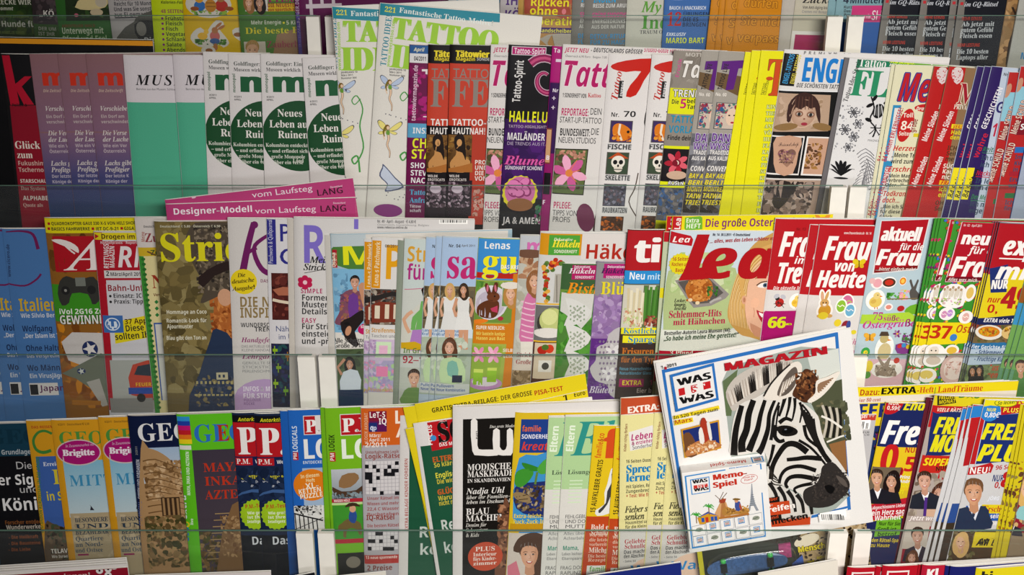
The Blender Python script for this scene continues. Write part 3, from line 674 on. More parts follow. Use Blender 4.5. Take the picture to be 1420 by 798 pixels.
def a_idee(s):
    s.part='color_panel'; s.p([(527,4),(694,14),(693,31),(525,21)],'2c8a9c')
    s.part='masthead'; s.t(544,53,29,'TATTOO','9ccc3c','S',w=146,rot=-3,hv=1.8); s.t(541,93,32,'IDEEN','9ccc3c','S',w=122,rot=-3,hv=1.8)
    s.part='headlines'; s.t(533,16,7,'221','e8e23c','S',rot=-3); s.t(553,17,7,'Fantastische Tattoo-Motive!','e8efe8','S',rot=-3.4,w=133)
    s.t(535,92,8,'TATTOO IDEE!','2c8a9c','S',rot=87,w=70); s.t(540,93,4.5,'www.ideetattoo.com','9ccc3c','B',rot=87,w=66)
    s.tt(540,97,4,2.6,'JAHRGANG 10|März 2011|Nummer 004','444','B')
    s.part='cover_picture'
    fairy(s,541,119,20,'b8c8e0'); fairy(s,538,182,21,'e8dc80'); 
    s.l([(567,132),(559,140),(555,134),(562,128),(570,146),(566,170),(571,200),(560,222),(555,216),(563,212),(566,234)],(1.2,2.6),'4a9a4a',4)
    s.p([(530,232),(526,244),(537,256),(534,266),(560,260),(548,246),(532,228)],'58607c',3); s.p([(531,234),(528,244),(538,255),(536,264),(557,259),(547,247),(533,231)],'c4cede',3)
    for i in range(14): s.e(535+((i*37)%30),158+((i*11)%9) if i<6 else 262+((i*13)%16),.8,.8,'556')
    s.e(538,292,20,9,'8a3a80')
mag('idee',1,460,9,482,290,'tall white fairy tattoo magazine with teal top band, the left one',W=.196,t=.003,bg='e2dfd6',art=lambda s:a_idee(Off(s,-67,5)),group='tall white fairy tattoo magazines')
mag('idee2',1,527,4,508,290,'tall white fairy tattoo magazine showing green TATTOO in full',W=.192,t=.003,bg='e2dfd6',art=a_idee,group='tall white fairy tattoo magazines')
def a_april(s):
    s.part='color_panel'; s.r(568,62,200,12,'2a5a94'); s.r(568,74,200,13,'dcdcdc'); s.r(563,171,200,20,'5aa0c4')
    s.tex(566,88,60,80,'a4146a 8a1058 b0207a 70104a',30,9)
    s.part='masthead'; s.t(586,170,9,'T','e4dcdc','B',w=14); s.p([(585,96),(594,96),(594,103),(590,103),(590,99),(585,99)],'e4dcdc')
    s.part='headlines'; s.t(574,71,5,'April','e6e2c0','K'); s.t(574,84,6,'04/2011','k','B',w=17)
    s.t(576,168,6,'taetowiermagazin.de','e0c0d4','B',rot=89,w=76); s.t(572,185,8,'INSIDE','e6e6e6','B',w=34)
    s.t(571,205,13,'CHEF','e4e82c','B',w=38); s.t(570,220,13,'STARS','e4e82c','B',w=46); s.tt(569,233,10.4,7.5,'SHOOTING|STEVE|NACKT','e6e6e6','B')
    s.t(568,270,7,'Tattoo','4ab0d8','S'); s.t(568,281,7,'Anfrage','4ab0d8','S'); s.tt(568,288,6,4,'Tätow|schaft','d8d0d8','B')
mag('april',1,568,62,562,290,'slim magenta magazine dated April right of the fairy magazines',t=.0035,bg='6a1048',art=a_april,bound='glued')
def a_heft(s):
    s.part='color_panel'; s.r(624,88,215,88,'c2402c'); s.r(654,166,190,150,'b03a28')
    s.r(617,250,38,50,'241820'); s.r(592,250,38,50,'241820') 
    s.part='masthead'; s.t(632,79,9,'Tätowier','e8d42c','B',w=46,hv=.5); s.t(632,84,5,'Magazin','e8d42c','B'); s.t(661,84,4,'SONDERHEFT','bbb','B')
    s.t(628,108,13,'TATTOO','8a8078','',w=62); s.t(626,148,38,'FEI','8a8078','S',w=66)
    s.r(629,107.5,45,.8,'8a8078')
    s.part='headlines'; s.t(627,174,9,'TATTOO-GIRLS','ece6e0','B',w=78); s.t(626,186,9,'HAUTNAH!','ece6e0','B',w=47)
    s.tt(623,246,5,3.4,'WILDE|EROTICATS','d8d0cc','B'); s.tt(658,228,7.5,6,'PROFIS|UND|DIE FETTE|VON','e4dcd4','B'); s.tt(657,284,8,7,'SO|A','d0c4bc','')
    s.part='cover_picture'; s.r(622,187,33,52,'7a5426','3a2412'); s.tex(622,187,33,52,'8a6028 5a3a1a a07838 2a180c',26,6,2)
    s.p([(628,238),(624,226),(632,215),(633,206),(638,202),(644,208),(645,218),(652,224),(648,238)],'c08a50',3); s.p([(632,208),(630,192),(637,186),(644,191),(646,222),(641,212)],'1c100a',3); s.e(637,198,3.6,5,'c8945c'); s.p([(622,239),(622,234),(640,230),(655,226),(655,239)],'a8682c')
    s.tex(622,252,30,36,'6a5460 8a7482 b8a4b0 2a1820 4a3440',40,5,3); s.e(634,262,8,6,'c8b8c4'); s.tex(656,262,28,38,'5a2a1c 8a4a30 d0a090 c89080',22,6,9)
mag('heft',1,594,62,589,288,'red tattoo magazine with a black masthead, left and half covered copy',t=.003,bg='120e10',art=lambda s:a_heft(Off(s,-30,0)),group='red tattoo magazines')
mag('heft2',1,624,62,618,288,'red tattoo magazine with grey letters, right copy next to the white lily sliver',t=.003,bg='120e10',art=a_heft,group='red tattoo magazines')
def a_styles(s):
    s.part='masthead'; s.t(778,119,35,'Tattoo','b01260','K',w=108,o=('f0d8e4',.8))
    s.part='headlines'; s.t(784,72,6,'JETZT NEU','c01a5c','K',w=32); s.t(819,72,6,'- DEUTSCHLANDS GRÖSSER','1c1c24','K',w=72); s.t(893,72,6,'STUDIO-GUIDE FÜR TATTOO-FANS','c01a5c','K',w=78)
    s.t(784,79,3,'Österreich 6,90 Euro · Belgien 7,00','666','')
    s.t(780,135,6,'1 SONDERHEFT VON','222','B',w=33); s.t(815,135,6,'Kattoo','c01a2c','S',w=18)
    s.t(778,160,10,'REPORTAGE:','b8145c','B',w=38); s.t(818,159,9,'DEIN','333','',w=16); s.t(776,170,8,'START-UP-TATTOO','333','',w=58)
    s.t(776,188,10,'BUNDESWEIT:','181818','B',w=42); s.t(819,187,9,'DIE','333','',w=11); s.t(774,198,8,'NEUEN STUDIOS','333','',w=52)
    s.t(767,289,9,'PFLEGE:','b8145c','B',w=25); s.t(766,299,7.5,'TIPPS VON','333','',w=34); s.t(766,308,7.5,'PROFIS','333','',w=24)
    s.part='cover_picture'; s.p([(770,206),(816,207),(809,271),(764,269)],'241c18'); s.p([(771.5,207.5),(814.5,208.5),(808,269.5),(766,267.5)],'5a6a3a'); s.tex(768,210,40,52,'3a4a28 6a7a48 8a4a48 4a2a24',36,7,4)
    s.tex(776,208,36,12,'c8947c b07a64',16,5,5)
    flower(s,789,240,26,'c85a94',6,'d8823c','eaa8c4',.3); s.l([(788,240),(800,222)],1,'e07a3c'); s.l([(788,240),(804,236)],1,'e07a3c'); s.l([(788,240),(799,252)],1,'e07a3c')
    s.p([(832,240),(850,232),(850,320),(822,320),(828,290)],'3a2420',2); s.e(812,302,12,20,'6a2a4a',15)
mag('styles',1,681,62,670,310,'narrow white lily tattoo magazine between the red and the black ones',t=.003,bg='dad6d2',art=lambda s:a_styles(Off(s,-99,0)),bound='glued',group='white lily tattoo magazines')
def a_spirit(s):
    s.part='color_panel'; s.p([(696,165),(900,165),(880,280),(692,275)],'3a1258'); s.tex(696,165,110,110,'3a1258 2a0c44 4a1a6c 30104c',40,22,5); s.e(765,232,14,30,'4a1a6c')
    s.part='masthead'; s.r(710,64,48,12,'d8d0d4'); s.r(711,65,46,10,'b01a6c'); s.t(713,74,7.5,'Tattoo-Spirit','ecdce4','B',w=42)
    s.t(721,142,11,'Tattoo-Spirit','dcdad8','B',rot=88,w=57)
    def spiral(w,c):
        pts=[]
        for i in range(30):
            a=-2.4+i*.26; rr=34-i*.93; pts.append((757+rr*.85*math.cos(a),110+rr*math.sin(a)*.95))
        s.l(pts,w,c)
    spiral((13,5),'c8b0bc'); spiral((10.5,3.5),'8a1850'); spiral((4,1),'c04878')
    s.part='headlines'; s.t(705,169,15,'HALLELUJAH','e4e41c','B',w=76); s.t(705,177,4,'TATTOO-HIGHLIGHTS','a894a8','B')
    s.t(703,194,10,'MAILÄNDER MESSE','e6e2e2','B',w=82); s.t(703,201,4.5,'DIE TRENDS AUS ITALIEN','b0a0b8','')
    s.t(700,228,12,'Blumen','d858a4','J',w=66,o=('5a1040',.8)); s.t(700,235,5,'SÜNDHAFT SCHÖNE','dcd4dc','B',w=52); s.t(697,310,9,'JA & AMEN','d8d4d4','B',w=52)
    s.part='cover_picture'; s.st(721,268,25,23.5,18,'d8cc28'); s.e(721,266,21,21,'c86aa0'); s.e(721,284,18,9,'8a5a34')
    for i,(dx,dy,rr) in enumerate(((-8,-6,9),(7,-8,9),(-1,-1,8),(9,3,8),(-9,5,8),(0,7,7))): s.e(721+dx,262+dy,rr,rr*.8,'8a2a64',i*40); s.e(721+dx-1,261+dy,rr*.85,rr*.6,'d87ab0',i*40)
    s.tex(742,284,20,26,'3a7a4a 8a3a6a 2a5a4a',14,5,8)
mag('spirit',1,706,62,692,310,'black and violet tattoo magazine with a pink rose and a curled pink swirl',t=.0035,bg='0e0c10',art=a_spirit,bound='glued')
def a_plus(s):
    s.part='color_panel'; s.r(764,64,20,50,'a81470'); s.r(762,115,18,100,'34104c'); s.r(757,178,9,50,'7a3a2c'); s.r(758,180,7,46,'c89a70'); s.r(752,240,12,30,'141014')
    s.part='masthead'; s.t(768,73,6,'Ta','e8dce4','B'); s.r(771,82,12,4,'d8c8d8')
    s.part='headlines'; s.t(766,128,5,'Nr','e8e0e8','B'); s.t(765,140,7,'+','e8e0e8','B'); s.t(764,153,7,'+','e8e0e8','B'); s.t(757,222,6,'B','e8e0e8','B'); s.t(752,284,6,'F','e8e0e8','B')
mag('plus',1,766,64,750,310,'thin magenta and purple magazine sliver right of the rose one',t=.003,bg='8a1260',art=a_plus)
mag('styles2',1,781,62,762,310,'white tattoo magazine with a pink lily picture and crimson title Tatt',W=.20,t=.0045,bg='dad6d2',art=a_styles,bound='glued',group='white lily tattoo magazines')
def a_seven(s):
    s.part='masthead'; s.p([(849,90),(868,84),(905,81),(906,92),(893,112),(882,132),(868,134),(874,118),(889,99),(868,100),(850,96)],'c41c0e',2)
    s.t(856,140,9,'Tattoo','b82418','J',rot=85,w=40); s.r(859,112,6,24,'222'); s.t(863.5,134,4,'ENERGY','eee','B',rot=86,w=20)
    s.part='headlines'; s.t(847,162,6,'Nr.','222','B'); s.t(864,162,8,'70','222','K',w=17); s.t(842,207,7,'FISCHE','2a2a2a','B',w=33,o=('bbb',.8)); s.t(839,250,7,'SKELETTE','2a2a2a','B',w=34,o=('bbb',.8)); s.t(835,295,7,'RAUBKATZEN','2a2a2a','B',w=34,o=('bbb',.8))
    s.part='cover_picture'
    s.p([(893,170),(897,150),(905,140),(905,216),(896,212),(892,196),(896,186)],'1a1410',2); s.l([(885,240),(880,262),(872,280),(882,300)],1.5,'4a3a30',3)
    s.r(847,167,31,31,'55504a'); s.r(848,168,29,29,'3a2a5c'); s.p([(851,190),(850,176),(858,171),(870,176),(876,184),(872,192),(862,196)],'d87818',3); s.l([(860,172),(858,184),(862,195)],3,'e8dcc8'); s.e(871,183,2,2,'k'); s.tex(849,186,27,10,'c86414 e89a30 a84a10',10,4,3)
    s.r(842,211,31,31,'55504a'); s.r(843,212,29,29,'3a4a38'); s.p([(843,220),(857,211),(872,220)],'b84a20'); s.e(857,225,9.5,9,'e6e0d4'); s.e(857,234,6,5,'dcd4c6'); s.e(853,225,3,3.2,'k'); s.e(861,225,3,3.2,'k'); s.e(857,230,1.3,2,'k'); s.l([(851,235),(863,235)],1.2,'333')
    s.r(838,255,31,31,'4a4850'); s.tex(839,256,29,29,'5a5a6a 8a8a9a 2a2a3a 6a4a4a',40,4,6); s.r(834,300,31,20,'4a3020'); s.tex(834,300,31,20,'c86a24 3a2418 8a4a20',20,4,6)
mag('seven',1,845,75,826,310,'white tattoo magazine with a big red 7, clownfish and skull pictures, left copy',W=.2,t=.0042,bg='dfdbd8',art=a_seven,group='white tattoo magazines with a red 7')
mag('seven',1,905,76,882,310,'white tattoo magazine with red 7 squeezed beside the grey one with a yellow box',W=.2,t=.0042,group='white tattoo magazines with a red 7')
def a_trend(s):
    s.part='color_panel'; s.tex(932,72,160,90,'8a8278 9a9288 7a7268 a8a094',50,16,4); s.r(930,122,200,36,'e0e010'); s.p([(914,202),(1000,204),(992,330),(903,330)],'dce010')
    s.part='masthead'; s.t(943,107,23,'Tattoo','e6e2dc','K',w=78,o=('6a6258',.8)); s.t(950,78,5,'MOTTO','c8c2b8','B',w=30); s.t(941,108,5,'Erotik','c05a8a','B',rot=85,w=26)
    s.part='headlines'; s.t(933,134,10,'TRENDS','e6e6e0','B',w=44,o=('333',.8)); s.t(931,144,6,'Die','222','B',w=10); s.t(942,150,13,'5','c01a6c','B'); s.t(952,143,6,'beliebt','222','B'); s.t(952,151,6,'Tattoos','222','B')
    s.t(930,170,10,'TATTOO','1c8ab0','B',w=42); s.t(927,184,10,'VORLAGEN','1c8ab0','B',w=56); s.t(925,194,6.5,'Finde deine','222','B',w=38); s.t(926,256,5,'ROSEN','eee','B',o=('333',.6))
    s.part='cover_picture'; s.r(920,206,42,46,'181418'); flower(s,938,226,17,'a81c30',7,'e8d0c0','d85a6a',.4); s.e(938,226,6,5,'7a1024'); s.e(938,243,14,6,'c8a890')
    s.r(914,260,42,46,'5a5a60'); s.tex(914,260,42,46,'34588a 4a78b0 8a8078 2a3a5a',40,6,5)
mag('trend',1,935,70,909,310,'grey tattoo magazine with a yellow box and a dark red rose picture',t=.003,bg='8c847a',art=a_trend)
def a_life(s):
    s.part='color_panel'; s.p([(990,100),(1040,108),(1090,100),(1085,150),(985,118)],'6a5234',2); s.p([(975,185),(1060,190),(1050,300),(960,300)],'6a6a70'); s.tex(972,190,70,100,'5a5a60 7a7a80 8a8a90 4a4a50',50,12,3); s.tex(967,255,70,40,'3a3230 2a2624 4a4440',30,9,3)
    s.part='masthead'; s.p([(1002,85),(1040,83),(1039,93),(1024,95),(1017,124),(1006,125),(1012,96),(1000,97)],'5a1c78')
    s.t(1024,124,40,'A','5a1c78','B',w=28); s.t(1001,125,6,'TATTOO LIFE','2a2420','B',rot=82,w=36)
    s.part='headlines'; s.t(992,133,4.5,'No. 60','ece6dc','B',w=15); s.t(986,196,11,'DANNY','5a2080','B',w=42,o=('d0c8dc',.6)); s.t(984,207,9,'WYSOCKI','5a2080','B',w=46,o=('d0c8dc',.6)); s.t(984,214,5.5,'TRADITIONELL','ece8e4','B',w=40); s.t(982,222,5.5,'AUS KALIFORNIEN','ece8e4','B',w=48)
    s.t(980,237,7,'CONVENTIONS','ece8e4','K',w=50); s.tt(978,247,9.2,6.5,'BAY AREA|BERLIN|MONTREAL|TAIWAN|TRIESTE','e8d424','K',dx=-1.4,w=32)
    s.part='cover_picture'; s.r(994,142,28,37,'5a5a60'); s.r(995,143,30,35,'c8b8a8'); s.tex(994,143,30,14,'b0243c 2a5a8a 3a7a6a 8a1c2c',22,5,7); s.tex(994,155,10,22,'b0243c 2a5a8a 3a7a6a',14,4,9); s.e(1014,162,8,12,'e0c4ac'); s.e(1011,160,1.5,1,'k'); s.e(1018,160,1.5,1,'k'); s.e(1015,170,2.5,1.3,'b0243c')
mag('life',1,974,70,945,300,'grey tattoo magazine sliver left of the one with a purple T',t=.003,bg='a09a90',art=lambda s:a_life(Off(s,-23,0)),group='grey tattoo magazines with a purple T')
mag('life2',1,998,71,969,300,'grey tattoo magazine with purple T and a small picture of a red-haired woman',t=.003,bg='a09a90',art=a_life,group='grey tattoo magazines with a purple T')
def a_yel(s):
    s.part='masthead'; s.t(1058,130,47,'T','c84a1c','S',w=25,o=('8a5a10',.8)); s.e(1066,108,5,2.6,'c84a1c')
    s.t(1060,130,3.6,'COLLECTION','6a6a10','B',rot=83,w=20); s.t(1056.5,130,3.6,'TATTOO','6a6a10','B',rot=83,w=16)
    s.part='headlines'
    for i,tx in enumerate('KING|TIERE|MUSIK|ANKER|VÖGEL|HUND|FLÜGEL|KARPFEN|CARP|PFLAN|SCHMETT|KREUZ|HERZ|DÄMON|TOTEN|FRAU|DRACHE|ORCHID|GOTIK'.split('|')): s.t(1060-i*1.15,148+i*8.6,5,tx,'dce4a0','S',o=('8a9210',.5),sp=.02)
for a,b,c,d,l in ((1034,72,998,292,'left one of three bright yellow tattoo magazines'),(1043,70,1014,292,'middle one of three bright yellow tattoo magazines'),(1056,70,1028,292,'frontmost of the yellow tattoo magazines, with a red ornate T')):
    mag('yel',1,a,b,c,d,l,t=.0025,bg='e6e010',art=(lambda s:a_yel(Off(s,-22,2))),bound='glued',group='bright yellow tattoo magazines')
def a_eng(s):
    s.part='masthead'; s.r(1087,74,21,45,'111'); s.t(1092,117,7,'ENGEL-TATTOOS','3a9ad0','B',rot=84,w=41); s.t(1101,117,6,'ENGEL-TATTOOS','d8c84a','B',rot=84,w=40); s.t(1110,113,33,'ENGEL','1c7ac8','B',w=75,hv=.7)
    for i,ch in enumerate('PREMIUM TATTOO EDITION NO 7'): s.t(1114+i*6.9,75.5-i*.12,4.5,ch,'555','B')
    s.part='headlines'; s.t(1104,121,6,'DIE SCHÖNSTEN TATTOOS','555','K',w=70)
    s.part='color_panel'
    s.p([(1081,124),(1260,128),(1225,330),(1050,330)],'121212'); s.p([(1080,126),(1256,130),(1252,128),(1080,124)],'e8e8e8')
    s.part='cover_picture'; s.p([(1079,129),(1152,132),(1148,182),(1070,183)],'b49880'); s.tex(1082,135,60,42,'b89c84 c4a890 a08468',20,11,4)
    s.e(1114,154,19,24,'c8a890'); s.e(1114,157,17,19,'d0b09a',0,20,'b08c74'); s.p([(1091,168),(1093,146),(1103,133),(1116,128),(1130,134),(1137,148),(1137,172),(1132,160),(1130,149),(1124,151),(1118,147),(1110,152),(1104,149),(1099,156),(1096,168)],'3a2420',2); s.e(1108,158,5.6,4.4,'8a6450'); s.e(1124,159,5.6,4.4,'8a6450'); 
    for i in range(6): s.l([(1104+i*4.5,134),(1102+i*4.8,152)],1,'5a3a30')
    s.e(1108,158,3.6,2,'c8bcb0'); s.e(1108,158.4,2.2,2.6,'2a2a2a'); s.e(1124,159,3.6,2,'c8bcb0'); s.e(1124,159.4,2.2,2.6,'2a2a2a'); s.e(1115,165,1.5,1.2,'8a5a48'); s.e(1115,172,4.5,2.2,'9a3040'); s.e(1090,176,16,5,'8a6a40',8); s.e(1140,176,14,5,'8a6a40',-8)
    s.p([(1069,188),(1116,189),(1107,243),(1061,242)],'e8e4e0'); s.p([(1071,190),(1114,191),(1106,241),(1064,240)],'1c1a1c'); s.p([(1077,190),(1111,191),(1107,212),(1099,241),(1076,240),(1073,212)],'c49a80',2)
    s.t(1079,203,5,'Friendship','3a2a28','C',w=28,rot=4); s.e(1085,213,6.5,6,'8a5a58'); s.e(1097,213,6.5,6,'7a5a50'); s.p([(1079,215),(1103,215),(1091,232)],'9a7460',2); s.tex(1081,208,20,17,'5a3a38 8a5a50 c8a080 7a4a6a',26,3,5); s.t(1080,226,4,'never','3a2a28','C',w=20)
    s.p([(1119,189),(1150,190),(1140,244),(1110,243)],'e8e4e0'); s.p([(1121,191),(1150,192),(1140,242),(1113,241)],'c49a80'); s.tex(1120,198,22,36,'5a3a28 8a5a30 a87a40 3a2a20',24,5,6)
    s.p([(1060,247),(1146,248),(1140,330),(1044,330)],'d8d4d0'); s.p([(1061,249),(1140,250),(1134,330),(1048,330)],'a89080'); s.tex(1056,250,74,60,'5a4a44 3a2e2c 8a7468 b8a498 2a2220',80,10,7); s.e(1084,262,11,12,'9a8478'); s.p([(1070,280),(1078,258),(1074,250),(1095,252),(1098,268),(1080,290)],'2c2422',2)
mag('eng',1,1089,69,1056,290,'white and black magazine with a blue ENGE title and doll-faced girl tattoo',W=.205,t=.0045,bg='dedbd8',art=a_eng)
def a_flash(s):
    s.part='color_panel'; s.p([(1190,79),(1372,82),(1372,92),(1188,92)],'6aaa2a'); s.p([(1190,79),(1240,80),(1238,93),(1187,94)],'1f7a58')
    s.part='masthead'; s.t(1190,92,12,'Tattoo','e8e8e4','S',w=38); s.t(1178,132,35,'FLASH','2a8a60','S',w=132,hv=1); s.t(1175,142,6,'Tattoo Idee Spezial','333','S',rot=82,w=61)
    s.part='headlines'; s.t(1233,87,4.5,'New designs!','e4e82c','K',w=36); s.t(1270,87,4.5,'Unzählige','ece8e0','K',w=28); s.t(1300,88,5,'TATTOO-MOTIVE','k','K',w=50); s.t(1233,92,4,'MIT GRATIS','ece8e0','K')
    s.t(1204,187,12,'木','k',''); s.t(1217,187,12,'蓮','k',''); s.t(1203,196,3,'MAGNOLIA','777','')
    s.part='cover_picture'
    for cx,cy,r in ((1184,156,9),(1172,180,9),(1190,172,8),(1184,190,8),(1176,204,7)):
        for i in range(6): s.e(cx+r*.55*math.cos(i*1.05),cy+r*.55*math.sin(i*1.05),r*.4,r*.22,'44444c',-math.degrees(i*1.05)); 
        for i in range(6): s.e(cx+r*.55*math.cos(i*1.05),cy+r*.55*math.sin(i*1.05),r*.22,r*.1,'dcdcdc',-math.degrees(i*1.05))
        s.e(cx,cy,r*.2,r*.2,'555')
    s.tex(1165,145,34,66,'8a8a90 b0b0b4 666',26,2.4,4)
    s.l([(1208,134),(1212,150),(1206,166),(1214,178),(1210,190)],1.8,'k',3); s.e(1218,154,8,10,'k'); s.e(1218,154,5,7,'555'); s.l([(1218,144),(1218,164)],1,'ddd'); s.l([(1214,146),(1212,160)],1,'ddd'); s.l([(1222,146),(1224,160)],1,'ddd')
    for a,b,c in ((1206,146,30),(1204,166,-20),(1230,142,20),(1228,172,-30),(1213,136,60)): s.e(a,b,5,2.4,'k',c)
    for i,a in enumerate((-70,-45,-20,0,20,45,70)): s.p([(1166,244),(1166+14*math.sin(math.radians(a))-2.5,238-14*math.cos(math.radians(a))*.8),(1166+20*math.sin(math.radians(a)),242-20*math.cos(math.radians(a))),(1166+14*math.sin(math.radians(a))+2.5,238-12*math.cos(math.radians(a))*.8)],'k',2)
    s.e(1166,247,10,1.4,'k')
    for i in range(16): s.l([(1188+i*1.5,214+i*4.5),(1200+i*.9,206+i*5),(1212+i*.5,216+i*4.6)],.8,'66666c',2)
    for i in range(8): s.l([(1180+i*3,262-i*6),(1196+i,250-i*4),(1190+i*3,280-i*5)],.8,'77777c',2)
mag('flash0',1,1172,80,1132,290,'dark grey magazine sliver between the angel and the flash tattoo magazines',t=.0025,bg='6a6668',spine='3a3a3e')
mag('flash',1,1179,81,1140,290,'white tattoo flash magazine with black lotus and flower drawings, green FL title',W=.172,t=.003,bg='dddcdb',art=a_flash)
def a_mein(s):
    s.part='color_panel'; s.p([(1239,146),(1250,146),(1222,325),(1209,325)],'2f8ab8'); s.p([(1241,150),(1248,150),(1237,224),(1230,223)],'e0dcd6'); s.p([(1228,232),(1236,232),(1221,322),(1213,322)],'e0dcd6')
    s.part='masthead'; s.t(1244,140,38,'Meine','b81c24','K',w=88,o=('2a3a8a',1.6))
    s.part='headlines'; s.t(1229,225,6.5,'84 Seiten ERLEBNISSE!','b81c34','B',rot=81,w=74); s.t(1214,300,6.5,'84 Seiten ERLEBNISSE!','b81c34','B',rot=81,w=68)
    s.e(1256,174,10.5,23,'c02020',-6,n=28); s.t(1252,163,6,'Toll!','f0e8d8','B',rot=2); s.t(1248,180,12,'84','f0e8d8','B',w=17); s.t(1246,188,5.5,'Seiten!','f0e8d8','B',w=19)
    s.e(1290,150,22,6,'c02020'); s.t(1270,153,5,'Dramen','f0e8d8','K',w=24); s.r(1267,185,30,5,'d8c82a'); s.t(1268,184,8,'große','8a1c2c','B',rot=84,w=18)
    s.t(1238,209,7,'Herzen in','c02020','K',w=44); s.tt(1236,218,8.6,6,'„Meine Traum|wird zum Alb','222','B',w=46,dx=-1.4)
    s.t(1231,238,7,'Erschreckt','c02020','K',w=50); s.tt(1229,246,6.5,4.8,'„Mein Mann|Verbrecher|Oder...?“','222','B',dx=-1)
    s.t(1224,272,7,'Todkrank','c02020','K',w=36); s.t(1223,281,7,'doch...','c02020','K',w=24); s.tt(1221,289,7,5,'„Bin ich STOLZ|für diese Liebe|Glück','222','B',dx=-1)
mag('mein',1,1237,90,1203,300,'cream magazine edge directly left of the one with the red oval 84',t=.003,bg='dcd8b8',art=lambda s:a_mein(Off(s,-6,0)),group='cream magazines with blue striped edge')
mag('mein2',1,1243,90,1209,300,'cream magazine with red 84 oval and red and blue title letters Me',t=.003,bg='dedab8',art=a_mein,group='cream magazines with blue striped edge')
def a_sun(s):
    s.part='color_panel'; s.p([(1317,92),(1340,92),(1296,320),(1268,320)],'b41c1c')
    s.part='masthead'; s.t(1326,144,28,'M','9a1c2c','S',w=26,o=('d8c8b0',1.2)); s.t(1349,144,28,'eine','9a1c2c','S',w=40,o=('d8c8b0',1)); s.t(1322,151,6,'PRIVAT','e8e0d0','S',w=22)
    s.e(1328,98,6,5,'d8d0c8'); s.p([(1321,97),(1335,97),(1334,110),(1327,117),(1321,109)],'d8c8c8',2); s.tex(1321,96,13,17,'b41c1c c86060 e0c0c0',14,2,3)
    s.part='headlines'; s.t(1306,197,8,'Meine Sünden','ece4e0','B',rot=79,w=42); s.t(1291,260,8,'Meine Sünden','ece4e0','B',rot=79,w=42)
    s.r(1320,172,60,6,'e8d020'); s.t(1321,178,5,'VERZWEIFELT','b02020','K',w=36); s.tt(1318,186,7,5.5,'Habe ihn|den Sex','e0d020','B',dx=-1); s.tt(1313,208,7.5,6,'ICH BETE|Seit jahr|mein Kind','4a3420','B',dx=-1.4)
    s.tt(1307,233,7.5,6,'SÜCHTIG|Kaufen|nicht auf','e8e0d0','B',dx=-1); s.r(1303,250,60,7,'e8b020'); s.t(1304,256,5.5,'FRAUEN','b02020','K',w=28); s.tt(1301,265,8,6,'ich halt|einer V','e0d020','B',dx=-1); s.tt(1296,284,8,6,'OHNE|Seit Jahr','4a3420','B',dx=-1)
mag('sun',1,1296,92,1250,300,'brown and red magazine with a crest, left of the two with slanted white letters',t=.003,bg='8a6c4c',art=lambda s:a_sun(Off(s,-21,0)),bound='glued',group='brown and red crest magazines')
mag('sun2',1,1317,92,1271,300,'brown and red crest magazine beside the dark violet edges',t=.003,bg='8a6c4c',art=a_sun,bound='glued',group='brown and red crest magazines')
def a_wahre(s):
    s.part='color_panel'; s.p([(1376,92),(1391,92),(1348,320),(1322,320)],'2c1a5a')
    s.part='masthead'; s.t(1388,137,24,'WAHRE','b81c34','K',w=105); s.t(1379,156,15,'GESCH','2c2a6a','B',w=60); s.t(1373,189,18,'17','b81c3c','K',w=17)
    s.t(1367,180,7.5,'GESCHICHTEN','e6e2e6','B',rot=80,w=58); s.t(1356,220,8,'wahre','c02038','B',rot=79,w=34)
    s.part='headlines'; s.p([(1343,233),(1352,233),(1342,277),(1333,277)],'e8d820'); s.t(1341,275,7.5,'84 Seiten','222','B',rot=78,w=40)
    s.t(1362,210,6.5,'Reiten','2a6a4a','K',w=24); s.r(1362,211.5,22,1,'2a6a4a'); s.tt(1360,222,9.5,7,'Ich tat es|ich mir','34485a','B',dx=-1.4,w=30); s.t(1353,243,6.5,'Nackte','b81c34','K',w=24); s.r(1353,244.5,22,1,'b81c34'); s.tt(1352,254,9,7,'In letz|ich die','34485a','B',dx=-1.4,w=28)
    s.t(1346,276,6.5,'Der Meister','2a7a4a','K',w=34); s.r(1346,277.5,26,1,'2a7a4a'); s.tt(1344,286,9,7,'Ich nah|eigene','34485a','B',dx=-1.4,w=30)
    s.t(1391,105,4,'Nr. 110 · April','555','B')
for k,(a,b,c,d,l) in enumerate(((1356,92,1306,300,'first of three dark violet magazine edges with yellow 84 Seiten tags'),(1366,92,1316,300,'second of three dark violet magazine edges with yellow tags'),(1376,92,1326,300,'dark violet edged magazine with pale cover, red V and number 17'))):
    mag('wahre%d'%(k==2),1,a,b,c,d,l,t=.0025,bg='b8c4d4' ,art=(a_wahre if k==2 else (lambda s:a_wahre(Off(s,-20,0)))),group='dark violet edged magazines')
def a_schuld(s):
    s.part='color_panel'; s.p([(1416,92),(1440,92),(1400,320),(1374,320)],'b02424'); s.r(1405,120,80,40,'8ac0d0'); s.r(1413,165,60,22,'7a1424'); s.r(1408,204,60,8,'2a6ab0'); s.r(1400,238,60,6,'a02030'); s.r(1394,268,60,7,'2a6a3a')
    s.part='headlines'; s.t(1409,187,9,'Meine SCHULD','e4c8b8','B',rot=80,w=46,o=('6a1414',.6)); s.t(1392,246,9,'Meine SCHULD','e4c8b8','B',rot=80,w=46,o=('6a1414',.6)); s.e(1414,118,4,10,'c08a70',-10)
    s.tt(1407,221,8.5,6,'Immer|Kind st|in die K','2a4a6a','B',dx=-1.4); s.tt(1399,252,8,6,'Erst jetzt|was mir','2a4a6a','B',dx=-1.4); s.tt(1393,284,8,6,'Ich schr|finde','2a4a6a','B',dx=-1.4); s.t(1414,180,8,'Se','eee','B')
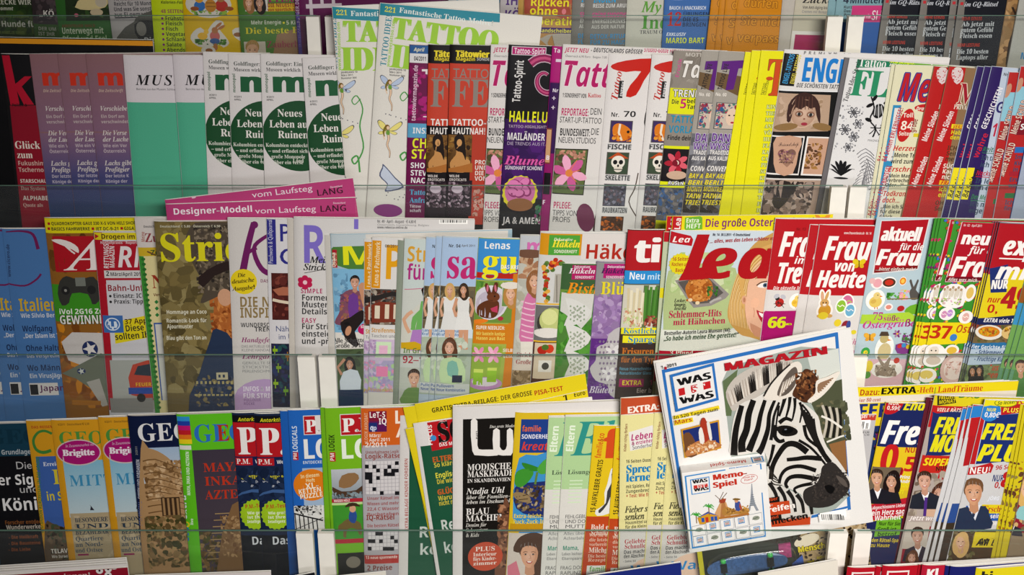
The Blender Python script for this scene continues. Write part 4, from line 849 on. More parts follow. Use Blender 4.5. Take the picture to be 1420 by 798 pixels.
mag('schuld',1,1400,100,1363,300,'red edged magazine sliver right of the pale cover with number 17',t=.003,bg='b8c0cc',art=lambda s:a_schuld(Off(s,-16,8)),bound='glued',group='red edged magazines at the right end')
mag('schuld2',1,1416,92,1378,300,'rightmost red edged magazine of the second shelf, cut by the frame',t=.003,bg='b8c0cc',art=a_schuld,bound='glued',group='red edged magazines at the right end')
mag('endm',1,1446,92,1402,300,'pale magazine at the far right end of the second shelf with dark blue edge',t=.003,bg='9aa4b8',spine='2a3a7a',bound='glued')
# ================================================================== ROW 2
def lang(key,x,y,dx,dy,label,fr,push,rot):
    def art(s):
        o=Off(s,dx,dy); o.part='headlines'; o.t(240,298,8.5,'Designer-Modell','ece4e8','B',w=111); o.t(354,296.5,8,'vom Laufsteg','e8d8e0','',w=84)
        o.part='masthead'; o.t(444,294,8.5,'LANG','3a1424','',w=36,sp=.12,hv=.3); o.t(462,283,2.5,'Deutschland','e8d8e0','')
    k=math.tan(math.radians(rot))
    return mag(key,2,x,y,x+60*k,y+60,label,W=.221,t=.004,bg='b43c74',art=art,bound='glued',group='pink magazines behind the knitting ones',fresh=fr,push=push)
def a_cic(s):
    s.part='masthead'; s.l([(53,346),(46,326),(30,321),(8,322)],(5,1.5),'6a1a50',4); s.l([(8,393),(34,396),(50,388),(57,380)],(2,3),'6a1a50',4)
    s.part='headlines'; s.t(27,431,17,'Italien','c8a428','B',w=54); s.t(29,440,6,'Wie Silvio Berlusconi','c8ccd4','B',w=72); s.t(31,459,8,'Wolfgang','1c2c50','B',w=42); s.t(32,468,6,'„Der Islam ist Teil','c8ccd4','B',w=58); s.t(36,486,8,'Ohne Haltung','1c2c50','B',w=60); s.t(37,495,5.5,'Das Versprechen','c8ccd4','B',w=50)
    s.t(38,513,8,'Wo Männer','1c2c50','B',w=56); s.t(41,523,6,'Ein Virusjäger','c8ccd4','B',w=50); s.r(40,530,40,17,'d0ccc8'); s.r(41,532,11,14,'16161a'); s.t(56,541,8,'Japan','5a1a50','B',w=34); s.t(15,384,4.5,'www.cicero.de','2a3a60','B',rot=86,w=44)
mag('cic',2,-52,318,-22,560,'blue magazine at the left end of the third shelf, mostly outside the frame',t=.003,bg='4672a8',art=a_cic,at=(2,318),bound='glued',group='blue magazines with a thin purple C')
mag('cic',2,-25,317,5,560,'blue magazine edge left of the fully readable Italier lettering',t=.003,group='blue magazines with a thin purple C')
mag('cic',2,2,318,32,560,'blue magazine with purple C and yellow word Italier',t=.003,group='blue magazines with a thin purple C')
def a_amt(s):
    s.part='color_panel'; s.r(60,303,300,21,'d8cc14'); s.tex(64,324,130,56,'7a4a1c 8a5a24 5a3410',20,16,2); s.r(72,328,62,50,'a81420'); s.r(70,395,260,52,'3a8a20'); s.tex(76,450,100,120,'a8641c 8a5018 c8801c 6a3a10',30,18,7)
    s.part='headlines'; s.r(65.5,309,3.5,3.5,'a81420'); s.t(71,312.5,4.4,'QUADROKOPTER GAUI 330 X-S VON HELI SHOP','222','B',w=118); s.r(65.5,316,3.5,3.5,'a81420'); s.t(71,320,4.4,'BASICS FAHRWERKE','222','B',w=54); s.r(127,315.5,3.5,3.5,'a81420'); s.t(133,319.6,4.4,'JET DC-9-21','222','B',w=32); s.r(167,315,3.5,3.5,'a81420'); s.t(172,319,4.4,'GIGA','222','B')
    s.t(82,436,7,'iVol 2G16 Zu','e4e4dc','B',w=62); s.t(83,450,12,'GEWINNEN','e4e4dc','B',w=72,o=('22300c',.8))
    s.part='masthead'; s.t(98,375,41,'A','e6dcd8','I',w=44,hv=1); s.p([(71,333),(84,332),(98,336),(108,343),(109,351),(100,346),(88,341),(78,337)],'e0d8d4',2); s.l([(86,337),(96,346),(104,352)],2,'e0d8d4'); s.l([(94,342),(100,350)],1.6,'e0d8d4')
    s.part='cover_picture'; s.p([(83,390),(92,383),(102,386),(118,386),(130,384),(140,400),(137,418),(128,422),(122,408),(100,407),(96,420),(86,424),(80,408)],'33332f',2); s.r(104,385,14,12,'70746c'); s.e(91,403,6,6,'222'); s.e(91,403,2,2,'8a8a84'); s.e(127,402,6,6,'222')
    s.p([(85,475),(100,461),(150,462),(150,520),(95,500)],'c4c0bc'); s.e(125,484,11,11,'24305c'); s.st(125,484,10.5,4.4,5,'d4d0cc'); s.p([(85,519),(140,490),(155,495),(150,560),(128,540),(105,525)],'6a7060'); s.e(113,515,6,4,'24305c'); s.st(113,515,5,2,5,'c4c8c0'); s.p([(120,530),(138,525),(150,562),(142,564)],'a8a49c'); s.p([(100,555),(140,556),(140,562),(100,562)],'a86a18')
mag('amt',2,60,303,89,560,'yellow topped flying magazine with a white winged A and a remote control',t=.0045,bg='8a5a20',art=a_amt)
def a_ret(s):
    s.part='color_panel'; s.p([(129,322),(141,322),(161,570),(149,570)],'a81828'); s.r(129,335,260,60,'a81828'); s.r(130,323,240,10,'d8c81c'); s.r(144,375.5,250,10.5,'cfccca'); s.r(147,389,250,180,'c8c8cc')
    s.part='masthead'; s.t(163,371,29,'RM','e0d8d8','K',w=52); s.t(151,373,7,'RETTUNGS','e0d8d8','B',rot=86,w=34); s.t(159,372,7,'MAGAZIN','e0d8d8','B',rot=86,w=30)
    s.part='headlines'; s.p([(131,325),(137,328),(131.5,332)],'a81828'); s.t(140,331.5,6.5,'Drogen im Einsatz','3a1414','B',w=82); s.t(139,338.5,3.5,'Notfallpraxis · Reportage','d8c0c0','B',w=60); s.t(147,383,6.5,'2','222','B'); s.t(153,383,5,'März/April 2011','333','B',w=46)
    s.t(149,404,8.5,'Bahn-Unfall','8a1c28','B',w=62); s.e(153,411,1.8,1.8,'222'); s.t(157,413.5,6,'Einsatz: ICE','222','B',w=44); s.e(153.5,419,1.8,1.8,'222'); s.t(158,421.5,6,'Praxis: Tipps','222','B',w=44)
    s.p([(158,447),(206,437),(208,468),(160,477)],'d8c81c',0); s.t(173,450,7,'37 Apps','3a1414','B',w=36,rot=3); s.t(174,460,8.5,'Diese','222','B',w=26,rot=3); s.t(160,472,8.5,'sollten Ihr','222','B',w=52,rot=4)
    s.part='cover_picture'; s.r(142,438,28,24,'3a68a8'); s.e(156,450,10.5,9,'d0dce8'); s.e(156,450,9,7.5,'3a68a8'); s.p([(149,451),(151,446),(161,446),(163,451),(162,455),(150,455)],'d0dce8')
    s.r(152,500,60,70,'a8aaa4'); s.p([(178,524),(184,506),(204,500),(216,500),(216,556),(182,548)],'b8402c'); s.p([(186,520),(191,508),(212,504),(212,522)],'2a3440'); s.r(178,538,40,9,'2a4a9a'); s.t(188,536,5,'FEUER','e0b020','B',w=22); s.e(196,552,6,6,'222'); s.r(152,553,60,20,'8a8a86')
mag('ret',2,129,322,150,562,'red and white rescue magazine with a yellow bubble about 37 Apps',t=.0055,bg='c8c8cc',art=a_ret,bound='glued')
def a_zn(s):
    s.part='color_panel'; s.r(189,344,200,12,'c8a828'); s.r(190,356,200,240,'d8cc94'); s.p([(190,356),(199,356),(222,575),(211,575)],'3a8a34')
    for i in range(30): s.e(198.5+i*.76,360+i*7.1,3,2.1,'2c6a2c',10)
    s.part='masthead'; s.t(201,336,12,'Zu','8a3a40','S',hv=0); s.t(209,354,7,'Zeit','3a5a2a','B',w=20); s.t(211,400,18,'Na','9a3420','S')
    s.part='headlines'; s.t(199,316,3,'Deutschland','555','B'); s.t(201,336,5,'Meine','a86a60','B',rot=87,w=14); s.t(213,411,4,'Ver','6a3a20','B')
    for i in range(3): s.p([(214+i*.5,419+i*9),(217+i*.5,416+i*9),(220+i*.5,419+i*9),(217+i*.5,422+i*9)],'2a7a3a')
    s.r(213,448,40,110,'3a5a9a'); s.r(215,450,40,108,'c8c8c0'); s.l([(204,349),(216,354)],2,'6a4a2a')
mag('zn',2,186,303,213,560,'cream magazine with a green spiral-like edge left of the straw hat cover',t=.003,bg='cfc8c2',art=a_zn)
lang('lang',228,278,-4,-22,'upper pink magazine edge, ending above the word Laufsteg of the other',False,0,11.4)
lang('langb',229,284,0,0,'lower pink magazine edge reading Designer-Modell vom Laufsteg in full',False,0,6.2)
def a_strick(s):
    s.part='cover_picture'; s.tex(213,308,110,250,'6a5c34 7a6a3e 857648 5e5230 8f8256 4e4426',150,22,4)
    s.p([(300,395),(315,400),(330,480),(326,520),(298,500),(296,440)],'a8602c',2); s.tex(290,410,36,90,'b0642c 8a4418 c88040 7a3a14',60,7,8)
    s.p([(262,318),(280,306),(330,306),(335,420),(318,405),(296,414),(278,420),(284,398),(270,370),(258,340)],'4e4438',3); s.tex(268,312,50,96,'6a5e50 3a3228 8a7c68 2a2420 7a6c58',120,5,9); s.p([(275,384),(302,366),(322,362),(322,372),(298,382),(282,398)],'2a1e1c',2)
    s.e(312,412,10,12,'c89878'); s.p([(292,470),(300,455),(330,480),(340,570),(262,570),(276,520)],'26344e',2); s.tex(270,520,56,44,'3a4660 1c2438 8a7c50 26344e',40,6,6)
    for i in range(9): s.r(272+i*6,528,3,4,'a89c6a'); s.r(270+i*6,546,4,2.4,'a89c6a')
    s.r(300,516,16,10,'b8b090'); s.r(303,519,3,4,'26344e'); s.r(309,519,3,4,'26344e')
    s.part='masthead'; s.t(221,362,38,'Stricken','d4cc1c','S',w=200,hv=.5)
    s.part='headlines'; s.t(222,315,3,'Deutschland € 5,80 · Österreich € 6,50','ccc8b0','B',w=84)
    s.tt(231,435,12,5.4,'Hommage an Coco|Romantik-Look für||Blau gibt den Ton an','e0dcc4','B',w=56); s.t(232,455,5.4,'Ajourmuster','e0dcc4','B',w=36)
mag('strick',2,213,308,232,558,'olive brown knitting magazine with yellow Stric title and a patterned wool hat',t=.006,bg='6a5c36',art=a_strick,bound='glued')
def a_kb(s):
    s.part='masthead'; s.l([(352,309),(344,340),(337,376)],(8,10),'6a1a5a',2); s.l([(383,322),(366,330),(352,345),(362,372),(380,380),(410,372)],(4,9),'6a1a5a',4); s.l([(338,362),(345,350),(356,344)],5,'6a1a5a',2); s.e(353,312,5,5,'6a1a5a')
    s.part='color_panel'; s.e(338,391,18.5,17.5,'e0c81c')
    s.part='headlines'; s.t(330,385,5.6,'Die','5a4a14','I',hv=.3,rot=6); s.t(322,394,5.6,'deutsche','5a4a14','I',hv=.3,w=31,rot=6); s.t(323,404,5.6,'Ausgabe!','5a4a14','I',hv=.3,w=31,rot=6)
    s.t(361,392,4.5,'DAS','8a5a70','B'); s.t(332,426,14,'DIE NEUE','8a7448','B',w=72); s.t(333,441,14,'INSPIRATION','8a7448','B',w=96); s.t(334,454,6,'WUNDERSCHÖNE','444','B',w=60); s.t(353,460,6,'TRENDS','444','B',w=34)
    s.t(335,475,6.5,'Handgefertigt','8a2a68','J',w=56); s.tt(335,482.5,5.2,3.6,'DAS AKTUELLE GESCHENK|KLEINE HANDARBEITEN','888','',w=58); s.t(336,498,6.5,'Lehrgang','8a2a68','J',w=46); s.tt(336,505.5,5.8,3.6,'GEROLLTE SEIDE|STICKSTICHE|PERLENSCHMUCK','888','',w=50)
    s.e(368,560,46,34,'b89ac4'); s.tt(337,543,9.5,6.5,'INFOS & MUSTER|FÜR STRICKEN','e4dce8','B',w=60); s.tt(338,557,5,3.6,'PULLOVER|RÖCKE','8a6a98','B')
mag('kb',2,315,303,325,558,'white magazine with a handwritten purple K and a yellow bubble',t=.005,bg='cdc9c4',art=a_kb,bound='glued')
def a_patch(s):
    s.part='color_panel'; s.r(369,304,13,64,'2c2c80'); s.part='masthead'; s.t(387,335,24,'PATCH','2c2c80','',w=98,hv=.5); s.t(387,367,22,'GUILT','2c2c80','',w=98,hv=.5); s.part='headlines'; s.t(378.5,366,6,'Patchwork & Quiltjournal','c8c8dc','',rot=90,w=60); s.t(382,460,7.5,'Nähmaschine','44507a','',w=60); s.t(386,471,7.5,'im Urlaub','44507a','',w=42)
    s.part='cover_picture'; s.r(376,379,120,66,'4a1c18'); s.tex(376,379,60,66,'5a2420 3a1210 7a3a30 2a0c0c',40,9,4); s.p([(378,402),(392,398),(420,400),(420,410),(386,410)],'a8644a'); s.l([(378,416),(400,420),(420,418)],4,'d8c8b0',2)
    s.r(376,477,120,90,'1a1e34'); s.tex(376,478,50,84,'1c2c5a 142040 24504a 2a2450',44,7,5)
    for i,(a,b,c) in enumerate(((378,484,'8ab020'),(396,492,'a06a1c'),(383,508,'7a9a20'),(400,520,'3a7a3a'),(379,530,'8ab020'),(393,540,'6a9a28'),(405,500,'c8b030'))): s.r(a,b,7,4,c); s.r(a+2,b-4,1.4,13,c)
mag('patch',2,369,304,376,558,'patchwork magazine with a dark blue upright label and dark red cloth picture',t=.004,bg='d2d0d2',art=a_patch,bound='glued')
mag('white1',2,398,304,402,556,'plain white magazine edge left of the big lilac R',t=.003,bg='c8c2b8')
def a_reb(s):
    s.part='masthead'; s.t(417,365,52,'R','7a6ac0','B',w=32); s.r(491,304,6,14,'7a6ac0')
    s.part='headlines'; s.t(430,365,9,'Meine','222','I',w=34,hv=.3); s.t(421,375,9,'Strickmode','222','I',w=60,hv=.3); s.l([(422,379),(470,370)],.8,'222')
    s.t(417,407,6.5,'SIMPLE','a81c5a','B',w=30,sp=.1); s.tt(418,417,9.6,8,'Formen,|Muster|Details','333','B'); s.t(418,448,6.5,'EASY','a81c5a','B',w=20,sp=.1); s.tt(418,457,10.2,8,'Für Strick|einsteiger|und -profis','333','B')
    s.t(523,309,4,'Nr. 49 · April - August · € 4,80 €','555','B',w=54); s.t(523,313,2.6,'Österreich, Luxembourg, Belgien','888','',w=72); s.t(523,317,3.4,'www.rebecca-online.de','555','B',w=42); bars(s,611,300,36,9)
    s.part='cover_picture'
    for i in range(6): a=i*1.05+.5; s.e(423+6.5*math.cos(a),392+6*math.sin(a),4.4,4,'b81c4a')
    s.e(423,392,3,3,'e8c0c8')
mag('reb',2,407,302,410,556,'wide white knitting magazine with a lilac R, a pink flower and a barcode',W=.213,t=.0055,bg='d2cfcc',art=a_reb)
mag('dia0',2,450,327,458,555,'pale blue magazine edge left of the woman in the purple jacket',t=.003,bg='c8c4bc')
def a_dia(s):
    s.part='color_panel'; s.r(459,326,200,22,'b8c4c8'); s.r(507,325,200,24,'d2cec6'); s.p([(459,346),(480,342),(600,342),(600,370),(485,374),(460,360)],'4a7a34',2); s.p([(459,373),(600,375),(600,480),(462,480)],'7ab0d0'); s.r(464,462,200,100,'d8d4cc'); s.r(466,485,200,80,'4a5a3c')
    s.part='masthead'; s.t(471,368,26,'MASCHEN','dcdc1c','B',w=285); s.t(467,369,5,'Diana','e8e0b0','B',rot=90,w=18) ; s.part='color_panel'; s.r(460.5,347,6.5,25,'a81c2c'); s.part='headlines'; s.t(465.5,371,5,'Diana','e8dcc8','B',rot=90,w=20)
    s.part='cover_picture'; s.tex(462,380,20,90,'6a98b8 5a88a8 88b4cc',20,8,3); s.p([(472,430),(472,412),(484,402),(498,404),(504,416),(502,436),(494,454),(474,452),(464,448)],'7a4a5c',3); s.tex(470,408,32,40,'8a4a68 a85a4a 5a3a58 a07040',34,5,2); s.p([(484,410),(496,410),(496,438),(484,440)],'6a3a8a',2)
    s.p([(472,448),(486,440),(502,430),(508,440),(492,460),(498,478),(490,480),(478,468)],'241c1c',2); s.e(483,459,4,7,'c08a6a',-20); s.e(481,449,4,2,'181414'); s.p([(497,396),(506,392),(510,410),(504,426),(500,410)],'c08a6a',2)
    face(s,492,392,17,'c8957a','1c1412',0); s.e(508,456,12,8,'b8145c',10)
    s.part='headlines'; s.t(500,455,3.6,'SIE','eee','B'); s.t(462,476,6.5,'Alle Schnitte','444','',w=44,hv=.2); s.t(463,483,6.5,'Größe 38 bis 54','444','',w=54,hv=.2)
    s.part='cover_picture'; s.tex(470,486,50,70,'4a5a3c 3a4430 6a7a58',20,10,6); face(s,485,505,15,'b8866a','1c1412',1); s.p([(476,516),(496,514),(500,540),(472,542)],'c4ccd4',2); s.l([(474,520),(468,510),(478,498)],4,'b8866a'); s.p([(470,541),(503,540),(505,570),(466,570)],'1c2c4a')
mag('dia',2,458,325,468,555,'knitting magazine with yellow M and a dark-haired woman in a purple jacket',t=.003,bg='9ab4c0',art=a_dia)
def a_plate(s):
    s.part='color_panel'; s.r(516,334,13,67,'d89018'); s.part='masthead'; s.t(526,397,6.5,"Lena's Patchwork",'e8d8b0','B',rot=89,w=60); s.t(532,387,47,'PATCH','dc9c14','B',w=150); s.t(534,343,4,'08/2011','444','B')
    s.part='cover_picture'; s.r(514,401,200,50,'4a4440'); s.tex(514,401,52,50,'8a8478 5a3a24 2a2624 b8b0a0 6a2c1c',60,7,3); s.p([(517,424),(528,418),(552,420),(554,446),(518,448)],'7a3424'); s.r(522,424,7,18,'d8ccb4'); s.r(536,422,6,20,'d8c8b0'); s.r(548,422,4,20,'d8c8b0'); s.p([(514,412),(545,404),(566,406),(566,412),(545,410),(516,420)],'2a2624')
    s.r(513,452,200,19,'d6d4d0'); s.r(513,471,200,30,'c8b4cc'); s.r(524,474,22,22,'c8e0b8'); s.r(529,479,12,12,'e0b0c8'); s.tex(513,472,12,22,'8aa8c0 a888b0 b8a0c0',16,5,4); s.r(512,500,200,56,'a8a0c0'); s.tex(512,500,50,44,'d890b0 a8c890 9a90b8 c8b0d8',50,7,7); s.r(526,508,16,14,'e080a8'); s.r(512,544,200,20,'d8d4cc')
    s.part='headlines'; s.t(518,461,6,'Streifenmuster','c89028','B',w=46); s.t(518,468,4.5,'Taschen und','999','B',w=34); s.t(515,543,5,'Prinzenkissen','c89a50','B',w=42)
mag('plate',2,505,332,504,548,'covered patchwork magazine with an orange upright strip, left copy',t=.003,bg='d6d4d0',art=a_plate,at=(516,330),group='orange striped patchwork magazines')
mag('plate',2,516,330,510,550,'patchwork magazine with orange strip, big orange P and quilted bag picture',t=.0035,group='orange striped patchwork magazines')
mag('gre',2,552,334,545,548,'grey green magazine edge left of the girl in the green top',t=.004,bg='8a9484')
def a_fuer(s):
    s.part='color_panel'; s.r(561,332,200,70,'c0ccc8'); s.l([(561,402),(590,400),(620,396)],1,'c06080')
    s.part='masthead'; s.t(564,363,21,'Strick','d09a30','B',w=60); s.t(564,388,21,'für','a82c7a','B',w=28)
    s.part='cover_picture'; s.p([(555,470),(562,440),(600,410),(640,400),(640,490),(556,486)],'c8c8bc',2); s.p([(570,455),(572,440),(582,430),(584,418),(594,420),(600,428),(600,458),(572,458)],'6aa858',2); s.l([(572,432),(560,444),(568,462)],5,'d0a080',2); s.p([(572,458),(602,456),(608,490),(566,486)],'a878b8'); s.p([(584,402),(594,397),(600,415),(596,438),(588,440),(590,420)],'221814',2); s.e(592,404,5,7,'d0a080'); s.p([(555,476),(575,474),(600,484),(600,488),(556,484)],'c8a018')
    s.part='headlines'; s.t(559,490,7,'In Größe','5a7a3a','B',w=40); s.t(558,504,10,'92–146','a82438','K',w=44)
    s.part='cover_picture'; s.r(554,510,80,60,'b8bcb0'); face(s,574,525,22,'cfa084','3a2418',0); s.p([(558,548),(566,538),(588,540),(594,556),(556,560)],'6a8a4a',2)
mag('fuer',2,561,331,553,546,'pale magazine with gold Str, purple für and a child in a green top',t=.003,bg='c4c8c0',art=a_fuer)
def a_sab(s):
    s.part='color_panel'; s.r(614,330,200,66,'a4bcd8'); s.r(670,326,200,70,'d2cec6'); s.r(610,396,200,62,'6a5c44'); s.r(606,458,200,90,'a8b4a4'); s.r(604,455,200,12,'c8d4dc'); s.r(603,530,200,14,'c8ccc8')
    s.part='masthead'; s.t(618,385,42,'sabrina','b8286c','S',w=148,hv=.6)
    s.part='headlines'; s.t(622,343,4.4,'Nr. 04','333','B'); s.t(640,342,3,'April 2011','666','B'); s.t(609,459.5,4,'Länger anhaltende','3a6aa0','B',w=40); s.t(608,464.5,4,'Kraft aus Wolle','3a6aa0','B',w=34); s.t(606,535,4,'Pullovern','3a5a9a','B'); s.t(606,540.5,4,'Neue Kombination','3a5a9a','B',w=40)
    s.part='cover_picture'; s.tex(610,397,48,56,'5a5038 7a6c50 8a8068 4a4030',40,9,5); person(s,624,393,90,'dcdcd8','d8d8d4','c8a060','d0a080'); person(s,643,393,90,'d8d8d4','dcdcd8','3a2a1c','c89474')
    s.tex(605,466,46,64,'b0bca8 9aa890 c8d0c0',24,10,6); face(s,624,480,20,'d0a288','5a3a28',1); s.p([(612,500),(622,494),(640,496),(646,526),(612,528)],'b8d0a0',2); s.p([(622,500),(634,500),(636,520),(622,518)],'7ab0a0',2); s.r(628,518,14,10,'1c2440')
for a,b,c,d,l in ((591,329,581,545,'leftmost of the three magazines with a crimson s on pale blue'),(605,328,595,545,'middle, narrowest of the three crimson s magazines')):
    mag('sab',2,a,b,c,d,l,t=.0025,bg='b0c0cc',art=a_sab,at=(614,328),group='pale blue knitting magazines with two girls in white')
mag('sab',2,614,328,603,544,'pale blue knitting magazine with crimson sa and two girls in white dresses',t=.003,group='pale blue knitting magazines with two girls in white')
def a_gut(s):
    s.part='color_panel'; s.r(663,331,200,58,'3a88c8'); s.r(660,378,58,8,'b02418'); s.r(716,374,80,6,'b02418'); s.r(656,449,240,28,'c87818'); s.p([(712,380),(900,380),(890,560),(694,560)],'c8781c')
    s.part='masthead'; s.t(671,345,10,'Lenas','e8e8e4','B',w=36); s.t(668,378,33,'gutes','e8e020','S',w=105,hv=.5,o=('2868a0',.8)); s.t(694,373,5.5,'DAS KREATIV','e8e4dc','B',w=40)
    s.part='headlines'; s.t(660,457,5,'SUPER NIEDLICH:','e8e4d4','B',w=40); s.tt(660,465,6.5,4.6,'Wir basteln lustige|Hasen aus Bast','e0cc60','B',w=40)
    s.part='cover_picture'; s.r(657,390,56,58,'6a8a3a'); s.tex(657,390,54,20,'4a7a2a 8aa848 5a903a',24,8,4); s.e(680,420,24,24,'d0ccd4'); s.e(680,422,20,19,'b8b0bc')
    s.p([(663,438),(662,426),(672,418),(684,416),(692,420),(690,436),(680,442)],'5a3018',3); s.e(684,412,9,7,'6a3a20'); s.p([(676,408),(672,396),(676,393),(681,406)],'5a3018',2); s.p([(682,406),(686,392),(691,394),(688,408)],'5a3018',2); s.e(676,400,1.5,5,'c86a7a',0); s.e(687,400,1.5,5,'c86a7a',10); s.e(686,411,1.2,1.2,'k'); s.p([(680,428),(690,424),(690,434),(682,432)],'b83a5a'); s.e(665,446,12,3,'e07820',8); s.e(694,442,4,3,'a82c3a')
    s.r(697,392,28,34,'c8c4c0'); s.r(698,393,26,32,'6a8a4a'); face(s,708,407,20,'d8a888','b08040',1); s.e(708,396,14,5,'dcd4c8')
    s.r(652,480,44,78,'8aa838'); flower(s,664,492,12,'e088b0',6,'f0c0d0'); flower(s,684,492,13,'e494b8',6,'f0c0d0'); s.e(672,532,24,9,'b888b8'); s.e(672,530,18,6,'d8d0d8'); s.r(657,512,13,22,'8ab828'); s.r(676,510,13,20,'8ab828'); s.r(657,512,13,5,'c8d860'); s.r(676,510,13,4,'c8d860')
    s.part='headlines'; s.tt(697,488,8,4.5,'SELBST|GEMACHT','e8e0d0','B')
mag('gut',2,664,330,651,545,'blue and orange craft magazine with yellow gu and a brown chocolate rabbit',t=.003,bg='9aa848',art=a_gut)
def a_sand(s):
    s.part='cover_picture'; s.r(722,327,200,30,'b8bcc0'); s.tex(720,357,80,30,'8a5a3c a87a5a 7a5038 c0a080',20,12,3); s.r(718,390,200,90,'b8b8ac'); s.tex(716,388,60,100,'b0b0a4 c4c4b8 a8a490',24,12,4)
    s.p([(726,420),(734,404),(744,400),(752,410),(752,470),(722,474),(722,450)],'c8709c',3)
    for i in range(7): s.l([(723,418+i*8),(738,422+i*8),(752,418+i*8)],1.8,'e0b8c8',2)
    face(s,741,390,22,'d0a080','8a5a34',1); s.p([(722,474),(745,474),(742,500),(722,500)],'d8d4c8'); s.r(712,500,200,14,'c8bcb0'); s.r(708,514,200,40,'8a7458'); s.tex(706,514,60,40,'7a6448 a89070 6a5438',30,9,8)
    s.part='masthead'; s.t(728,356,26,'m','c86aa8','B',w=26); s.part='headlines'; s.t(716,495,6,'Strick','9a4a4a','S'); s.t(715,505,6,'Großer','9a4a4a','S'); s.e(735,352,22,6,'6a4a38')
mag('sand',2,722,326,709,530,'sandy magazine with a girl in a pink striped knitted coat',t=.003,bg='b8b8ac',art=a_sand)
def a_haek(s):
    s.part='color_panel'; s.r(750,324,58,30,'cc8c14'); s.r(762,326,43,28,'4a9a34'); s.r(808,324,150,36,'d4cec8'); s.r(744,355,240,67,'c8c8c4'); s.r(744,421,200,2,'d8a828'); s.r(742,424,200,50,'6a6a68'); s.r(738,474,200,60,'4a2a20'); s.r(740,473,200,2,'d8a828')
    s.part='masthead'; s.t(766,343,10,'Häkeln','e8d830','J',w=38,hv=.2); s.t(768,334,4,'Dekorative','e8e8d0','J',w=26); s.t(768,351,4.5,'SONDERHEFT','e0e0c8','B',w=32); s.t(810,359,20,'Häkeln','a82818','B',w=92)
    s.part='cover_picture'
    R=random.Random(6)
    for i in range(34):
        a=i/33*3.1; cx=764+19*(1-math.cos(a))*.9; cy=372+ (i*2 if i>14 else 0)-10*math.sin(a); 
        s.e(cx+R.uniform(-4,4),cy+R.uniform(-4,4),3.4,3,R.choice(['c84a1c','b02c18','d88a28','4a6a2a','5a7a30','8a1c20']))
    for i in range(20): s.e(757+R.uniform(-3,3),365+i*2.8,3.2,2.8,R.choice(['c84a1c','4a6a2a','5a7a30','b02c18','d8a040']))
    s.r(770,380,26,40,'a8a498'); s.l([(772,382),(772,420)],1.2,'6a645a'); s.l([(792,382),(792,420)],1.2,'6a645a')
    s.e(765,448,20,20,'3a3834'); s.e(765,444,17,17,'b8c078'); s.e(762,440,11,11,'d0d490'); s.e(760,462,20,7,'d8d4cc')
    s.r(742,476,30,50,'c8b8a0'); s.e(752,486,7,6,'a82418'); s.e(762,484,6,6,'c83a20'); s.e(756,482,5,4,'4a6a2a'); s.r(747,500,18,16,'d8d4cc'); s.e(756,508,5,5,'3a3834')
mag('haek',2,750,322,736,528,'orange headed crochet magazine with flower garland picture and red Häk title',W=.2,t=.0045,bg='c8c8c4',art=a_haek)
def lace(s,X,Y,n,w,c,k=1):
    for j in range(n):
        cy=Y+j*36*k; s.p([(X,cy-20*k),(X+w*.5,cy-16*k),(X+w,cy-2*k),(X+w*.6,cy+14*k),(X-2,cy+18*k),(X+w*.15,cy)],c,2)
        for i in range(5):
            for q in range(4): s.e(X+w*.2+i*w*.13,cy-9*k+q*6*k+(i%2)*2,1.2,1.4,'8a9a80')
        for i in range(6): s.e(X+w*.45+6*math.cos(i*1.05),cy+6*math.sin(i*1.05),2.6,1.5,'9aa090',-i*60)
def a_bis(s):
    s.part='color_panel'; s.r(780,366,200,36,'3a5a34'); s.r(794,368,100,20,'a81c5c'); s.r(776,402,200,20,'6a8a3a')
    s.part='cover_picture'; s.tex(772,404,60,140,'3a7a24 4a8a30 2c6420 5a9a3c',50,12,3); s.p([(779,406),(824,408),(820,440),(806,456),(784,436),(777,432)],'c8c8c0'); lace(s,784,434,4,36,'d0d0ca')
    s.part='masthead'; s.t(789,379,7,'Häkeln','e0d8dc','J',w=36); s.t(796,371.5,3.5,'Dekoratives','e8d0dc','B',w=22); s.t(797,386,3.6,'SONDERHEFT','e8d0dc','B',w=26); s.t(786,407,15,'Bistro','e08a18','J',w=56)
mag('bis',2,780,366,768,530,'small green crochet booklet with white lace triangles, orange Bis',W=.15,t=.0025,bg='4a7a34',art=a_bis)
def a_blu(s):
    s.part='color_panel'; s.r(828,364,200,48,'8a8888'); s.r(838,366,60,20,'a81c6c'); s.r(822,412,200,60,'8a6a9a'); s.r(816,470,200,100,'5a2a7a')
    s.part='cover_picture'; s.tex(822,408,50,60,'9a7aac 7a5a90 b49cc0 8a7098',40,10,6); s.tex(814,474,50,80,'5a2a7a 6a3a8a 4a2068',30,12,2); s.p([(864,460),(846,462),(840,476),(828,482),(826,500),(818,512),(826,528),(842,534),(846,548),(866,548)],'b4b0b0',3)
    for i in range(7):
        for j in range(10): s.e(832+i*5+(j%2)*2,474+j*7.5,1.5,1.8,'7a6a80')
    flower(s,850,488,12,'c8c4c4',7,'8a8090'); flower(s,844,518,11,'c8c4c4',7,'8a8090')
    s.part='masthead'; s.t(834,379,7,'Häkeln','4a1a50','J',w=36); s.t(842,371.5,3.5,'Dekoratives','e8d0dc','B',w=24); s.t(840,386,3.6,'SONDERHEFT','e8d0dc','B',w=26); s.t(832,408,17,'Blüten','dccc28','S',w=62)
    s.part='headlines'; s.t(817,545,9,'Blüten','d0c8d8','J',w=32)
mag('blu',2,828,363,813,553,'small violet crochet booklet with a grey lace cloth, yellow Blü',W=.15,t=.0025,bg='7a6a88',art=a_blu)
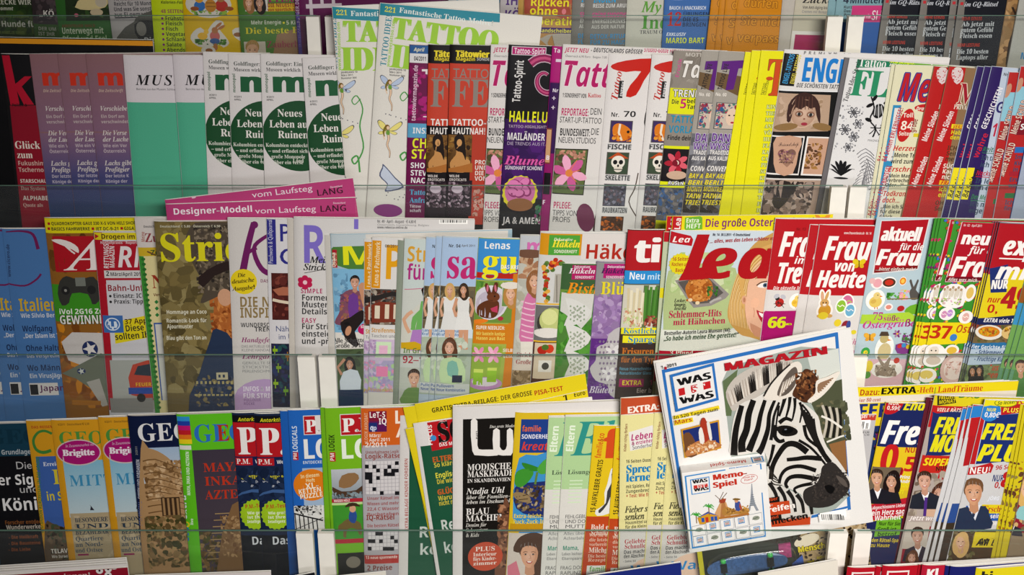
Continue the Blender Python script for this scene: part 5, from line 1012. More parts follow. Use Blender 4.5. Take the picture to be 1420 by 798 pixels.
def a_tina(s):
    s.part='color_panel'; s.r(871,320,300,56,'a81820'); s.r(867,376,300,18,'2a88c8'); s.r(862,395,300,62,'8a9a8a')
    s.part='masthead'; s.t(879,364,32,'ti','e8e4e0','B',w=34,hv=2); s.part='headlines'; s.t(872,388,10,'Neu','e8ecf0','B',w=22); s.t(897,388,8,'mit','c0d8e8','B',w=18)
    s.part='cover_picture'; s.r(866,396,44,60,'c8c4b4'); s.r(893,396,60,60,'5a6a44')
    for i in range(7): s.l([(872+i*4,400+i%3*3),(870+i*3.4,450)],(3.6,2.6),'dcd4b8' if i%2 else 'c8bc98')
    s.tex(866,428,26,26,'c89070 b0c080 a8644c e0d8c0',24,5,7)
    for i in range(6): s.l([(896+i*3.6,398+i%2*4),(893+i*3,446)],(3.6,3),'3a6a24' if i%2 else '4a8030')
    s.tex(894,438,18,18,'8a3c34 b06a50 6a2420',12,5,8)
    s.part='headlines'; s.r(862,455,60,9,'e0d820'); s.r(864,466,60,10,'e0d820'); s.t(864,463,7.5,'Köstliche','1c7ab0','S',w=48); s.t(870,475,8.5,'Spargel','1c7ab0','S',w=44); s.t(862,492,9,'Frisuren','b86a28','S',w=44,hv=.2); s.t(861,503,8,'für den Typ','b86a28','S',w=46); s.tt(859,514,6,4.2,'Neue Haarschnitte|Naturblonder Glanz','5a98b0','B',w=44)
    s.r(859,526,34,11,'9a1458'); s.t(862,534.5,6.5,'EXTRA','e8d828','B',w=27); s.t(900,534,7,'18','b82868','B'); s.t(882,545,6,'Eier bunt','b8a8a0','B',w=34)
mag('tina',2,871,319,853,550,'magazine with white ti on red, a blue Neu band and asparagus picture',t=.0035,bg='3c302c',art=a_tina)
def a_leab(s):
    s.part='color_panel'; s.r(933,300,13,24,'b81820'); s.p([(950,302),(971,300),(974,302),(974,318),(951,320),(949,317)],'6aaa30')
    s.part='masthead'; s.t(943,319,8,'Lea','ece4e0','B',rot=88,w=16)
    s.part='headlines'; s.t(951,309,6,'Extra','e8ecd8','B',w=18); s.t(951,317,6.5,'HEFT','e8ecd8','B',w=20); s.t(977,315,11,'Die große Oster-Bäckerei','7a2a6a','B',w=152)
    s.part='cover_picture'; s.p([(1140,304),(1130,294),(1132,303)],'d88a30',2); s.p([(1141,304),(1152,294),(1149,304)],'d88a30',2); s.e(1141,306,8,5,'d88a30')
mag('leab0',2,925,300,911,470,'thin supplement edge with red Lea tag behind the yellow Easter baking one',W=.2,t=.0016,bg='d8c818',art=(lambda s:a_leab(Off(s,-8,0))),group='yellow Easter baking supplements')
def a_lea(s):
    s.part='color_panel'; s.r(929,320,300,140,'c4d0d8'); s.p([(924,392),(940,370),(1020,372),(1018,455),(920,462)],'a8b880',2); s.tex(935,350,85,60,'b8c890 a0b878 c8d0a8',26,14,5); s.r(917,458,240,40,'d4d8cc'); s.r(913,487,240,40,'a8142c')
    s.part='cover_picture'
    s.p([(1040,345),(1062,328),(1100,322),(1110,470),(1040,468),(1020,458),(1009,440),(1012,415),(1018,392),(1026,372)],'bf9450',3)
    for i in range(26): s.l([(1040+i*.7,352+i*.6),(1024+i*1.1,378+i*.5),(1012+i*1.0,420),(1014+i*1.05,450+i*.3)],(1.6,.8),['d8b474','a87c3c','e2c48c','b88c48'][i%4],3)
    s.p([(1038,376),(1052,362),(1085,352),(1105,366),(1100,440),(1066,466),(1046,464),(1036,448),(1033,420)],'dcae90',3); s.p([(1040,448),(1056,456),(1070,452),(1066,468),(1046,466)],'c08a6c',2)
    s.p([(1024,378),(1040,352),(1070,338),(1100,334),(1100,352),(1074,352),(1050,364),(1040,380),(1034,400),(1030,430),(1026,400)],'cca05a',2)
    for i in range(7): s.l([(1098,338+i*2.4),(1062,346+i*2.4),(1040,366+i*2.8),(1031+i*.6,400+i*2)],.9,['b08440','e0c084'][i%2],3)
    s.e(1031.5,416,3.2,6,'d09c7c',8); s.e(1032,416,1.6,3.4,'b07858',8)
    s.p([(1050,397),(1057,392.5),(1066,392),(1072,396),(1062,399),(1054,399)],'e8e2de',2); s.e(1061,395.6,3.2,3,'3a5870'); s.e(1061,395.6,1.4,1.4,'101418'); s.l([(1049,396),(1056,391.5),(1066,390.6),(1074,394)],1.5,'4a3424',3); s.l([(1047,387),(1057,381),(1074,383)],(1,2),'9a7038',3)
    s.p([(1049,430),(1056,433),(1070,431),(1068,444),(1058,448),(1052,440)],'a82434',3); s.p([(1052,433),(1060,436),(1070,434),(1066,440),(1056,440)],'ece8e4',2); s.l([(1044,424),(1046,432),(1045,440)],.9,'c08a6c',2); s.e(1047,420,6,7,'e2b090',0,16)
    s.p([(936,389),(982,381),(1011,408),(1006,414),(986,424),(962,427),(956,420)],'8a8480',0); s.p([(940,391),(981,384),(1003,406),(984,420),(962,422),(957,416)],'54504c'); s.p([(955,415),(950,400),(956,390),(968,386),(975,383),(984,388),(988,396),(987,410),(976,418),(962,418)],'b06a28',3); s.e(970,394,9,7,'c8803a',20); s.e(960,404,8,9,'a85c20'); s.e(980,400,7,8,'9a5018'); s.e(967,412,7,4,'c88a48'); s.tex(954,386,34,32,'c8843c a05820 d89850 8a4818',34,3.4,3); s.e(957,416,3,2.4,'dcc8a0'); s.e(967,420,3,2.4,'dcc8a0')
    s.tex(981,397,15,14,'2a5a20 3a7a2c 1c4418',22,3,4); s.l([(984,420),(990,416),(1000,413)],3,'a8a4a0',2)
    s.part='color_panel'; s.st(943,366,15.5,14,18,'d8cc1c',.97)
    s.part='headlines'; s.t(932,362,5,'16 Seiten','a83018','B',w=23,rot=2); s.t(931,369,5,'Kochen und','a83018','B',w=25); s.t(936,377,5,'Backen','a83018','B',w=17)
    s.part='masthead'; s.p([(931,321),(958,327),(961,332),(959,341),(929,337)],'b01420'); s.t(932,336,8,'Lea','ece4e0','K',w=24); s.t(943,386,52,'L','a81018','K',w=42,sl=.08,o=('6a1a18',.5)); s.p([(967,325),(984,325),(968,376),(984,374),(977,383),(941,388),(948,376)],'a81018'); s.t(969,386,54,'ea','a81018','K',w=99,hv=1.5); s.p([(941,389),(950,374),(972,371),(992,364),(995,378),(976,387)],'a81018')
    s.part='headlines'; s.t(984,337,5,'... alles, was das Leben schöner macht','a83038','K',w=100,rot=3); s.t(988,327,3.6,'Nr. 14  30.3.2011 · € Deutschland','334','B',w=52)
    s.tt(935,419,5.4,4.8,'Lecker,|knusprig,|leicht','3a3a30','J',w=16); s.t(927,441,9.5,'Schlemmer-Hits','b01c48','S',w=73,rot=2); s.t(933,451,8.5,'mit Hähnchen','b01c48','S',w=72,rot=2)
    s.t(921,465,5.2,'Bestseller-Autorin Laura Munson (44):','3a3a3a','B',w=92,rot=3); s.t(920,473,6.4,'„So habe ich meine Ehe gerettet!“','2a4a2a','K',w=104,rot=3); s.t(928,493,7,'3 Pfund','e0d8c8','S')
mag('lea0',2,921,322,908,500,'green white magazine sliver with red tag left of the roast chicken cover',W=.2,t=.0025,bg='b8c0a0',spine='6a8a48',art=(lambda s:(setattr(s,'part','color_panel'),s.r(921,322,30,14,'b01420'),s.r(914,400,20,14,'d8cc1c'),s.r(906,490,60,40,'a8142c'))))
mag('leab',2,933,300,920,470,'yellow baking supplement peeping over the roast chicken magazine, bunny at its end',W=.194,t=.0016,bg='e0d018',art=a_leab,group='yellow Easter baking supplements')
mag('lea',2,930,320,913,495,'magazine with giant red Lea, roast chicken in a pan and half a blond face',W=.2,t=.003,bg='c8d0cc',spine='7a9a5a',art=a_lea)
def a_trend2(s):
    s.part='color_panel'; s.r(1075,304,300,100,'b01820'); s.r(1066,403,300,70,'d4d0cc'); s.p([(1058,434),(1062,432),(1150,430),(1146,500),(1052,500)],'a8146a')
    s.part='masthead'; s.t(1079,356,34,'Frau','ece8e4','K',w=62,hv=.8); s.t(1101,366,10,'im','ece8e4','K',w=17); s.t(1076,393,28,'Trend','ece8e4','K',w=60,hv=.8); s.t(1072,402,4.5,'Die aktuelle Information','e8d8d4','K',w=64); s.t(1104,320,4,'Nr. 13','7a1014','B',w=13)
    s.part='cover_picture'; s.e(1081,420,6,6,'b02420'); s.e(1078,414,3,3,'222'); s.e(1079,419,1,1,'k'); s.e(1084,423,1,1,'k'); s.e(1077,411,4,3,'b8b8c0',30); s.e(1086,412,4,3,'b8b8c0',-30)
    for d in ((-8,2),(-7,7),(6,7),(8,2)): s.l([(1081,420),(1081+d[0],420+d[1])],.8,'222')
    chick(s,1104,418,18); s.part='headlines'; s.t(1064,455,15,'66×','d8e020','B',w=32,hv=.7)
mag('frt',2,1076,303,1056,460,'red headed magazine with Frau im Trend, ladybird and a number 66 on magenta',t=.003,bg='d4d0cc',art=a_trend2)
def a_heute(s):
    s.part='color_panel'; s.r(1137,312,300,98,'b01820'); s.part='masthead'; s.t(1140,360,32,'Frau','ece8e4','K',w=64,hv=.8); s.t(1156,376,15,'von','ece8e4','K',w=28,hv=.4); s.t(1131,398,23,'Heute','ece8e4','K',w=66,hv=.8); butterfly(s,1191,366,10,'d8c01c'); s.part='headlines'; s.t(1170,325,3.4,'www.frauvonheute.de · Nr. 14','e8d0cc','B',w=38)
    s.part='cover_picture'; bunny(s,1143,424,32,'c89a5a','ece8e0','c8902a'); s.e(1141,437,7,5,'d8c030'); egg(s,1175,418,9,'c86a90','a8c850',20); egg(s,1166,424,8,'88b838'); egg(s,1178,430,8,'6aa8c8','e8e8e8'); s.e(1172,452,6,8,'8a2430'); s.e(1176,450,3,6,'3a4a8a'); s.e(1183,460,4,3,'d8c830'); s.e(1161,447,5,5,'e0c830')
    s.part='headlines'; s.t(1166,477,8,'Fröhliche','b86a88','J',w=40); s.t(1166,494,9,'OSTERN','b86a88','S',w=40)
    s.part='cover_picture'; egg(s,1175,512,9,'d8a0b8'); chick(s,1160,530,22)
mag('heu',2,1124,312,1099,470,'red topped sliver between the two Frau magazines',t=.003,bg='d4d0cc',art=a_heute,at=(1137,312),group='red and white Frau von Heute magazines')
mag('heu',2,1137,312,1105,520,'red and white magazine with Frau von Heute and an Easter bunny sticker',t=.003,group='red and white Frau von Heute magazines')
def a_akt(s):
    s.part='color_panel'; s.p([(1222,306),(1290,303),(1273,374),(1210,381)],'d8d8d8'); s.p([(1223,307),(1288,304.5),(1272,373),(1212,379)],'a81420'); s.p([(1213,374),(1273,368),(1272,373),(1212,379)],'7a1414')
    s.part='masthead'; s.t(1221,334,18,'aktuell','ece8e4','B',w=53,hv=.9,sl=.12); s.t(1247,347,9,'für die','ece8e4','K',w=33); s.t(1214,368,22,'Frau','ece8e4','K',w=60,hv=1); s.part='headlines'; s.t(1214,375.5,4.5,'...bietet einfach mehr!','e0d0c8','K',w=56)
    s.part='cover_picture'
    s.e(1217,393,9,8,'eee8e4'); s.e(1217,393,6,6,'e0a0a8'); s.e(1210,390,4,4,'e0b0b0'); s.e(1233,392,10,8,'eee8e4'); s.e(1233,392,9,6,'4a3224'); s.e(1233,392,6,4,'c03020'); s.e(1252,390,5,6,'eee8e4'); s.e(1252,390,4.5,5,'d88020'); s.e(1252,390,2.5,3,'f0c050')
    s.p([(1262,412),(1261,404),(1264,400),(1261,390),(1264,388),(1267,398),(1272,388),(1274,390),(1270,402),(1275,408),(1273,415),(1264,416)],'54504c',2); s.tex(1230,406,24,10,'3a8a2c 5aa83c 2c6a20',26,4,4); s.tex(1248,402,14,14,'d888a8 d8c020 e8a0b8',14,4,6); s.l([(1230,415),(1272,414)],1.5,'7a6a4a')
    chick(s,1214,416,24,'dcc060','e8ece8'); s.e(1232,426,6,5,'eee8e4'); s.e(1232,426,4,3,'d88878'); s.e(1249,428,5,4,'b02424'); s.p([(1254,432),(1262,424),(1276,422),(1275,434),(1262,436)],'6aa828',2)
    s.part='color_panel'; s.p([(1196,437),(1260,433),(1272,440),(1268,446),(1192,450)],'a8cc3a',0); s.part='headlines'; s.t(1209,444,10,'75','b0207a','J',w=14); s.t(1224,445,7.5,'süße','b0207a','S',w=22); s.t(1196,456,10,'Ostergrüße','c03a8a','J',w=72,rot=3)
    s.part='cover_picture'; butterfly(s,1206,468,9,'e0a838'); s.e(1226,484,13,19,'e8ece8'); s.e(1226,488,9,12,'c8b888'); s.e(1226,470,6,6,'b8a870'); s.p([(1219,466),(1222,460),(1231,460),(1233,466)],'4a3c30'); s.p([(1231,470),(1236,472),(1231,473)],'d88020'); flower(s,1244,463,6,'7a2470',6); s.p([(1242,478),(1256,476),(1262,482),(1260,490),(1244,490)],'7a3a80',2); s.e(1247,480,3,3,'c03030'); s.e(1253,479,3,3,'3a8ac0'); s.e(1259,481,3,3,'c8b020'); s.tex(1252,462,18,14,'6a2a6a 3a7a2a 8a3a80',18,4,3); s.e(1200,489,6,7,'3a9a4a'); s.e(1200,489,3,3,'e8d030')
    s.part='color_panel'; s.p([(1182,498),(1275,498),(1266,570),(1170,570)],'cfa8b0'); s.part='cover_picture'; s.e(1229,512,22,12,'e6e2dc'); s.e(1243,500,4,4,'b83020'); s.p([(1214,520),(1216,508),(1221,506),(1216,496),(1219,495),(1226,504),(1232,496),(1235,498),(1232,508),(1240,512),(1242,522)],'8a7a6a',2); s.tex(1214,506,28,16,'a89a88 6a5c50 b8aa98',22,4,4); s.e(1204,508,6,8,'d8c030'); s.e(1202,520,5,5,'4a8a30')
mag('akt',2,1217,302,1180,525,'pale blue magazine with red aktuell für die Frau box and Easter stickers',t=.0035,bg='b0c4cc',art=a_akt)
def a_neu(s):
    s.part='cover_picture'; R=random.Random(5)
    for i in range(150):
        y=R.uniform(307,540); x=R.uniform(2,64)**1.0+1322-(y-306)*.222
        s.e(x,y,2.4,1.8,R.choice(['b8285a','d8c020','b84020','3a6ac0','6a2a5a']),R.uniform(0,90)); s.e(x+2.5,y-1.5,1.8,1.5,R.choice(['b8285a','d8c020','b84020']))
    s.part='color_panel'; s.p([(1333,306),(1480,306),(1466,384),(1312,392)],'d8b0b8'); s.p([(1334,307),(1480,307),(1466,384),(1314,390)],'a81424'); s.p([(1314,385),(1466,378),(1465,384),(1313,391)],'6a0c1c')
    s.p([(1290,449),(1360,447),(1350,476),(1282,481)],'e0cc18')
    s.part='masthead'; s.t(1331,338,17,'neu','ece8e4','B',w=39,hv=.9,sl=.1); s.t(1344,351,10,'für die','ece8e4','K',w=44); s.t(1317,383,27,'Frau','ece8e4','K',w=68,hv=1); s.part='headlines'; s.t(1316,390,4.5,'Alles was mich','e0d0c8','K',w=40); s.t(1335,313,3.4,'Nr. 02 · April 2011','d8c0c0','B',w=26)
    s.t(1292,471,18,'37','b82c14','K',w=28,hv=.6); s.t(1328,462,11,'Oster','b8501c','K',w=34); s.e(1326,469,5,5,'3a7ac0')
    s.part='cover_picture'; s.p([(1304,420),(1312,398),(1330,394),(1342,402),(1338,424),(1318,428)],'ece8e4',2); 
    for i in range(7): s.e(1312+i*3.8,408-i%2*3,2,8,'d0c8b8',0,10); s.e(1312+i*3.8,402-i%2*3,1.6,2,'a88a6a')
    s.tex(1308,414,28,9,'a8c858 d8a8c0 6a9a4a',22,3,4); s.e(1316,436,11,9,'ece8e4'); egg(s,1312,437,5,'c88ab0',out=0); egg(s,1320,435,5,'b88ac8',out=0); s.e(1347,406,8,12,'ece8e4'); s.e(1347,406,5,8,'d8b860'); s.e(1342,440,10,9,'ece8e4'); egg(s,1342,440,6,'d8a8a0',out=0)
    s.e(1299,495,17,16,'ece8e4'); s.e(1299,490,7,8,'dcd0c0'); s.e(1299,502,10,6,'c8b8a8'); s.e(1296,488,1,1,'k'); s.e(1302,488,1,1,'k'); s.e(1324,487,10,8,'ece8e4'); s.e(1324,487,7,5,'d8b040'); s.e(1291,523,13,10,'ece8e4'); s.e(1290,522,9,6,'d8c060'); s.e(1329,512,20,22,'c8a8a0'); s.e(1329,512,15,16,'d8c8c0'); s.tex(1318,502,20,20,'b89088 d8b8b0 a87868',14,5,4)
for a,b,c,d,l in ((1297,303,1255,525,'first green sliver left of the green neu für magazine'),(1301.5,303,1259,525,'second green sliver left of the green neu für magazine'),(1306,303,1263,525,'third green sliver, its red corner just showing, left of the 37 cover')):
    mag('neu',2,a,b,c,d,l,t=.0022,bg='3a8a2c',art=a_neu,at=(1322,306),group='green Easter sticker magazines')
mag('neu',2,1322,306,1273,527,'green Easter sticker magazine reading neu für with a red number 37',t=.003,group='green Easter sticker magazines')
def a_exp(s):
    s.part='color_panel'; s.p([(1387,310),(1480,310),(1470,372),(1364,380)],'a81420'); s.p([(1366,380),(1470,365),(1460,438),(1352,442)],'d8c41c'); s.p([(1372,372),(1398,366),(1396,404),(1374,405)],'1c2c6a'); s.p([(1353,440),(1470,430),(1466,448),(1350,450)],'1c2450'); s.p([(1350,450),(1470,446),(1462,472),(1342,474)],'6a5a3a'); s.p([(1343,474),(1470,472),(1466,498),(1338,504)],'a8b8c8'); s.p([(1342,474),(1470,470),(1468,478),(1341,482)],'2a6a9a'); s.p([(1336,504),(1470,500),(1462,570),(1324,570)],'6a7a50')
    s.part='masthead'; s.t(1389,353,25,'express','ece8e4','K',w=104,hv=.8); s.r(1386,357,90,1.6,'ece8e4'); s.t(1380,386,22,'mio','ece8e4','K',w=62,hv=.8)
    s.part='headlines'; s.t(1374,400,12,'NUR','ece8e4','B',w=22,hv=.4,rot=4); s.t(1369,418,8,'nur','b82418','K',w=17); s.t(1368,432,11,'0,','b82418','B',w=15); s.t(1386,426,29,'49','a81c20','K',w=38,hv=1); s.t(1364,445,5.5,'EXTRA viele Tipps','ece8e4','K',w=54); s.t(1346,481,5,'Vier Gerichte für','d8e0e8','B',w=52); s.t(1353,489,6,'• Schlemmer-Hits','1c3c6a','K',w=48); s.t(1351,498,6,'• Fruchtige Kuchen','1c3c6a','K',w=52); s.t(1370,511,8,'Aus dem','b83820','K',w=34); s.t(1368,521,8,'gemacht','b83820','K',w=36)
    s.part='cover_picture'; s.tex(1346,448,60,24,'5a4a30 7a6a44 8a3a24 4a5a2a',34,7,4); s.e(1372,459,19,10,'d8d4c8',-4); s.e(1372,458,15,7,'c87818',-4); s.tex(1360,453,24,10,'d8981c c85a14 8a3a18 a8b030',26,3.4,5); s.e(1401,459,12,9,'d0b070'); s.tex(1394,452,14,12,'c8981c 8a5a20',10,4,5)
    s.tex(1336,504,40,40,'5a6a44 7a8a5a 3a4a30',20,9,3); face(s,1349,512,11,'a87858','1a1412',1); face(s,1358,511,11,'a87858','1a1412',1); s.p([(1340,540),(1344,519),(1364,518),(1366,540)],'1a1a20')
for a,b,c,d,l in ((1377,308,1328,521,'first dark red sliver between number 37 and number 49'),(1380.5,308,1331.5,521,'second red and blue sliver between number 37 and number 49'),(1384,308,1335,522,'third red and blue sliver, directly left of the 49 cover')):
    mag('exp',2,a,b,c,d,l,t=.0022,bg='4a5a6a',spine='3a1c28',art=a_exp,at=(1387,309),group='red and blue 49 magazines')
mag('exp',2,1387,309,1338,522,'red, yellow and blue magazine with a large 49 and a plate of food',t=.003,group='red and blue 49 magazines')
def a_rain(s):
    s.part='color_panel'; s.p([(1420,395),(1480,395),(1440,560),(1380,560)],'4a7a3a'); s.r(1406,395,80,24,'8a5020'); s.r(1400,420,80,30,'3a8ab8'); s.r(1393,450,80,60,'6a9a50'); s.part='cover_picture'; face(s,1400,508,18,'c89878','3a2418')
for a,b,c,d,l in ((1441,320,1384,524,'first green blue sliver at the right end of the third shelf'),(1449,320,1392,524,'second green blue sliver at the right end of the third shelf'),(1457,320,1400,524,'last green blue sliver at the right end of the third shelf')):
    mag('rain',2,a,b,c,d,l,t=.0025,bg='5a8a68',art=a_rain,at=(1441,320),group='green blue slivers at the right end')
# ================================================================== ROW 3
def a_komp(s):
    s.part='color_panel'; s.r(-20,634,200,400,'101014'); s.part='masthead'; s.t(-20,617,20,'GEO','0e3040','S',w=80,hv=.6); s.part='headlines'; s.t(2,631,6.5,'Grundlagen','a8b0b4','B',w=46)
    s.t(22,651,10,'Die','b4b4b4','',w=22); s.t(-18,674,14,'vier Signale','dcdcdc','B',w=104); s.t(27,684,10,'und','b4b4b4','',w=26); s.t(3,709,17,'Könige','dcdcdc','B',w=78); s.tt(7,728,8,5.4,'Forscher entdecken','7a4a24','B',w=62); s.t(9,735,6,'Wunderwerke','b0a89c','B',w=48); s.tt(12,748,8.6,4.6,'• Die Heilkraft|• Die Bausteine|• Die Liebe','8a4a24','B')
mag('komp',3,-30,589,-4,775,'leftmost black magazine of the fourth shelf with teal top and white Kö lettering',t=.007,bg='14384a',art=a_komp,bound='glued')
def a_sais(s):
    s.part='color_panel'; s.r(49,634,220,200,'3a5ca0'); s.part='masthead'; s.l([(72,602),(62,598),(52,601),(46,612),(50,624),(60,628),(71,625)],(3.2,4.6),'3a7a34',3); s.t(76,627,26,'EO','3a7a34','S',w=50)
    s.part='headlines'; s.t(43,595,3.6,'DAS REISEMAGAZIN','a83a1c','B',w=52); s.t(60,647,5.4,'Erreichbar','d8dce4','S',w=38); s.t(74,672,20,'I','c8b830','S'); s.t(65,695,12,'in Süd','c8b830','B',w=38); s.t(60,741,4.8,'GEO SAISON KURZREISEN IN DIE SONNE','3a7a34','B',rot=85,w=104)
    s.part='cover_picture'; s.p([(62,728),(72,726),(90,732),(120,730),(120,800),(66,800)],'5a4a38',2); s.tex(63,728,40,50,'6a5842 4a3a2c 3a4a34 2a2018',44,6,5); s.part='headlines'; s.t(71,768,6,'TELAVIV','e0dcd4','B'); s.t(72,774.5,4,'Wo Israel','c8c4bc','B')
mag('sais',3,35,585,62,775,'orange yellow travel magazine with a green C shape, second from the left end',t=.0055,bg='c8901c',art=a_sais,bound='glued')
def a_brig(s):
    s.part='color_panel'; s.r(87,640,220,80,'7ab0c8','b8c8cc'); s.r(97,713,220,120,'a89878'); s.part='masthead'; s.t(82,618,18,'GEO','4a8a3a','S',w=62)
    s.part='headlines'; s.t(80,591,3,'4/2011 · Deutschland € 5,50','7a5a1c','B',w=44)
    s.part='color_panel'; s.e(109,628,31,18,'c8b8b4',n=40); s.e(109,628,29.4,16.5,'a0146a',n=40); s.part='masthead'; s.t(87,633,8.5,'Brigitte','e8dce4','S',w=44,hv=.5); s.part='headlines'; s.t(91,621,3.8,'In Zusammenarbeit mit','d8b8d0','I',w=40,rot=2)
    s.t(97,675,15,'MITTE','3a88b0','S',w=76,sp=.1); s.tt(104,725,8.6,6,'BESONDERE|UND|BEZAHLBAR','2a3a4a','S',w=46,dx=.5); s.t(104,725,0.01,'.','k'); s.tt(105,751,8,6,'Quartiere|an Nord-|und Ostsee','3a4a5a','S',w=38); s.r(108,769,15,2.2,'8a1450')
    s.part='cover_picture'; s.p([(125,708),(126,703),(124,700),(127,703),(131,708)],'2a2a34'); s.tex(98,716,60,60,'a89878 b8a88a 98886a',16,10,3); s.part='headlines'; s.tt(104,725,8.6,6,'BESONDERE|UND|BEZAHLBAR','2a3a4a','S',w=46,dx=.5); s.tt(105,751,8,6,'Quartiere|an Nord-|und Ostsee','3a4a5a','S',w=38); s.r(108,769,15,2.2,'8a1450')
mag('brig',3,70,584,94,772,'yellow beach holiday magazine with pink oval, left and more open copy',t=.0062,bg='cc921c',art=a_brig,bound='glued',group='yellow holiday magazines with a pink oval')
mag('brig',3,135,580,158,775,'yellow holiday magazine with pink oval touching the navy desert one',t=.0062,group='yellow holiday magazines with a pink oval')
def a_geon(s):
    s.part='color_panel'; s.r(176,578,220,42,'0e1838'); s.part='masthead'; s.t(191,613,24,'GEO','dcdcdc','S',w=76); s.part='headlines'; s.t(196,693,4.8,'SYRIEN UND JORDANIEN','b8bcc8','B',rot=87,w=54); s.t(198,731,5,'GEO SPECIAL','5a6a9a','B',rot=87,w=34); s.t(191,632,3,'2/2011','888','B',rot=88)
    s.part='cover_picture'; s.r(195,622,220,50,'9ab0c8','b8c0c8'); s.p([(195,624),(206,622),(226,630),(246,650),(270,700),(270,800),(200,800)],'a8845a',3)
    s.tex(197,640,66,56,'b8946a c8a880 8a6840 9a7850 6a4c2c',110,7,4)
    for i in range(9): s.l([(198+i,640+i*9),(215+i,637+i*9),(240,646+i*8),(262,652+i*8)],(1.6,.8),'6a4c2c',2)
    s.r(223,690,26,26,'3a2818'); s.r(228,686,22,4,'a8845a')
    for i in range(4): s.r(225+i*6.5,691,3,24,'9a7850')
    s.tex(200,716,66,74,'8a7048 6a5030 4a4424 a08658 3a3a1c',110,8,6)
mag('geon',3,176,578,197,775,'dark blue GEO magazine with a sandy rock-cut temple photograph',t=.007,bg='101a3c',art=a_geon,bound='glued')
def a_extra(s):
    for i,c in enumerate(('2a8ac8','1c3c9a','b8146a','b81c24','d8701c','e0c81c')): s.part='color_panel'; s.r(244.5+i*.7,579+i*6.3,18,6.3,c)
    s.r(247,619,18,6,'d8d8d0'); s.r(266,625,220,190,'3c3440','4a4048'); s.part='masthead'; s.t(269,614,24,'GEO','2a6ab8','S',w=74); s.t(301,612,22,'E','a82c1c','S',w=17)
    s.part='headlines'; s.t(282,655,12,'MAYA','b8341c','S',w=54); s.t(284,674,12,'INKA','b8341c','S',w=50); s.t(285,693,12,'AZTEK','b8341c','S',w=58); s.t(259,723,10,'extra','dcdce4','B',rot=87,w=34); s.t(264,688,4.6,'MAYA, INKA UND AZTEKEN','e0ecd8','B',rot=87,w=60); s.t(262,754,9,'GEO','2a6ab8','B',rot=87,w=22); s.e(259,729,4,4,'d8c020'); s.e(259,729,2,2,'5ab82c'); s.t(268,729,4,'live','e0ecd8','B',rot=87)
    s.part='cover_picture'; s.tex(276,738,60,60,'5a4428 7a6038 3a3418 8a7048 4a4a24',80,7,7)
    for i in range(8): s.r(298-i*1.5,712+i*9,40,1.4,'9a8058')
    s.p([(322,700),(340,690),(340,800),(300,800),(308,740)],'7a5c3c'); s.tex(305,715,34,60,'8a6c48 6a4c30 a88860',40,5,8)
mag('extra',3,244,576,262,775,'bright green magazine with rainbow bars on its spine and red MAYA lettering',t=.007,bg='5ab81c',art=a_extra,bound='glued')
def a_pm(s):
    s.part='color_panel'; s.r(352,578,220,12,'101014'); s.r(352,588,220,48,'b01820'); s.r(356,636,220,12,'14204a'); s.part='masthead'; s.t(362,632,37,'P.M.','e8e4e0','S',w=88,hv=1); s.r(357,637,24,10.5,'b01820'); s.t(359,645.5,7,'P.M.','e8e4e0','S',w=19); s.part='headlines'; s.t(385,644,5,'Welt','dcdcdc','B')
    s.t(361,586,5,'Antarktis','d8d020','K',w=30); s.t(365,666,4.6,'QUANTEN-PHYSIK','d8d020','B',w=44); s.tt(366,672.5,5,4,'Wo verrückt|ganz normal','d0d4dc','B',w=30)
    s.part='cover_picture'; s.tex(358,650,60,50,'1c2c4a 2c3c5e 101c34 16243c',26,12,4); s.l([(357,690),(380,682),(410,684)],(2,6),'3a5a8a',2); s.r(360,745,120,60,'0e1018'); s.st(385,715,21.5,19.5,20,'9ac020'); s.part='headlines'; s.t(371,707,5.5,'P.M.-Test','b02c24','B',w=28,rot=2); s.tt(374,715,6,4,'Wie groß|ist Ihre|Intelligenz','e4ecd0','B',w=24); s.t(380,757,11,'Das','d0d4d8','B',w=26)
mag('pm',3,321,574,336,775,'black and red P magazine sliver, covered left copy',t=.0035,bg='182440',art=a_pm,at=(352,575),group='black and red magazines with a lime badge')
mag('pm',3,352,575,364,775,'black and red P magazine with lime badge right in front of its twin',t=.0035,group='black and red magazines with a lime badge')
mag('logb',3,388,571,400,775,'plain blue magazine edge behind the blue riddle magazine',t=.003,bg='1c58a8',bound='glued')
def a_logi(s):
    s.part='color_panel'; s.r(420,577,24,27,'d8d4d0'); s.r(421,578,80,25,'b01820'); s.part='masthead'; s.t(424,600,17,'P.M.','e8e4e0','S',w=48,hv=.6); s.t(420,637,27,'LOGIK','e4e4e0','B',w=94,hv=.5); s.part='headlines'; s.t(413,628,7,'LOGICALS','d0dce8','B',rot=89,w=36); s.r(406,628,7.5,11,'b01820'); s.t(412,638,5,'PM','e8e0dc','B',rot=89,w=9); s.t(420,644,4,'ENTDECKEN SIE','c8d4e0','B',w=40)
    s.part='color_panel'; s.r(419,650,120,60,'9ab0c8'); s.e(432,673,25,22,'d87818',n=36); s.part='headlines'; s.t(417,664,5,'In diesem','e8d8a0','B',w=26,rot=4); s.t(424,669,4.6,'Heft','e8d8a0','B'); s.t(424,679,8,'XL-','ece4d0','B',w=18,rot=5); s.t(414,686,6.5,'KETTEN','ece4d0','B',w=32,rot=5); s.t(416,693,6.5,'PUZZLE','ece4d0','B',w=32,rot=5)
    s.part='cover_picture'; s.r(407,703,80,34,'d8d8d4'); s.r(407,703,80,34,'d8d8d4'); s.tex(408,702,38,14,'181818 d0d0cc 222 c8c8c4',50,3.2,5)
    for i in range(6): s.l([(409+i*6,714+i),(411+i*6,736)],1.5,'222')
    s.l([(408,713),(448,722)],2,'222'); s.l([(408,735),(448,718)],1,'444')
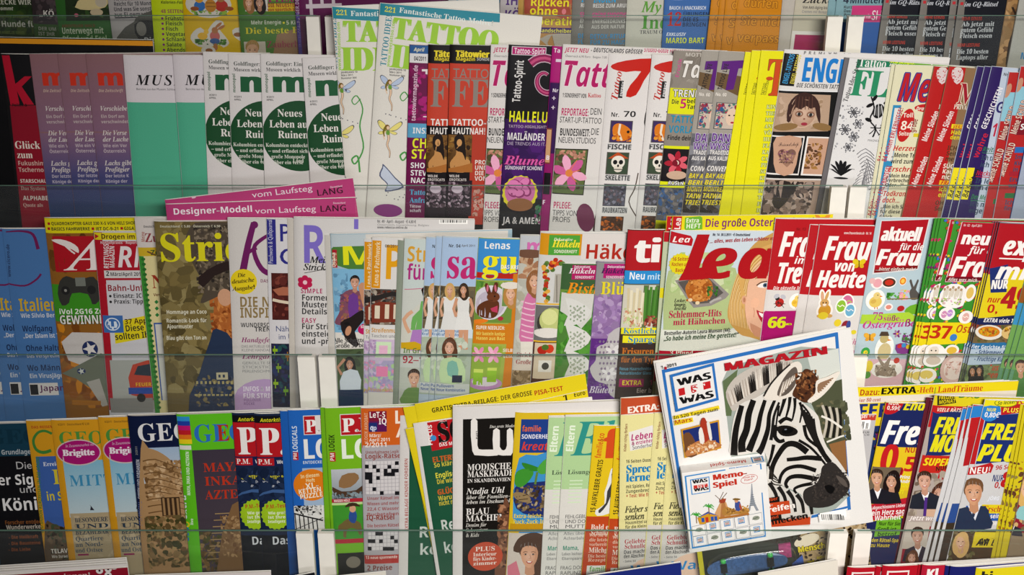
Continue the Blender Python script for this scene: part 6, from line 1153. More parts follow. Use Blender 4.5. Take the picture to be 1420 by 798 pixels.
mag('logi',3,399,570,411,775,'blue riddle magazine with an orange puzzle bubble and a black and white drawing',t=.0035,bg='2060b4',art=a_logi,bound='glued')
mag('logg',3,444,566,452,775,'thin lime green magazine edge left of the green riddle magazine',t=.003,bg='6aa81c',bound='glued')
def a_log(s):
    s.part='color_panel'; s.r(471,575,80,30,'d8d4d0'); s.r(472,576,80,28,'b01820'); s.part='masthead'; s.t(475,600,19,'P.M.','e8e4e0','S',w=54,hv=.7); s.t(472,637,27,'LOGIK','e4ecdc','B',w=104,hv=.5); s.part='headlines'; s.t(464,626,8,'LOGIK','1c2c10','B',rot=88,w=22); s.r(457,628,8,13,'b01820'); s.t(463.5,640,5.5,'PM','e8e0dc','B',rot=88,w=11)
    s.part='cover_picture'; s.r(459,652,44,48,'b8bcc0','6a7a84'); s.p([(461,676),(474,682),(494,680),(502,674),(502,686),(480,690),(464,686)],'4a3424',2); s.p([(474,660),(492,656),(498,664),(486,676),(470,676)],'8a6844',2); s.tex(460,684,42,14,'5a6a70 8a9aa0 3a4a50',24,5,5); s.r(460,693,44,5,'a82430'); s.t(463,697,3.4,'WASSER HOLZ','e8dcd8','B',w=22)
    s.r(460,698.5,60,3,'b8d090'); s.r(461,702,60,54,'3c8c2c'); s.p([(474,726),(482,720),(492,722),(500,726),(502,740),(498,742),(494,734),(482,734),(480,746),(476,744),(476,734),(470,738),(469,730)],'6a5a34',2); s.p([(484,722),(485,710),(492,708),(495,716),(492,726)],'2a4a8a',2); s.e(489,706,4.5,5,'c89878'); s.p([(478,704),(484,698),(494,698),(500,703),(490,702)],'3a2a1c',2); s.r(462,749,60,6,'a82430'); s.r(460,756,60,12,'6aa81c'); s.r(468,768,60,40,'1c1c1c'); s.e(490,780,10,8,'7a7468')
mag('log',3,450,567,461,775,'lime green riddle magazine with a boat picture and a rider on a horse',t=.0035,bg='72b01c',art=a_log,bound='glued')
def a_iq(s):
    s.part='color_panel'; s.r(500,567,220,56,'c85c1c'); s.r(503,619,220,190,'a8a4a8'); s.part='masthead'; s.r(511,571,25,29,'5a1450'); s.r(511,571,25,14,'7a1430'); s.t(512,580,8,"LeT'S",'ece4e0','B',w=22); s.t(525,589,8.5,'IQ','ece4e0','B',w=11); s.t(513,597,7,'qp','d0d4e8','B',w=10); s.r(511,587,12,12,'1c2c6a'); s.t(513,597,6,'qp','d0d4e8','B',w=9); s.t(546,588,18,'LOG','ecdccc','B',w=50); s.t(549,607,16,'AKR','ecdccc','B',w=48); s.t(510,614,4.6,'LOGIK AKROBAT','d8a888','B',rot=89,w=40)
    s.part='headlines'; s.t(512,607,4.6,'März/','e8dcd0','B'); s.t(512,613,4.6,'April 2011','e8dcd0','B'); s.t(506,621,6.5,'2/2011','e8dcd0','B',w=31); s.t(507,630,4,'Unterhaltsame Logik','8a4a44','B',w=46); s.t(506,637,6.5,'Logik-Rätsel','8a3a30','B',w=52)
    def grid(X,Y,n,m,c,seed):
        s.part='cover_picture'; s.r(X,Y,n*c,m*c,'ccc8c8'); R=random.Random(seed)
        for i in range(n+1): s.r(X+i*c,Y,.5,m*c,'99959a')
        for j in range(m+1): s.r(X,Y+j*c,n*c,.5,'99959a')
        for i in range(n):
            for j in range(m):
                if R.random()<.22: s.r(X+i*c,Y+j*c,c,c,'16161a')
    grid(506,640,10,9,5.2,4); grid(510,738,8,5,5.2,9)
    s.part='headlines'; s.tt(509,694,7.4,4.4,'Unser Rätsel im|Wissen und mehr|22,4 C Wasser|Buchstaben','9a5a5a','B',w=44); s.t(508,722,7,'IQ-Rätsel','8a3a30','B',w=39); s.t(509,732,4.4,'Die besten Rätsel','9a5a5a','B',w=44)
    s.part='color_panel'; s.r(505,771,220,12,'a83430'); s.part='headlines'; s.t(507,776,4,'13 neue spannende','e0c8c0','B',w=44); s.t(509,792,7,'2 Preise','7a3a34','B')
mag('iq',3,500,567,505,775,'orange and grey puzzle magazine with crossword grids',t=.005,bg='a8a4a8',art=a_iq,bound='glued')
def a_focus(s):
    s.part='color_panel'; s.r(583,620,250,200,'1c5038')
    s.part='masthead'; s.p([(592,586),(640,573),(650,616),(599,626)],'b01820'); s.t(600,618,5.5,'FOCUS','e8e4e0','B',rot=84,w=28); s.e(601,608,4,4,'3a88c0'); s.t(608,614,27,'SCHULE','16100e','S',w=120,hv=1,o=('e8e4e0',.7)); s.t(609,620,4.6,'DAS MAGAZIN','e8dcd8','B',w=42)
    s.part='headlines'; s.t(600,642,7.5,'ELTERN','b85a24','B',w=34,hv=.3); s.t(602,649,6.5,'So klären','c8b83c','B',w=34); s.t(604,664,7.5,'Englisch','d8d040','B',w=32); s.t(606,672,6.5,'Die wichtigsten','c8b83c','B',w=50); s.t(607,687,7.5,'GLÜCK','b85a24','B',w=28,hv=.3); s.tt(608,695,7,6.5,'Warum|nicht nur','c8b83c','B',dx=1,w=26)
    s.t(612,737,15,'Rechnen','c0c8c0','B',w=70); s.t(616,768,15,'kommt','c0c8c0','B',w=60); s.t(593,737,4.4,'ERFOLGREICH LERNEN UND ERZIEHEN','a85a50','B',rot=98,w=98)
def band(key,x,y,x2,y2,label,W,fr=False,art=None,bg='d8c41c'):
    return mag(key,3,x,y,x2,y2,label,W=W,t=.0016,bg=bg,art=art,group='yellow free supplements')
mag('foc',3,555,578,553,775,'covered dark green school magazine with white edge, left of the tilted one',t=.003,bg='d0ccc8',art=lambda s:(setattr(s,'part','color_panel'),s.r(568,617,250,200,'1c5038'),setattr(s,'part','headlines'),s.t(580,746,15,'Re','c0c8c0','B',w=26),s.t(581,770,15,'ko','c0c8c0','B',w=26),s.t(566,737,4.4,'EXTRA BEILAGE KINDER FORDERN','a85a50','B',rot=91,w=98)))
band('bandb',559,566,566,600,'yellow supplement leaf peeping out left behind the free supplement band',.20)
def a_band(s):
    s.part='headlines'; s.t(599,573,6.5,'GRATIS EXTRA-BEILAGE:','2a2410','B',w=94,rot=0); s.t(694.5,556,6.5,'DER GROSSE','4a3c14','B',w=44); s.t(741,549,6.5,'PISA-TEST','a82418','B',w=40)
band('band',575,561,582.5,600,'yellow tilted supplement band reading Gratis Extra-Beilage',.205,art=a_band)
band('euro',562,596,570.1,629,'small yellow supplement corner marked 1 Euro',.221,art=lambda s:(setattr(s,'part','headlines'),s.t(781,559,12,'1','2a2410','B'),s.t(796,551,6,'Euro','2a2410','B',w=16)))
mag('foc2',3,573,589,602,775,'white edged green school magazine tilted to the right, red FOCUS corner',t=.003,bg='d6d2ce',art=a_focus)
def a_luna(s):
    s.part='color_panel'; s.r(642,582,240,240,'15120f'); s.part='masthead'; s.p([(653,584),(662,584),(662,618),(668,624),(689,624),(690,632),(664,632),(655,626)],'dedad4',2); s.p([(684,597),(693,597),(693,620),(699,625),(703,618),(703,597),(711,597),(711,628),(704,632),(690,631),(684,624)],'dedad4',2); s.t(714,632,38,'na','dedad4','',w=56,hv=1.5); s.t(660,598,3.6,'Luna','2a2a2a','B',rot=-90)
    s.part='headlines'; s.t(679,594,4,'Das erste Modemagazin','c8c4bc','J',w=52); s.t(648,653,8.5,'MODISCHE','dedad4','S',w=60); s.t(648,662.5,8.5,'MASKERADE','dedad4','S',w=64); s.t(648,670,5,'IN SKANDINAVIEN','dedad4','S',w=60)
    s.t(647,686,8,'Nadja Uhl','dedad4','J',w=52); s.tt(647,693,6.6,5,'über ihr Familien-|leben im Dschungel','d0ccc4','J',w=60); s.t(646,714.5,8.5,'BLAU','dedad4','S',w=32); s.t(646,724,8.5,'MACHEN','dedad4','S',w=54); s.tt(646,731.5,7,5,'Denim für|Schwestern|& Kids','c8c4bc','J')
    s.part='cover_picture'; s.p([(700,690),(706,700),(714,720),(714,800),(686,800),(690,756),(694,724)],'6a4430',2); s.tex(690,700,22,90,'8a5c40 5a3826 a87858 3a241a',40,6,5)
    s.part='color_panel'; s.e(673,772,24,20,'b8482c',n=36); s.part='headlines'; s.t(659,765,6,'PLUS','e8d8cc','S',w=27); s.tt(656,772,6.2,5,'Interieur|fürs Kinder-|zimmer','e8d8cc','S',w=32)
mag('luna',3,628,565,628,775,'white edged black luna magazine with a terracotta round badge',t=.006,bg='d4d0cc',art=a_luna,bound='glued')
def a_kre(s):
    s.part='color_panel'; s.r(723,582,60,47,'1c3a80'); s.part='masthead'; s.t(724,599,8,'familie','d8641c','B',w=26); s.t(723,609,6,'SONDERHEFT','dcdce4','B',w=44); s.t(723,625,11,'kreativ','c83a2c','K',w=48)
    s.part='cover_picture'; s.p([(720,636),(744,632),(790,630),(790,740),(720,740),(712,690)],'3a8ac0',2); s.p([(712,680),(730,670),(780,672),(780,714),(740,716),(716,706)],'202c64',2); s.tex(716,674,50,36,'4a3a28 8a7450 2a2018 a89878 5a4830',56,5,4); s.e(724,690,13,6,'8a7450',-20); s.l([(716,690),(732,686)],1,'3a2a18'); s.l([(716,694),(732,692)],1,'3a2a18')
    s.p([(714,672),(716,656),(728,650),(740,655),(733,668),(722,676)],'3a8a2c',3); s.p([(724,642),(740,646),(752,652),(740,654),(728,650)],'2c7a24',3); s.p([(745,650),(758,636),(770,640),(762,654),(750,658)],'4a9a38',3); s.l([(742,672),(745,655)],3,'5a7a30')
    s.part='color_panel'; s.r(708,727,200,11,'b88a14'); s.part='headlines'; s.t(712,719,5.5,'Extra-leicht:','e0c83c','B',w=40); s.t(711,727,6,'Ruck-Zuck-Ideen','e0c83c','B',w=56)
    s.part='cover_picture'; s.r(704,740,200,70,'c8bcb0'); s.p([(712,765),(718,748),(732,740),(748,740),(760,752),(760,800),(740,800),(730,770)],'4a3020',3); face(s,734,770,36,'cc9878','4a3020',0); s.p([(704,786),(716,778),(722,800),(704,800)],'c87080')
mag('kre',3,715,573,703,775,'yellow craft magazine with a blue box reading familie and a bowl with leaves',t=.003,bg='d0b020',art=a_kre)
def a_elt(s):
    s.part='color_panel'; s.r(784,579,240,102,'a8c890'); s.part='masthead'; s.t(795,627,10,'Eltern','dce8d0','B',rot=88,w=36,hv=.3); s.t(796,632,46,'E','2c8a80','I',w=36,hv=1.6); s.t(836,632,46,'ltern','2c8a80','I',w=90,hv=1.2)
    s.part='headlines'; s.t(788,658,6,'Lösungen','3a4a3a','S',w=38)
    for i in range(7): s.r(791-i*.4,666+i*5,18,1.6,'c8dcb8')
    s.tt(785,719,6.8,4.8,'FEHLGEBURT|UND DOCH|MUTTER','4a4a4a','',w=38); s.tt(783,742,6.6,4.4,'Alles über|Achterbahn','777','',w=30); s.t(782,763,6,'Mama,','2c8a70','B',w=22); s.tt(781,770,6.4,4,'Leben leichter|Elternpaare','666','',w=28); s.tt(779,790,7,5,'FRAG DOCH|RAPUNZEL','555','',w=36)
mag('elt',3,761,578,751,775,'pale green parents magazine sliver, left copy beside the craft one',t=.003,bg='d2d0c8',art=a_elt,at=(784,577),bound='glued',group='pale green parents magazines')
mag('elt',3,784,577,772,775,'pale green parents magazine with a teal italic E, open copy',t=.003,group='pale green parents magazines')
def a_fam(s):
    s.part='color_panel'; s.r(813,717,200,100,'b8441c'); s.part='masthead'; s.t(833,636,8,'familie&co','c84a1c','B',rot=86,w=34); s.t(836,636,38,'fa','c8481c','B',w=48,hv=2); s.part='headlines'; s.t(825,712,7,'15 AUFKLEBER GRATIS','3a3414','B',rot=86,w=72); s.tt(819,735,8,7,'Bald ein|Schulkind','e8d8c8','S',w=32); s.tt(817,745,6.4,4.6,'Wie Sie ihn|die letzten|vorbereiten','e0b8a0','S',w=30); s.t(816,767,7,'Milchgetr','e8d8c8','S',w=36); s.tt(815,774,5.5,4.6,'Die besten|Rezepte','e0b8a0','S',w=28)
    s.part='cover_picture'; s.p([(846,655),(850,649),(862,652),(862,700),(846,712),(828,716),(826,708),(838,700),(838,684),(842,672)],'dcdcd8',2); s.p([(848,658),(852,654),(862,657),(860,668),(852,682),(846,690),(842,700),(832,712),(830,708),(840,698),(842,682),(848,670)],'3a3a3a',2)
    s.part='color_panel'; s.r(814,785,38,20,'dcdcd4'); s.part='headlines'; s.t(817,793,6.5,'familie','5a9a2c','B',w=27)
mag('fam',3,824,591,808,775,'yellow and rust magazine with fa and a black animal sticker, open copy',t=.003,bg='d8b81c',art=a_fam,bound='glued',group='yellow and rust family magazines')
mag('fam',3,854,594,841,775,'yellow and rust magazine sliver pressed against the EXTRA one',t=.003,group='yellow and rust family magazines')
def a_leb(s):
    s.part='color_panel'; s.r(860,735,200,100,'ccc8c0'); s.part='masthead'; s.p([(872,600),(905,590),(909,618),(874,626)],'dedad4'); s.t(875,612,9,'Leben','a81464','K',w=30,rot=5); s.t(876,618,5,'& erziehen','a81464','K',w=30,rot=5); s.t(877,624,5.5,'Sonderheft','333','',w=30,rot=5); s.t(906,630,34,'1','a02030','S'); s.t(868.5,627,3.6,'Kinder richtig fördern','7a3a2a','B',rot=88,w=38)
    s.part='headlines'; s.t(868,643,4.6,'16 Seiten Dossier','3a3a30','B',w=40); s.t(868,657,11,'Sprechen','1c7ab0','S',w=56,hv=.4); s.t(868,669,11,'lernen','1c7ab0','S',w=42,hv=.4); s.tt(868,678,6.6,4.8,'mit Spielen, Reimen|Zungenbrechern','4a4a3a','B',w=44); s.t(868,691,4.8,'+ Test: Wie fit ist','a83a30','B',w=40)
    s.t(867,712,9,'Fieber senken','3a3a2a','I',w=54,hv=.3); s.t(867,722,9,'senken','3a3a2a','I',w=26,hv=.3); s.tt(867,728,6,4.4,'Hausmittel und|für die Kleinen','4a4a3a','B',w=34); s.t(866,755,6,'Geliebter','a81c30','S',w=32); s.t(866,762,6,'Schnuller','a81c30','S',w=32); s.tt(865,769,6,5,'Das macht|den Abschied','444','B',w=30); s.t(864,781,3,'• Seite 54','777','B')
    s.part='cover_picture'; s.e(905,796,34,24,'d8b8a0'); s.part='headlines'; s.t(874,797,12,'Was','2a80b8','B',w=46)
mag('lebx',3,861,553,858,775,'magazine behind the pale yellow ones, only its rust red EXTRA strip showing',W=.16,t=.003,bg='c8c0a0',art=lambda s:(setattr(s,'part','color_panel'),s.r(861,553,300,40,'b84a28'),setattr(s,'part','headlines'),s.t(870,574,9,'EXTRA:','ece0d4','B',w=44,hv=.4,rot=3)))
mag('leb',3,861,577,858,775,'pale yellow magazine with blue Sprechen lernen, the most open of three copies',t=.003,bg='dcd494',art=lambda s:(setattr(s,'part','color_panel'),s.r(861,578,250,1,'dcd494'),a_leb(s)),at=(861,577),group='pale yellow child magazines')
mag('leb',3,908,574,894,775,'second pale yellow child magazine, right of the most open copy',t=.003,group='pale yellow child magazines')
mag('leb',3,930,572,915,775,'third pale yellow child magazine, partly behind the game box',t=.003,group='pale yellow child magazines')
def a_leo(s):
    s.part='cover_picture'; s.r(985,730,300,200,'a89068'); R=random.Random(8); s.tex(985,735,220,70,'b8a07a a08458 c8b490',70,14,3)
    for i in range(420):
        x,y=R.uniform(1060,1210),R.uniform(690,800); s.e(x,y,R.uniform(1.2,2.8),R.uniform(1,2),'2a1c10',R.uniform(0,180),n=7)
    s.e(1118,748,18,8,'d8ccb4',10); s.e(1108,746,3,2.4,'2a2018'); s.p([(1098,780),(1112,768),(1118,800),(1096,800)],'3a5aa8')
    s.part='headlines'; s.t(1106,765,8,'Mensch','d8c41c','B',w=38,hv=.3,o=('3a2a10',.6)); s.t(1132,774,4,'oder','d8c41c','B'); s.t(1120,785,8,'Tier:','d8c41c','B',w=24,hv=.3,o=('3a2a10',.6)); s.t(1106,797,7,'sch','d8c41c','B',w=24)
def a_dazu(s):
    s.part='color_panel'; s.r(1188,538,300,15,'dcc818'); s.r(1186,551,300,9,'d8d0c0'); s.r(1184,560,300,40,'d8c020'); s.part='headlines'; s.t(1192,549,8,'Dazu:','a83a18','B',w=27); s.t(1221,547,9,'EXTRA','16140c','B',w=48,hv=.4); s.t(1271,544,7.5,'-Heft','b8401c','S',w=23); s.r(1297,536,1,9,'3a7a2a'); s.t(1300,543,8,'LandTräume','b83018','S',w=62); s.t(1189,558,5,'Nur 80 cent','a83020','S',w=32)
    s.part='masthead'; s.t(1189,580,19,'FERNSEH','1c2c6a','B',w=110,hv=.5); s.part='color_panel'; s.r(1182,592,200,200,'1c2c5a'); s.part='cover_picture'; s.tex(1180,600,40,130,'c8b020 1c1c2a 7a1450 2a2a34',30,6,4)
for a,b,c,d,l in ((1168,540,1148,730,'rearmost yellow Dazu supplement band next to the zebra'),(1176,539,1154,730,'middle yellow Dazu supplement band next to the zebra')):
    mag('dazu',3,a,b,c,d,l,W=.2,t=.0025,bg='c8b020',art=a_dazu,at=(1188,538),group='yellow Dazu bands')
mag('dazu',3,1188,538,1164,730,'front yellow band reading Dazu: EXTRA-Heft LandTräume',W=.2,t=.0025,group='yellow Dazu bands')
def a_gray(s):
    s.part='color_panel'; s.r(1105,574,200,12,'b83a2c'); s.r(1090,690,190,60,'3a4a8a'); s.part='headlines'; s.t(1172,581,6,'ige Rätsel ++','ecdcd4','B',w=40); s.tt(1173,602,3.6,2.6,'DEUTSCHLAND € 0,90|Österreich € 1,10','555','B',w=32); s.part='color_panel'; s.r(1172,584,36,12,'d8d8d4'); s.part='cover_picture'; bars(s,1175,585,30,10,6); s.part='masthead'; s.t(1172,654,24,'S','c88a84','B'); s.part='cover_picture'; s.e(1186,700,10,14,'a8865a'); s.tex(1176,690,20,40,'a8865a 8a6a40 c8a878',20,4,3)
mag('gray',3,1104,578,1084,735,'light grey puzzle magazine with barcode and red Rätsel line right of the zebra',W=.0985,t=.002,bg='b4b2b2',art=a_gray)
mag('leo',3,985,729,993,775,'spotted leopard fur magazine showing Mensch and Tier under the zebra one',W=.186,t=.0024,bg='a89068',art=a_leo,free=.0142,n=NROW)
def a_frei(s):
    s.part='color_panel'; s.r(1229,559,300,66,'1a2456'); s.p([(1229,560),(1252,554),(1252,562),(1246,570),(1236,575),(1226,574)],'b01820',2); s.r(1210,620,300,60,'d8b820'); s.p([(1199,702),(1260,690),(1252,716),(1194,725)],'b01c2c'); s.p([(1196,725),(1290,715),(1280,800),(1180,800)],'1c2450'); s.p([(1216,722),(1250,717),(1248,742),(1212,745)],'6aa828')
    s.part='masthead'; s.t(1252,569,13,'Endlich','d8d01c','K',w=58,hv=.4); s.t(1221,616,32,'Freizeit','ece8e4','K',w=118,hv=1); s.part='headlines'; s.t(1232,562,5,'NUR','ecdcd4','B'); s.t(1230,569,5.5,'0,59€','ecdcd4','B',w=18)
    s.t(1217,656,38,'0,','b81c20','B',w=34,hv=1); s.t(1252,654,20,'59','b81c20','K',w=32,hv=.6); s.t(1254,628,7,'NUR','b81c20','B',w=20); s.tt(1247,664,6,4.4,'Prinz|Andrea','d8e0f0','B'); s.t(1245,676,7,'Hochzeit','d8d01c','B',w=32); s.t(1244,685,7,'in','d8d01c','B'); s.t(1201,708,4.6,'Der abgeschlossene Liebesroman','e8d8d8','B',w=66,rot=6); s.t(1199,716,7,'„Dein Herz sagt','ece8e4','B',w=58,rot=4); s.t(1198,723.5,7,'die Wahrheit','ece8e4','B',w=50,rot=4)
    s.t(1218,729,5,'Nur für Sie','1c2c10','B',w=30); s.tt(1216,737,7,5.6,'Groß ist|betrof','1c3c10','B',w=26); s.t(1208,752,5,'den Rätsel-Spaß','d8c020','B',w=40); s.t(1207,759,5,'zu Hause','d8c020','B',w=26)
    s.part='cover_picture'; s.r(1206,648,44,50,'6a5c4a'); face(s,1236,668,22,'c09074','1c1210',1); s.p([(1226,700),(1230,682),(1246,684),(1250,698)],'1a1a20'); face(s,1216,664,22,'c89878','33241a',0,suit='1a1a22')
mag('frei',3,1229,559,1193,730,'navy and yellow gossip magazine with red 0,59 corner and a royal couple',t=.003,bg='c8b020',art=a_frei)
for a,b,c,d,l in ((1286,552,1249,740,'dark red gossip sliver left of the wedding couple cover'),(1291,556,1253,745,'second dark red gossip sliver left of the wedding couple cover')):
    mag('monb',3,a,b,c,d,l,t=.0022,bg='5a1c28',spine='7a1c2c',art=lambda s:None)
def a_mon(s):
    s.part='color_panel'; s.r(1296,549,300,14,'d0c020'); s.r(1293,563,300,30,'b01c20'); s.p([(1294,576),(1300,574),(1360,570),(1354,620),(1290,634),(1286,626)],'1c2a5e',2); s.r(1280,632,200,24,'b8241c'); s.r(1262,656,200,60,'a89c94'); s.p([(1256,736),(1330,724),(1322,800),(1246,800)],'8a2030')
    s.part='masthead'; s.t(1294,602,23,'FREIZEIT','d8d01c','K',w=88,hv=.8); s.t(1289,627,23,'MONAT','d8d01c','K',w=72,hv=.8)
    s.part='headlines'; s.p([(1301,547),(1326,541),(1326,559),(1300,563)],'2a2a14'); s.t(1302,555,5,'FREIZEIT','d8c41c','B',w=22,rot=8); s.t(1302,561,5,'MONAT','d8c41c','B',w=22,rot=8); s.t(1328,552,9,'DAS','3a7a2a','B',w=30); s.t(1299,571,5,'VIELE RÄTSEL','e8d4c0','K',w=40); s.t(1280,646,10,'SUPER','e0c81c','K',w=36,hv=.4); s.t(1297,654,6,'NUR','16240c','B',rot=10); s.t(1296,664,12,'1,','b01c20','B'); s.t(1262,722,6,'Jetzt wissen','ece4e0','K',w=48)
    s.part='cover_picture'; s.tex(1264,652,60,64,'8a7c70 a89c8c 6a5a4c',24,9,5); face(s,1302,686,24,'c09078','4a2a1c',1); s.p([(1284,716),(1290,700),(1306,702),(1316,716)],'c8a488',2); face(s,1282,668,24,'c89880','3a2418',0,suit='20242e'); s.p([(1282,690),(1286,690),(1284,716),(1280,716)],'4a2a7a')
    s.p([(1258,724),(1290,724),(1284,760),(1250,762)],'b8b0a4'); face(s,1272,744,22,'b8907a','3a2c24',0,suit='2a2430'); s.r(1290,740,34,12,'b82430'); s.r(1290,756,34,6,'1c2c6a'); s.t(1291,762,4.5,'Rätsel','e8c820','B'); face(s,1264,774,16,'c09078','5a3418',1)
mag('mon',3,1297,549,1251,750,'red gossip magazine with FREIZEIT MONAT letters and a smiling wedding couple',t=.003,bg='a89c94',art=a_mon)
def a_plus(s):
    s.part='color_panel'; s.r(1367,553,300,27,'dcd01c'); s.p([(1363,578),(1420,560),(1440,560),(1440,700),(1330,660),(1340,642)],'b8c4d8'); s.p([(1358,577),(1367,577),(1351,650),(1342,648)],'b01c20'); s.p([(1368,577),(1440,572),(1440,640),(1352,650)],'1a2c6a'); s.p([(1340,645),(1440,636),(1440,740),(1322,738)],'c4c4c4'); s.p([(1360,565),(1387,564),(1384,578),(1374,585),(1364,583),(1360,576)],'2a7ac0',2); s.p([(1388,564),(1440,556),(1440,570),(1388,576)],'b01c20'); s.r(1340,702,100,20,'2a5aa8')
    s.part='masthead'; s.t(1360,610,22,'FREIZEIT','dcd41c','K',w=100,hv=.8); s.t(1354,640,23,'PLUS','dcd41c','K',w=72,hv=1,o=('10183a',.8)); s.t(1369,626,8,'+','1a2c6a','B')
    s.part='headlines'; s.t(1368,571,4.5,'NUR','e8dc40','B'); s.t(1365,579,6.5,'0,80€','ece8e4','B',w=20); s.t(1390,572,6,'PLUS 30','e8dc40','B',w=34); s.e(1395,559,16,6,'6a7a20'); s.e(1395,559,15,5,'dcd01c'); s.t(1383,562,5,'So lecker!','3a5a1c','K',w=26,rot=6); s.t(1408,561,11,'Kä','b8401c','B',w=20)
    s.p([(1343,650),(1374,642),(1378,646),(1374,656),(1342,660)],'b01c20'); s.t(1344,658,8.5,'NEU!','ece8e4','B',w=28,rot=4); s.t(1380,652,6,'96 Seiten','b01c20','B',w=36,rot=4); s.t(1375,668,9,'NUR','1c2c6a','B',w=15); s.t(1378,677,8,'0,','b01c20','B'); s.t(1386,676,21,'80','b01c20','K',w=30,hv=.8); s.t(1370,694,5,'JÖRG','e0e4ec','K'); s.r(1362,700,40,12,'d8c41c'); s.t(1363,710,8,'Erschüttert','b01c20','S',w=46); s.t(1356,720,6,'Was seine','ece8e4','B',w=34,rot=3); s.t(1325,731,6,'Vergangenheit erneut','ece8e4','B',w=62,rot=3)
    s.part='color_panel'; s.p([(1322,738),(1440,735),(1430,800),(1310,800)],'4a3a24'); s.part='cover_picture'; s.tex(1320,736,40,50,'7a6a4a 5a5a34 3a3a20',20,7,4); face(s,1332,752,20,'d0a888','c8a468',1); s.part='headlines'; s.r(1352,738,36,12,'d8c41c'); s.t(1354,756,9,'AM E','16140c','K',w=32); s.r(1350,747,40,12,'d8c41c'); s.t(1353,757,9,'AM END','16140c','K',w=42)
    s.part='cover_picture'; s.p([(1320,736),(1326,712),(1338,704),(1366,702),(1372,716),(1374,733)],'26324a',2); s.p([(1342,702),(1352,722),(1360,700)],'d8dce4'); face(s,1350,684,34,'c89470','6a4a30',0)
def a_pl0(s):
    s.part='color_panel'; s.p([(1336,566),(1380,566),(1370,605),(1328,610)],'b01c20'); s.p([(1336,568),(1350,567),(1346,582),(1332,584)],'2a7ac0'); s.p([(1329,608),(1370,605),(1362,640),(1321,648)],'a81c20'); s.p([(1319,652),(1360,650),(1352,690),(1308,695)],'c8c8c8'); s.p([(1306,698),(1352,696),(1346,720),(1298,724)],'2a4a8a'); s.p([(1298,724),(1346,720),(1340,800),(1280,800)],'3a3024')
for a,b,c,d,l in ((1336,566,1288,748,'first red and blue sliver left of the NEU! cover'),(1343,564,1296,748,'second red and blue sliver left of the NEU! cover'),(1350,562,1304,748,'third red and blue sliver, with a bit of pale blue price spot')):
    mag('plu0',3,a,b,c,d,l,t=.0022,bg='c8c8c8',art=lambda s:a_pl0(s))
mag('plu',3,1367,555,1320,750,'yellow topped magazine with a blond smiling man, NEU! and price spot 0,80',t=.003,bg='c4c4c4',art=a_plus)
def a_blond(s):
    s.part='color_panel'; s.r(1425,565,60,60,'c8c020'); s.p([(1400,650),(1440,644),(1430,740),(1380,740)],'8a2430'); s.part='cover_picture'; s.tex(1398,650,40,90,'8a7a60 c8a870 6a5a44',30,7,4); face(s,1425,680,26,'d8ac88','d0a860',1); s.p([(1410,720),(1414,704),(1440,700),(1440,722)],'8ac0c0',2); face(s,1404,722,14,'c09078','6a5a50',0,suit='2a2a34')
for a,b,c,d,l in ((1416,562,1380,748,'first yellow sliver right of the NEU! cover'),(1421,563,1386,748,'second yellow sliver right of the NEU! cover'),(1426,563,1392,748,'third yellow sliver right of the NEU! cover')):
    mag('yslv',3,a,b,c,d,l,t=.0022,bg='c8b81c',art=lambda s:(setattr(s,'part','cover_picture'),s.tex(1376,640,40,100,'6a5a3a 8a7a40 a8701c 5a3424',40,6,3)))
mag('blond',3,1440,565,1402,750,'rightmost gossip magazine of the fourth shelf with a blond woman in a pale dress',t=.003,bg='8a7a60',art=a_blond)
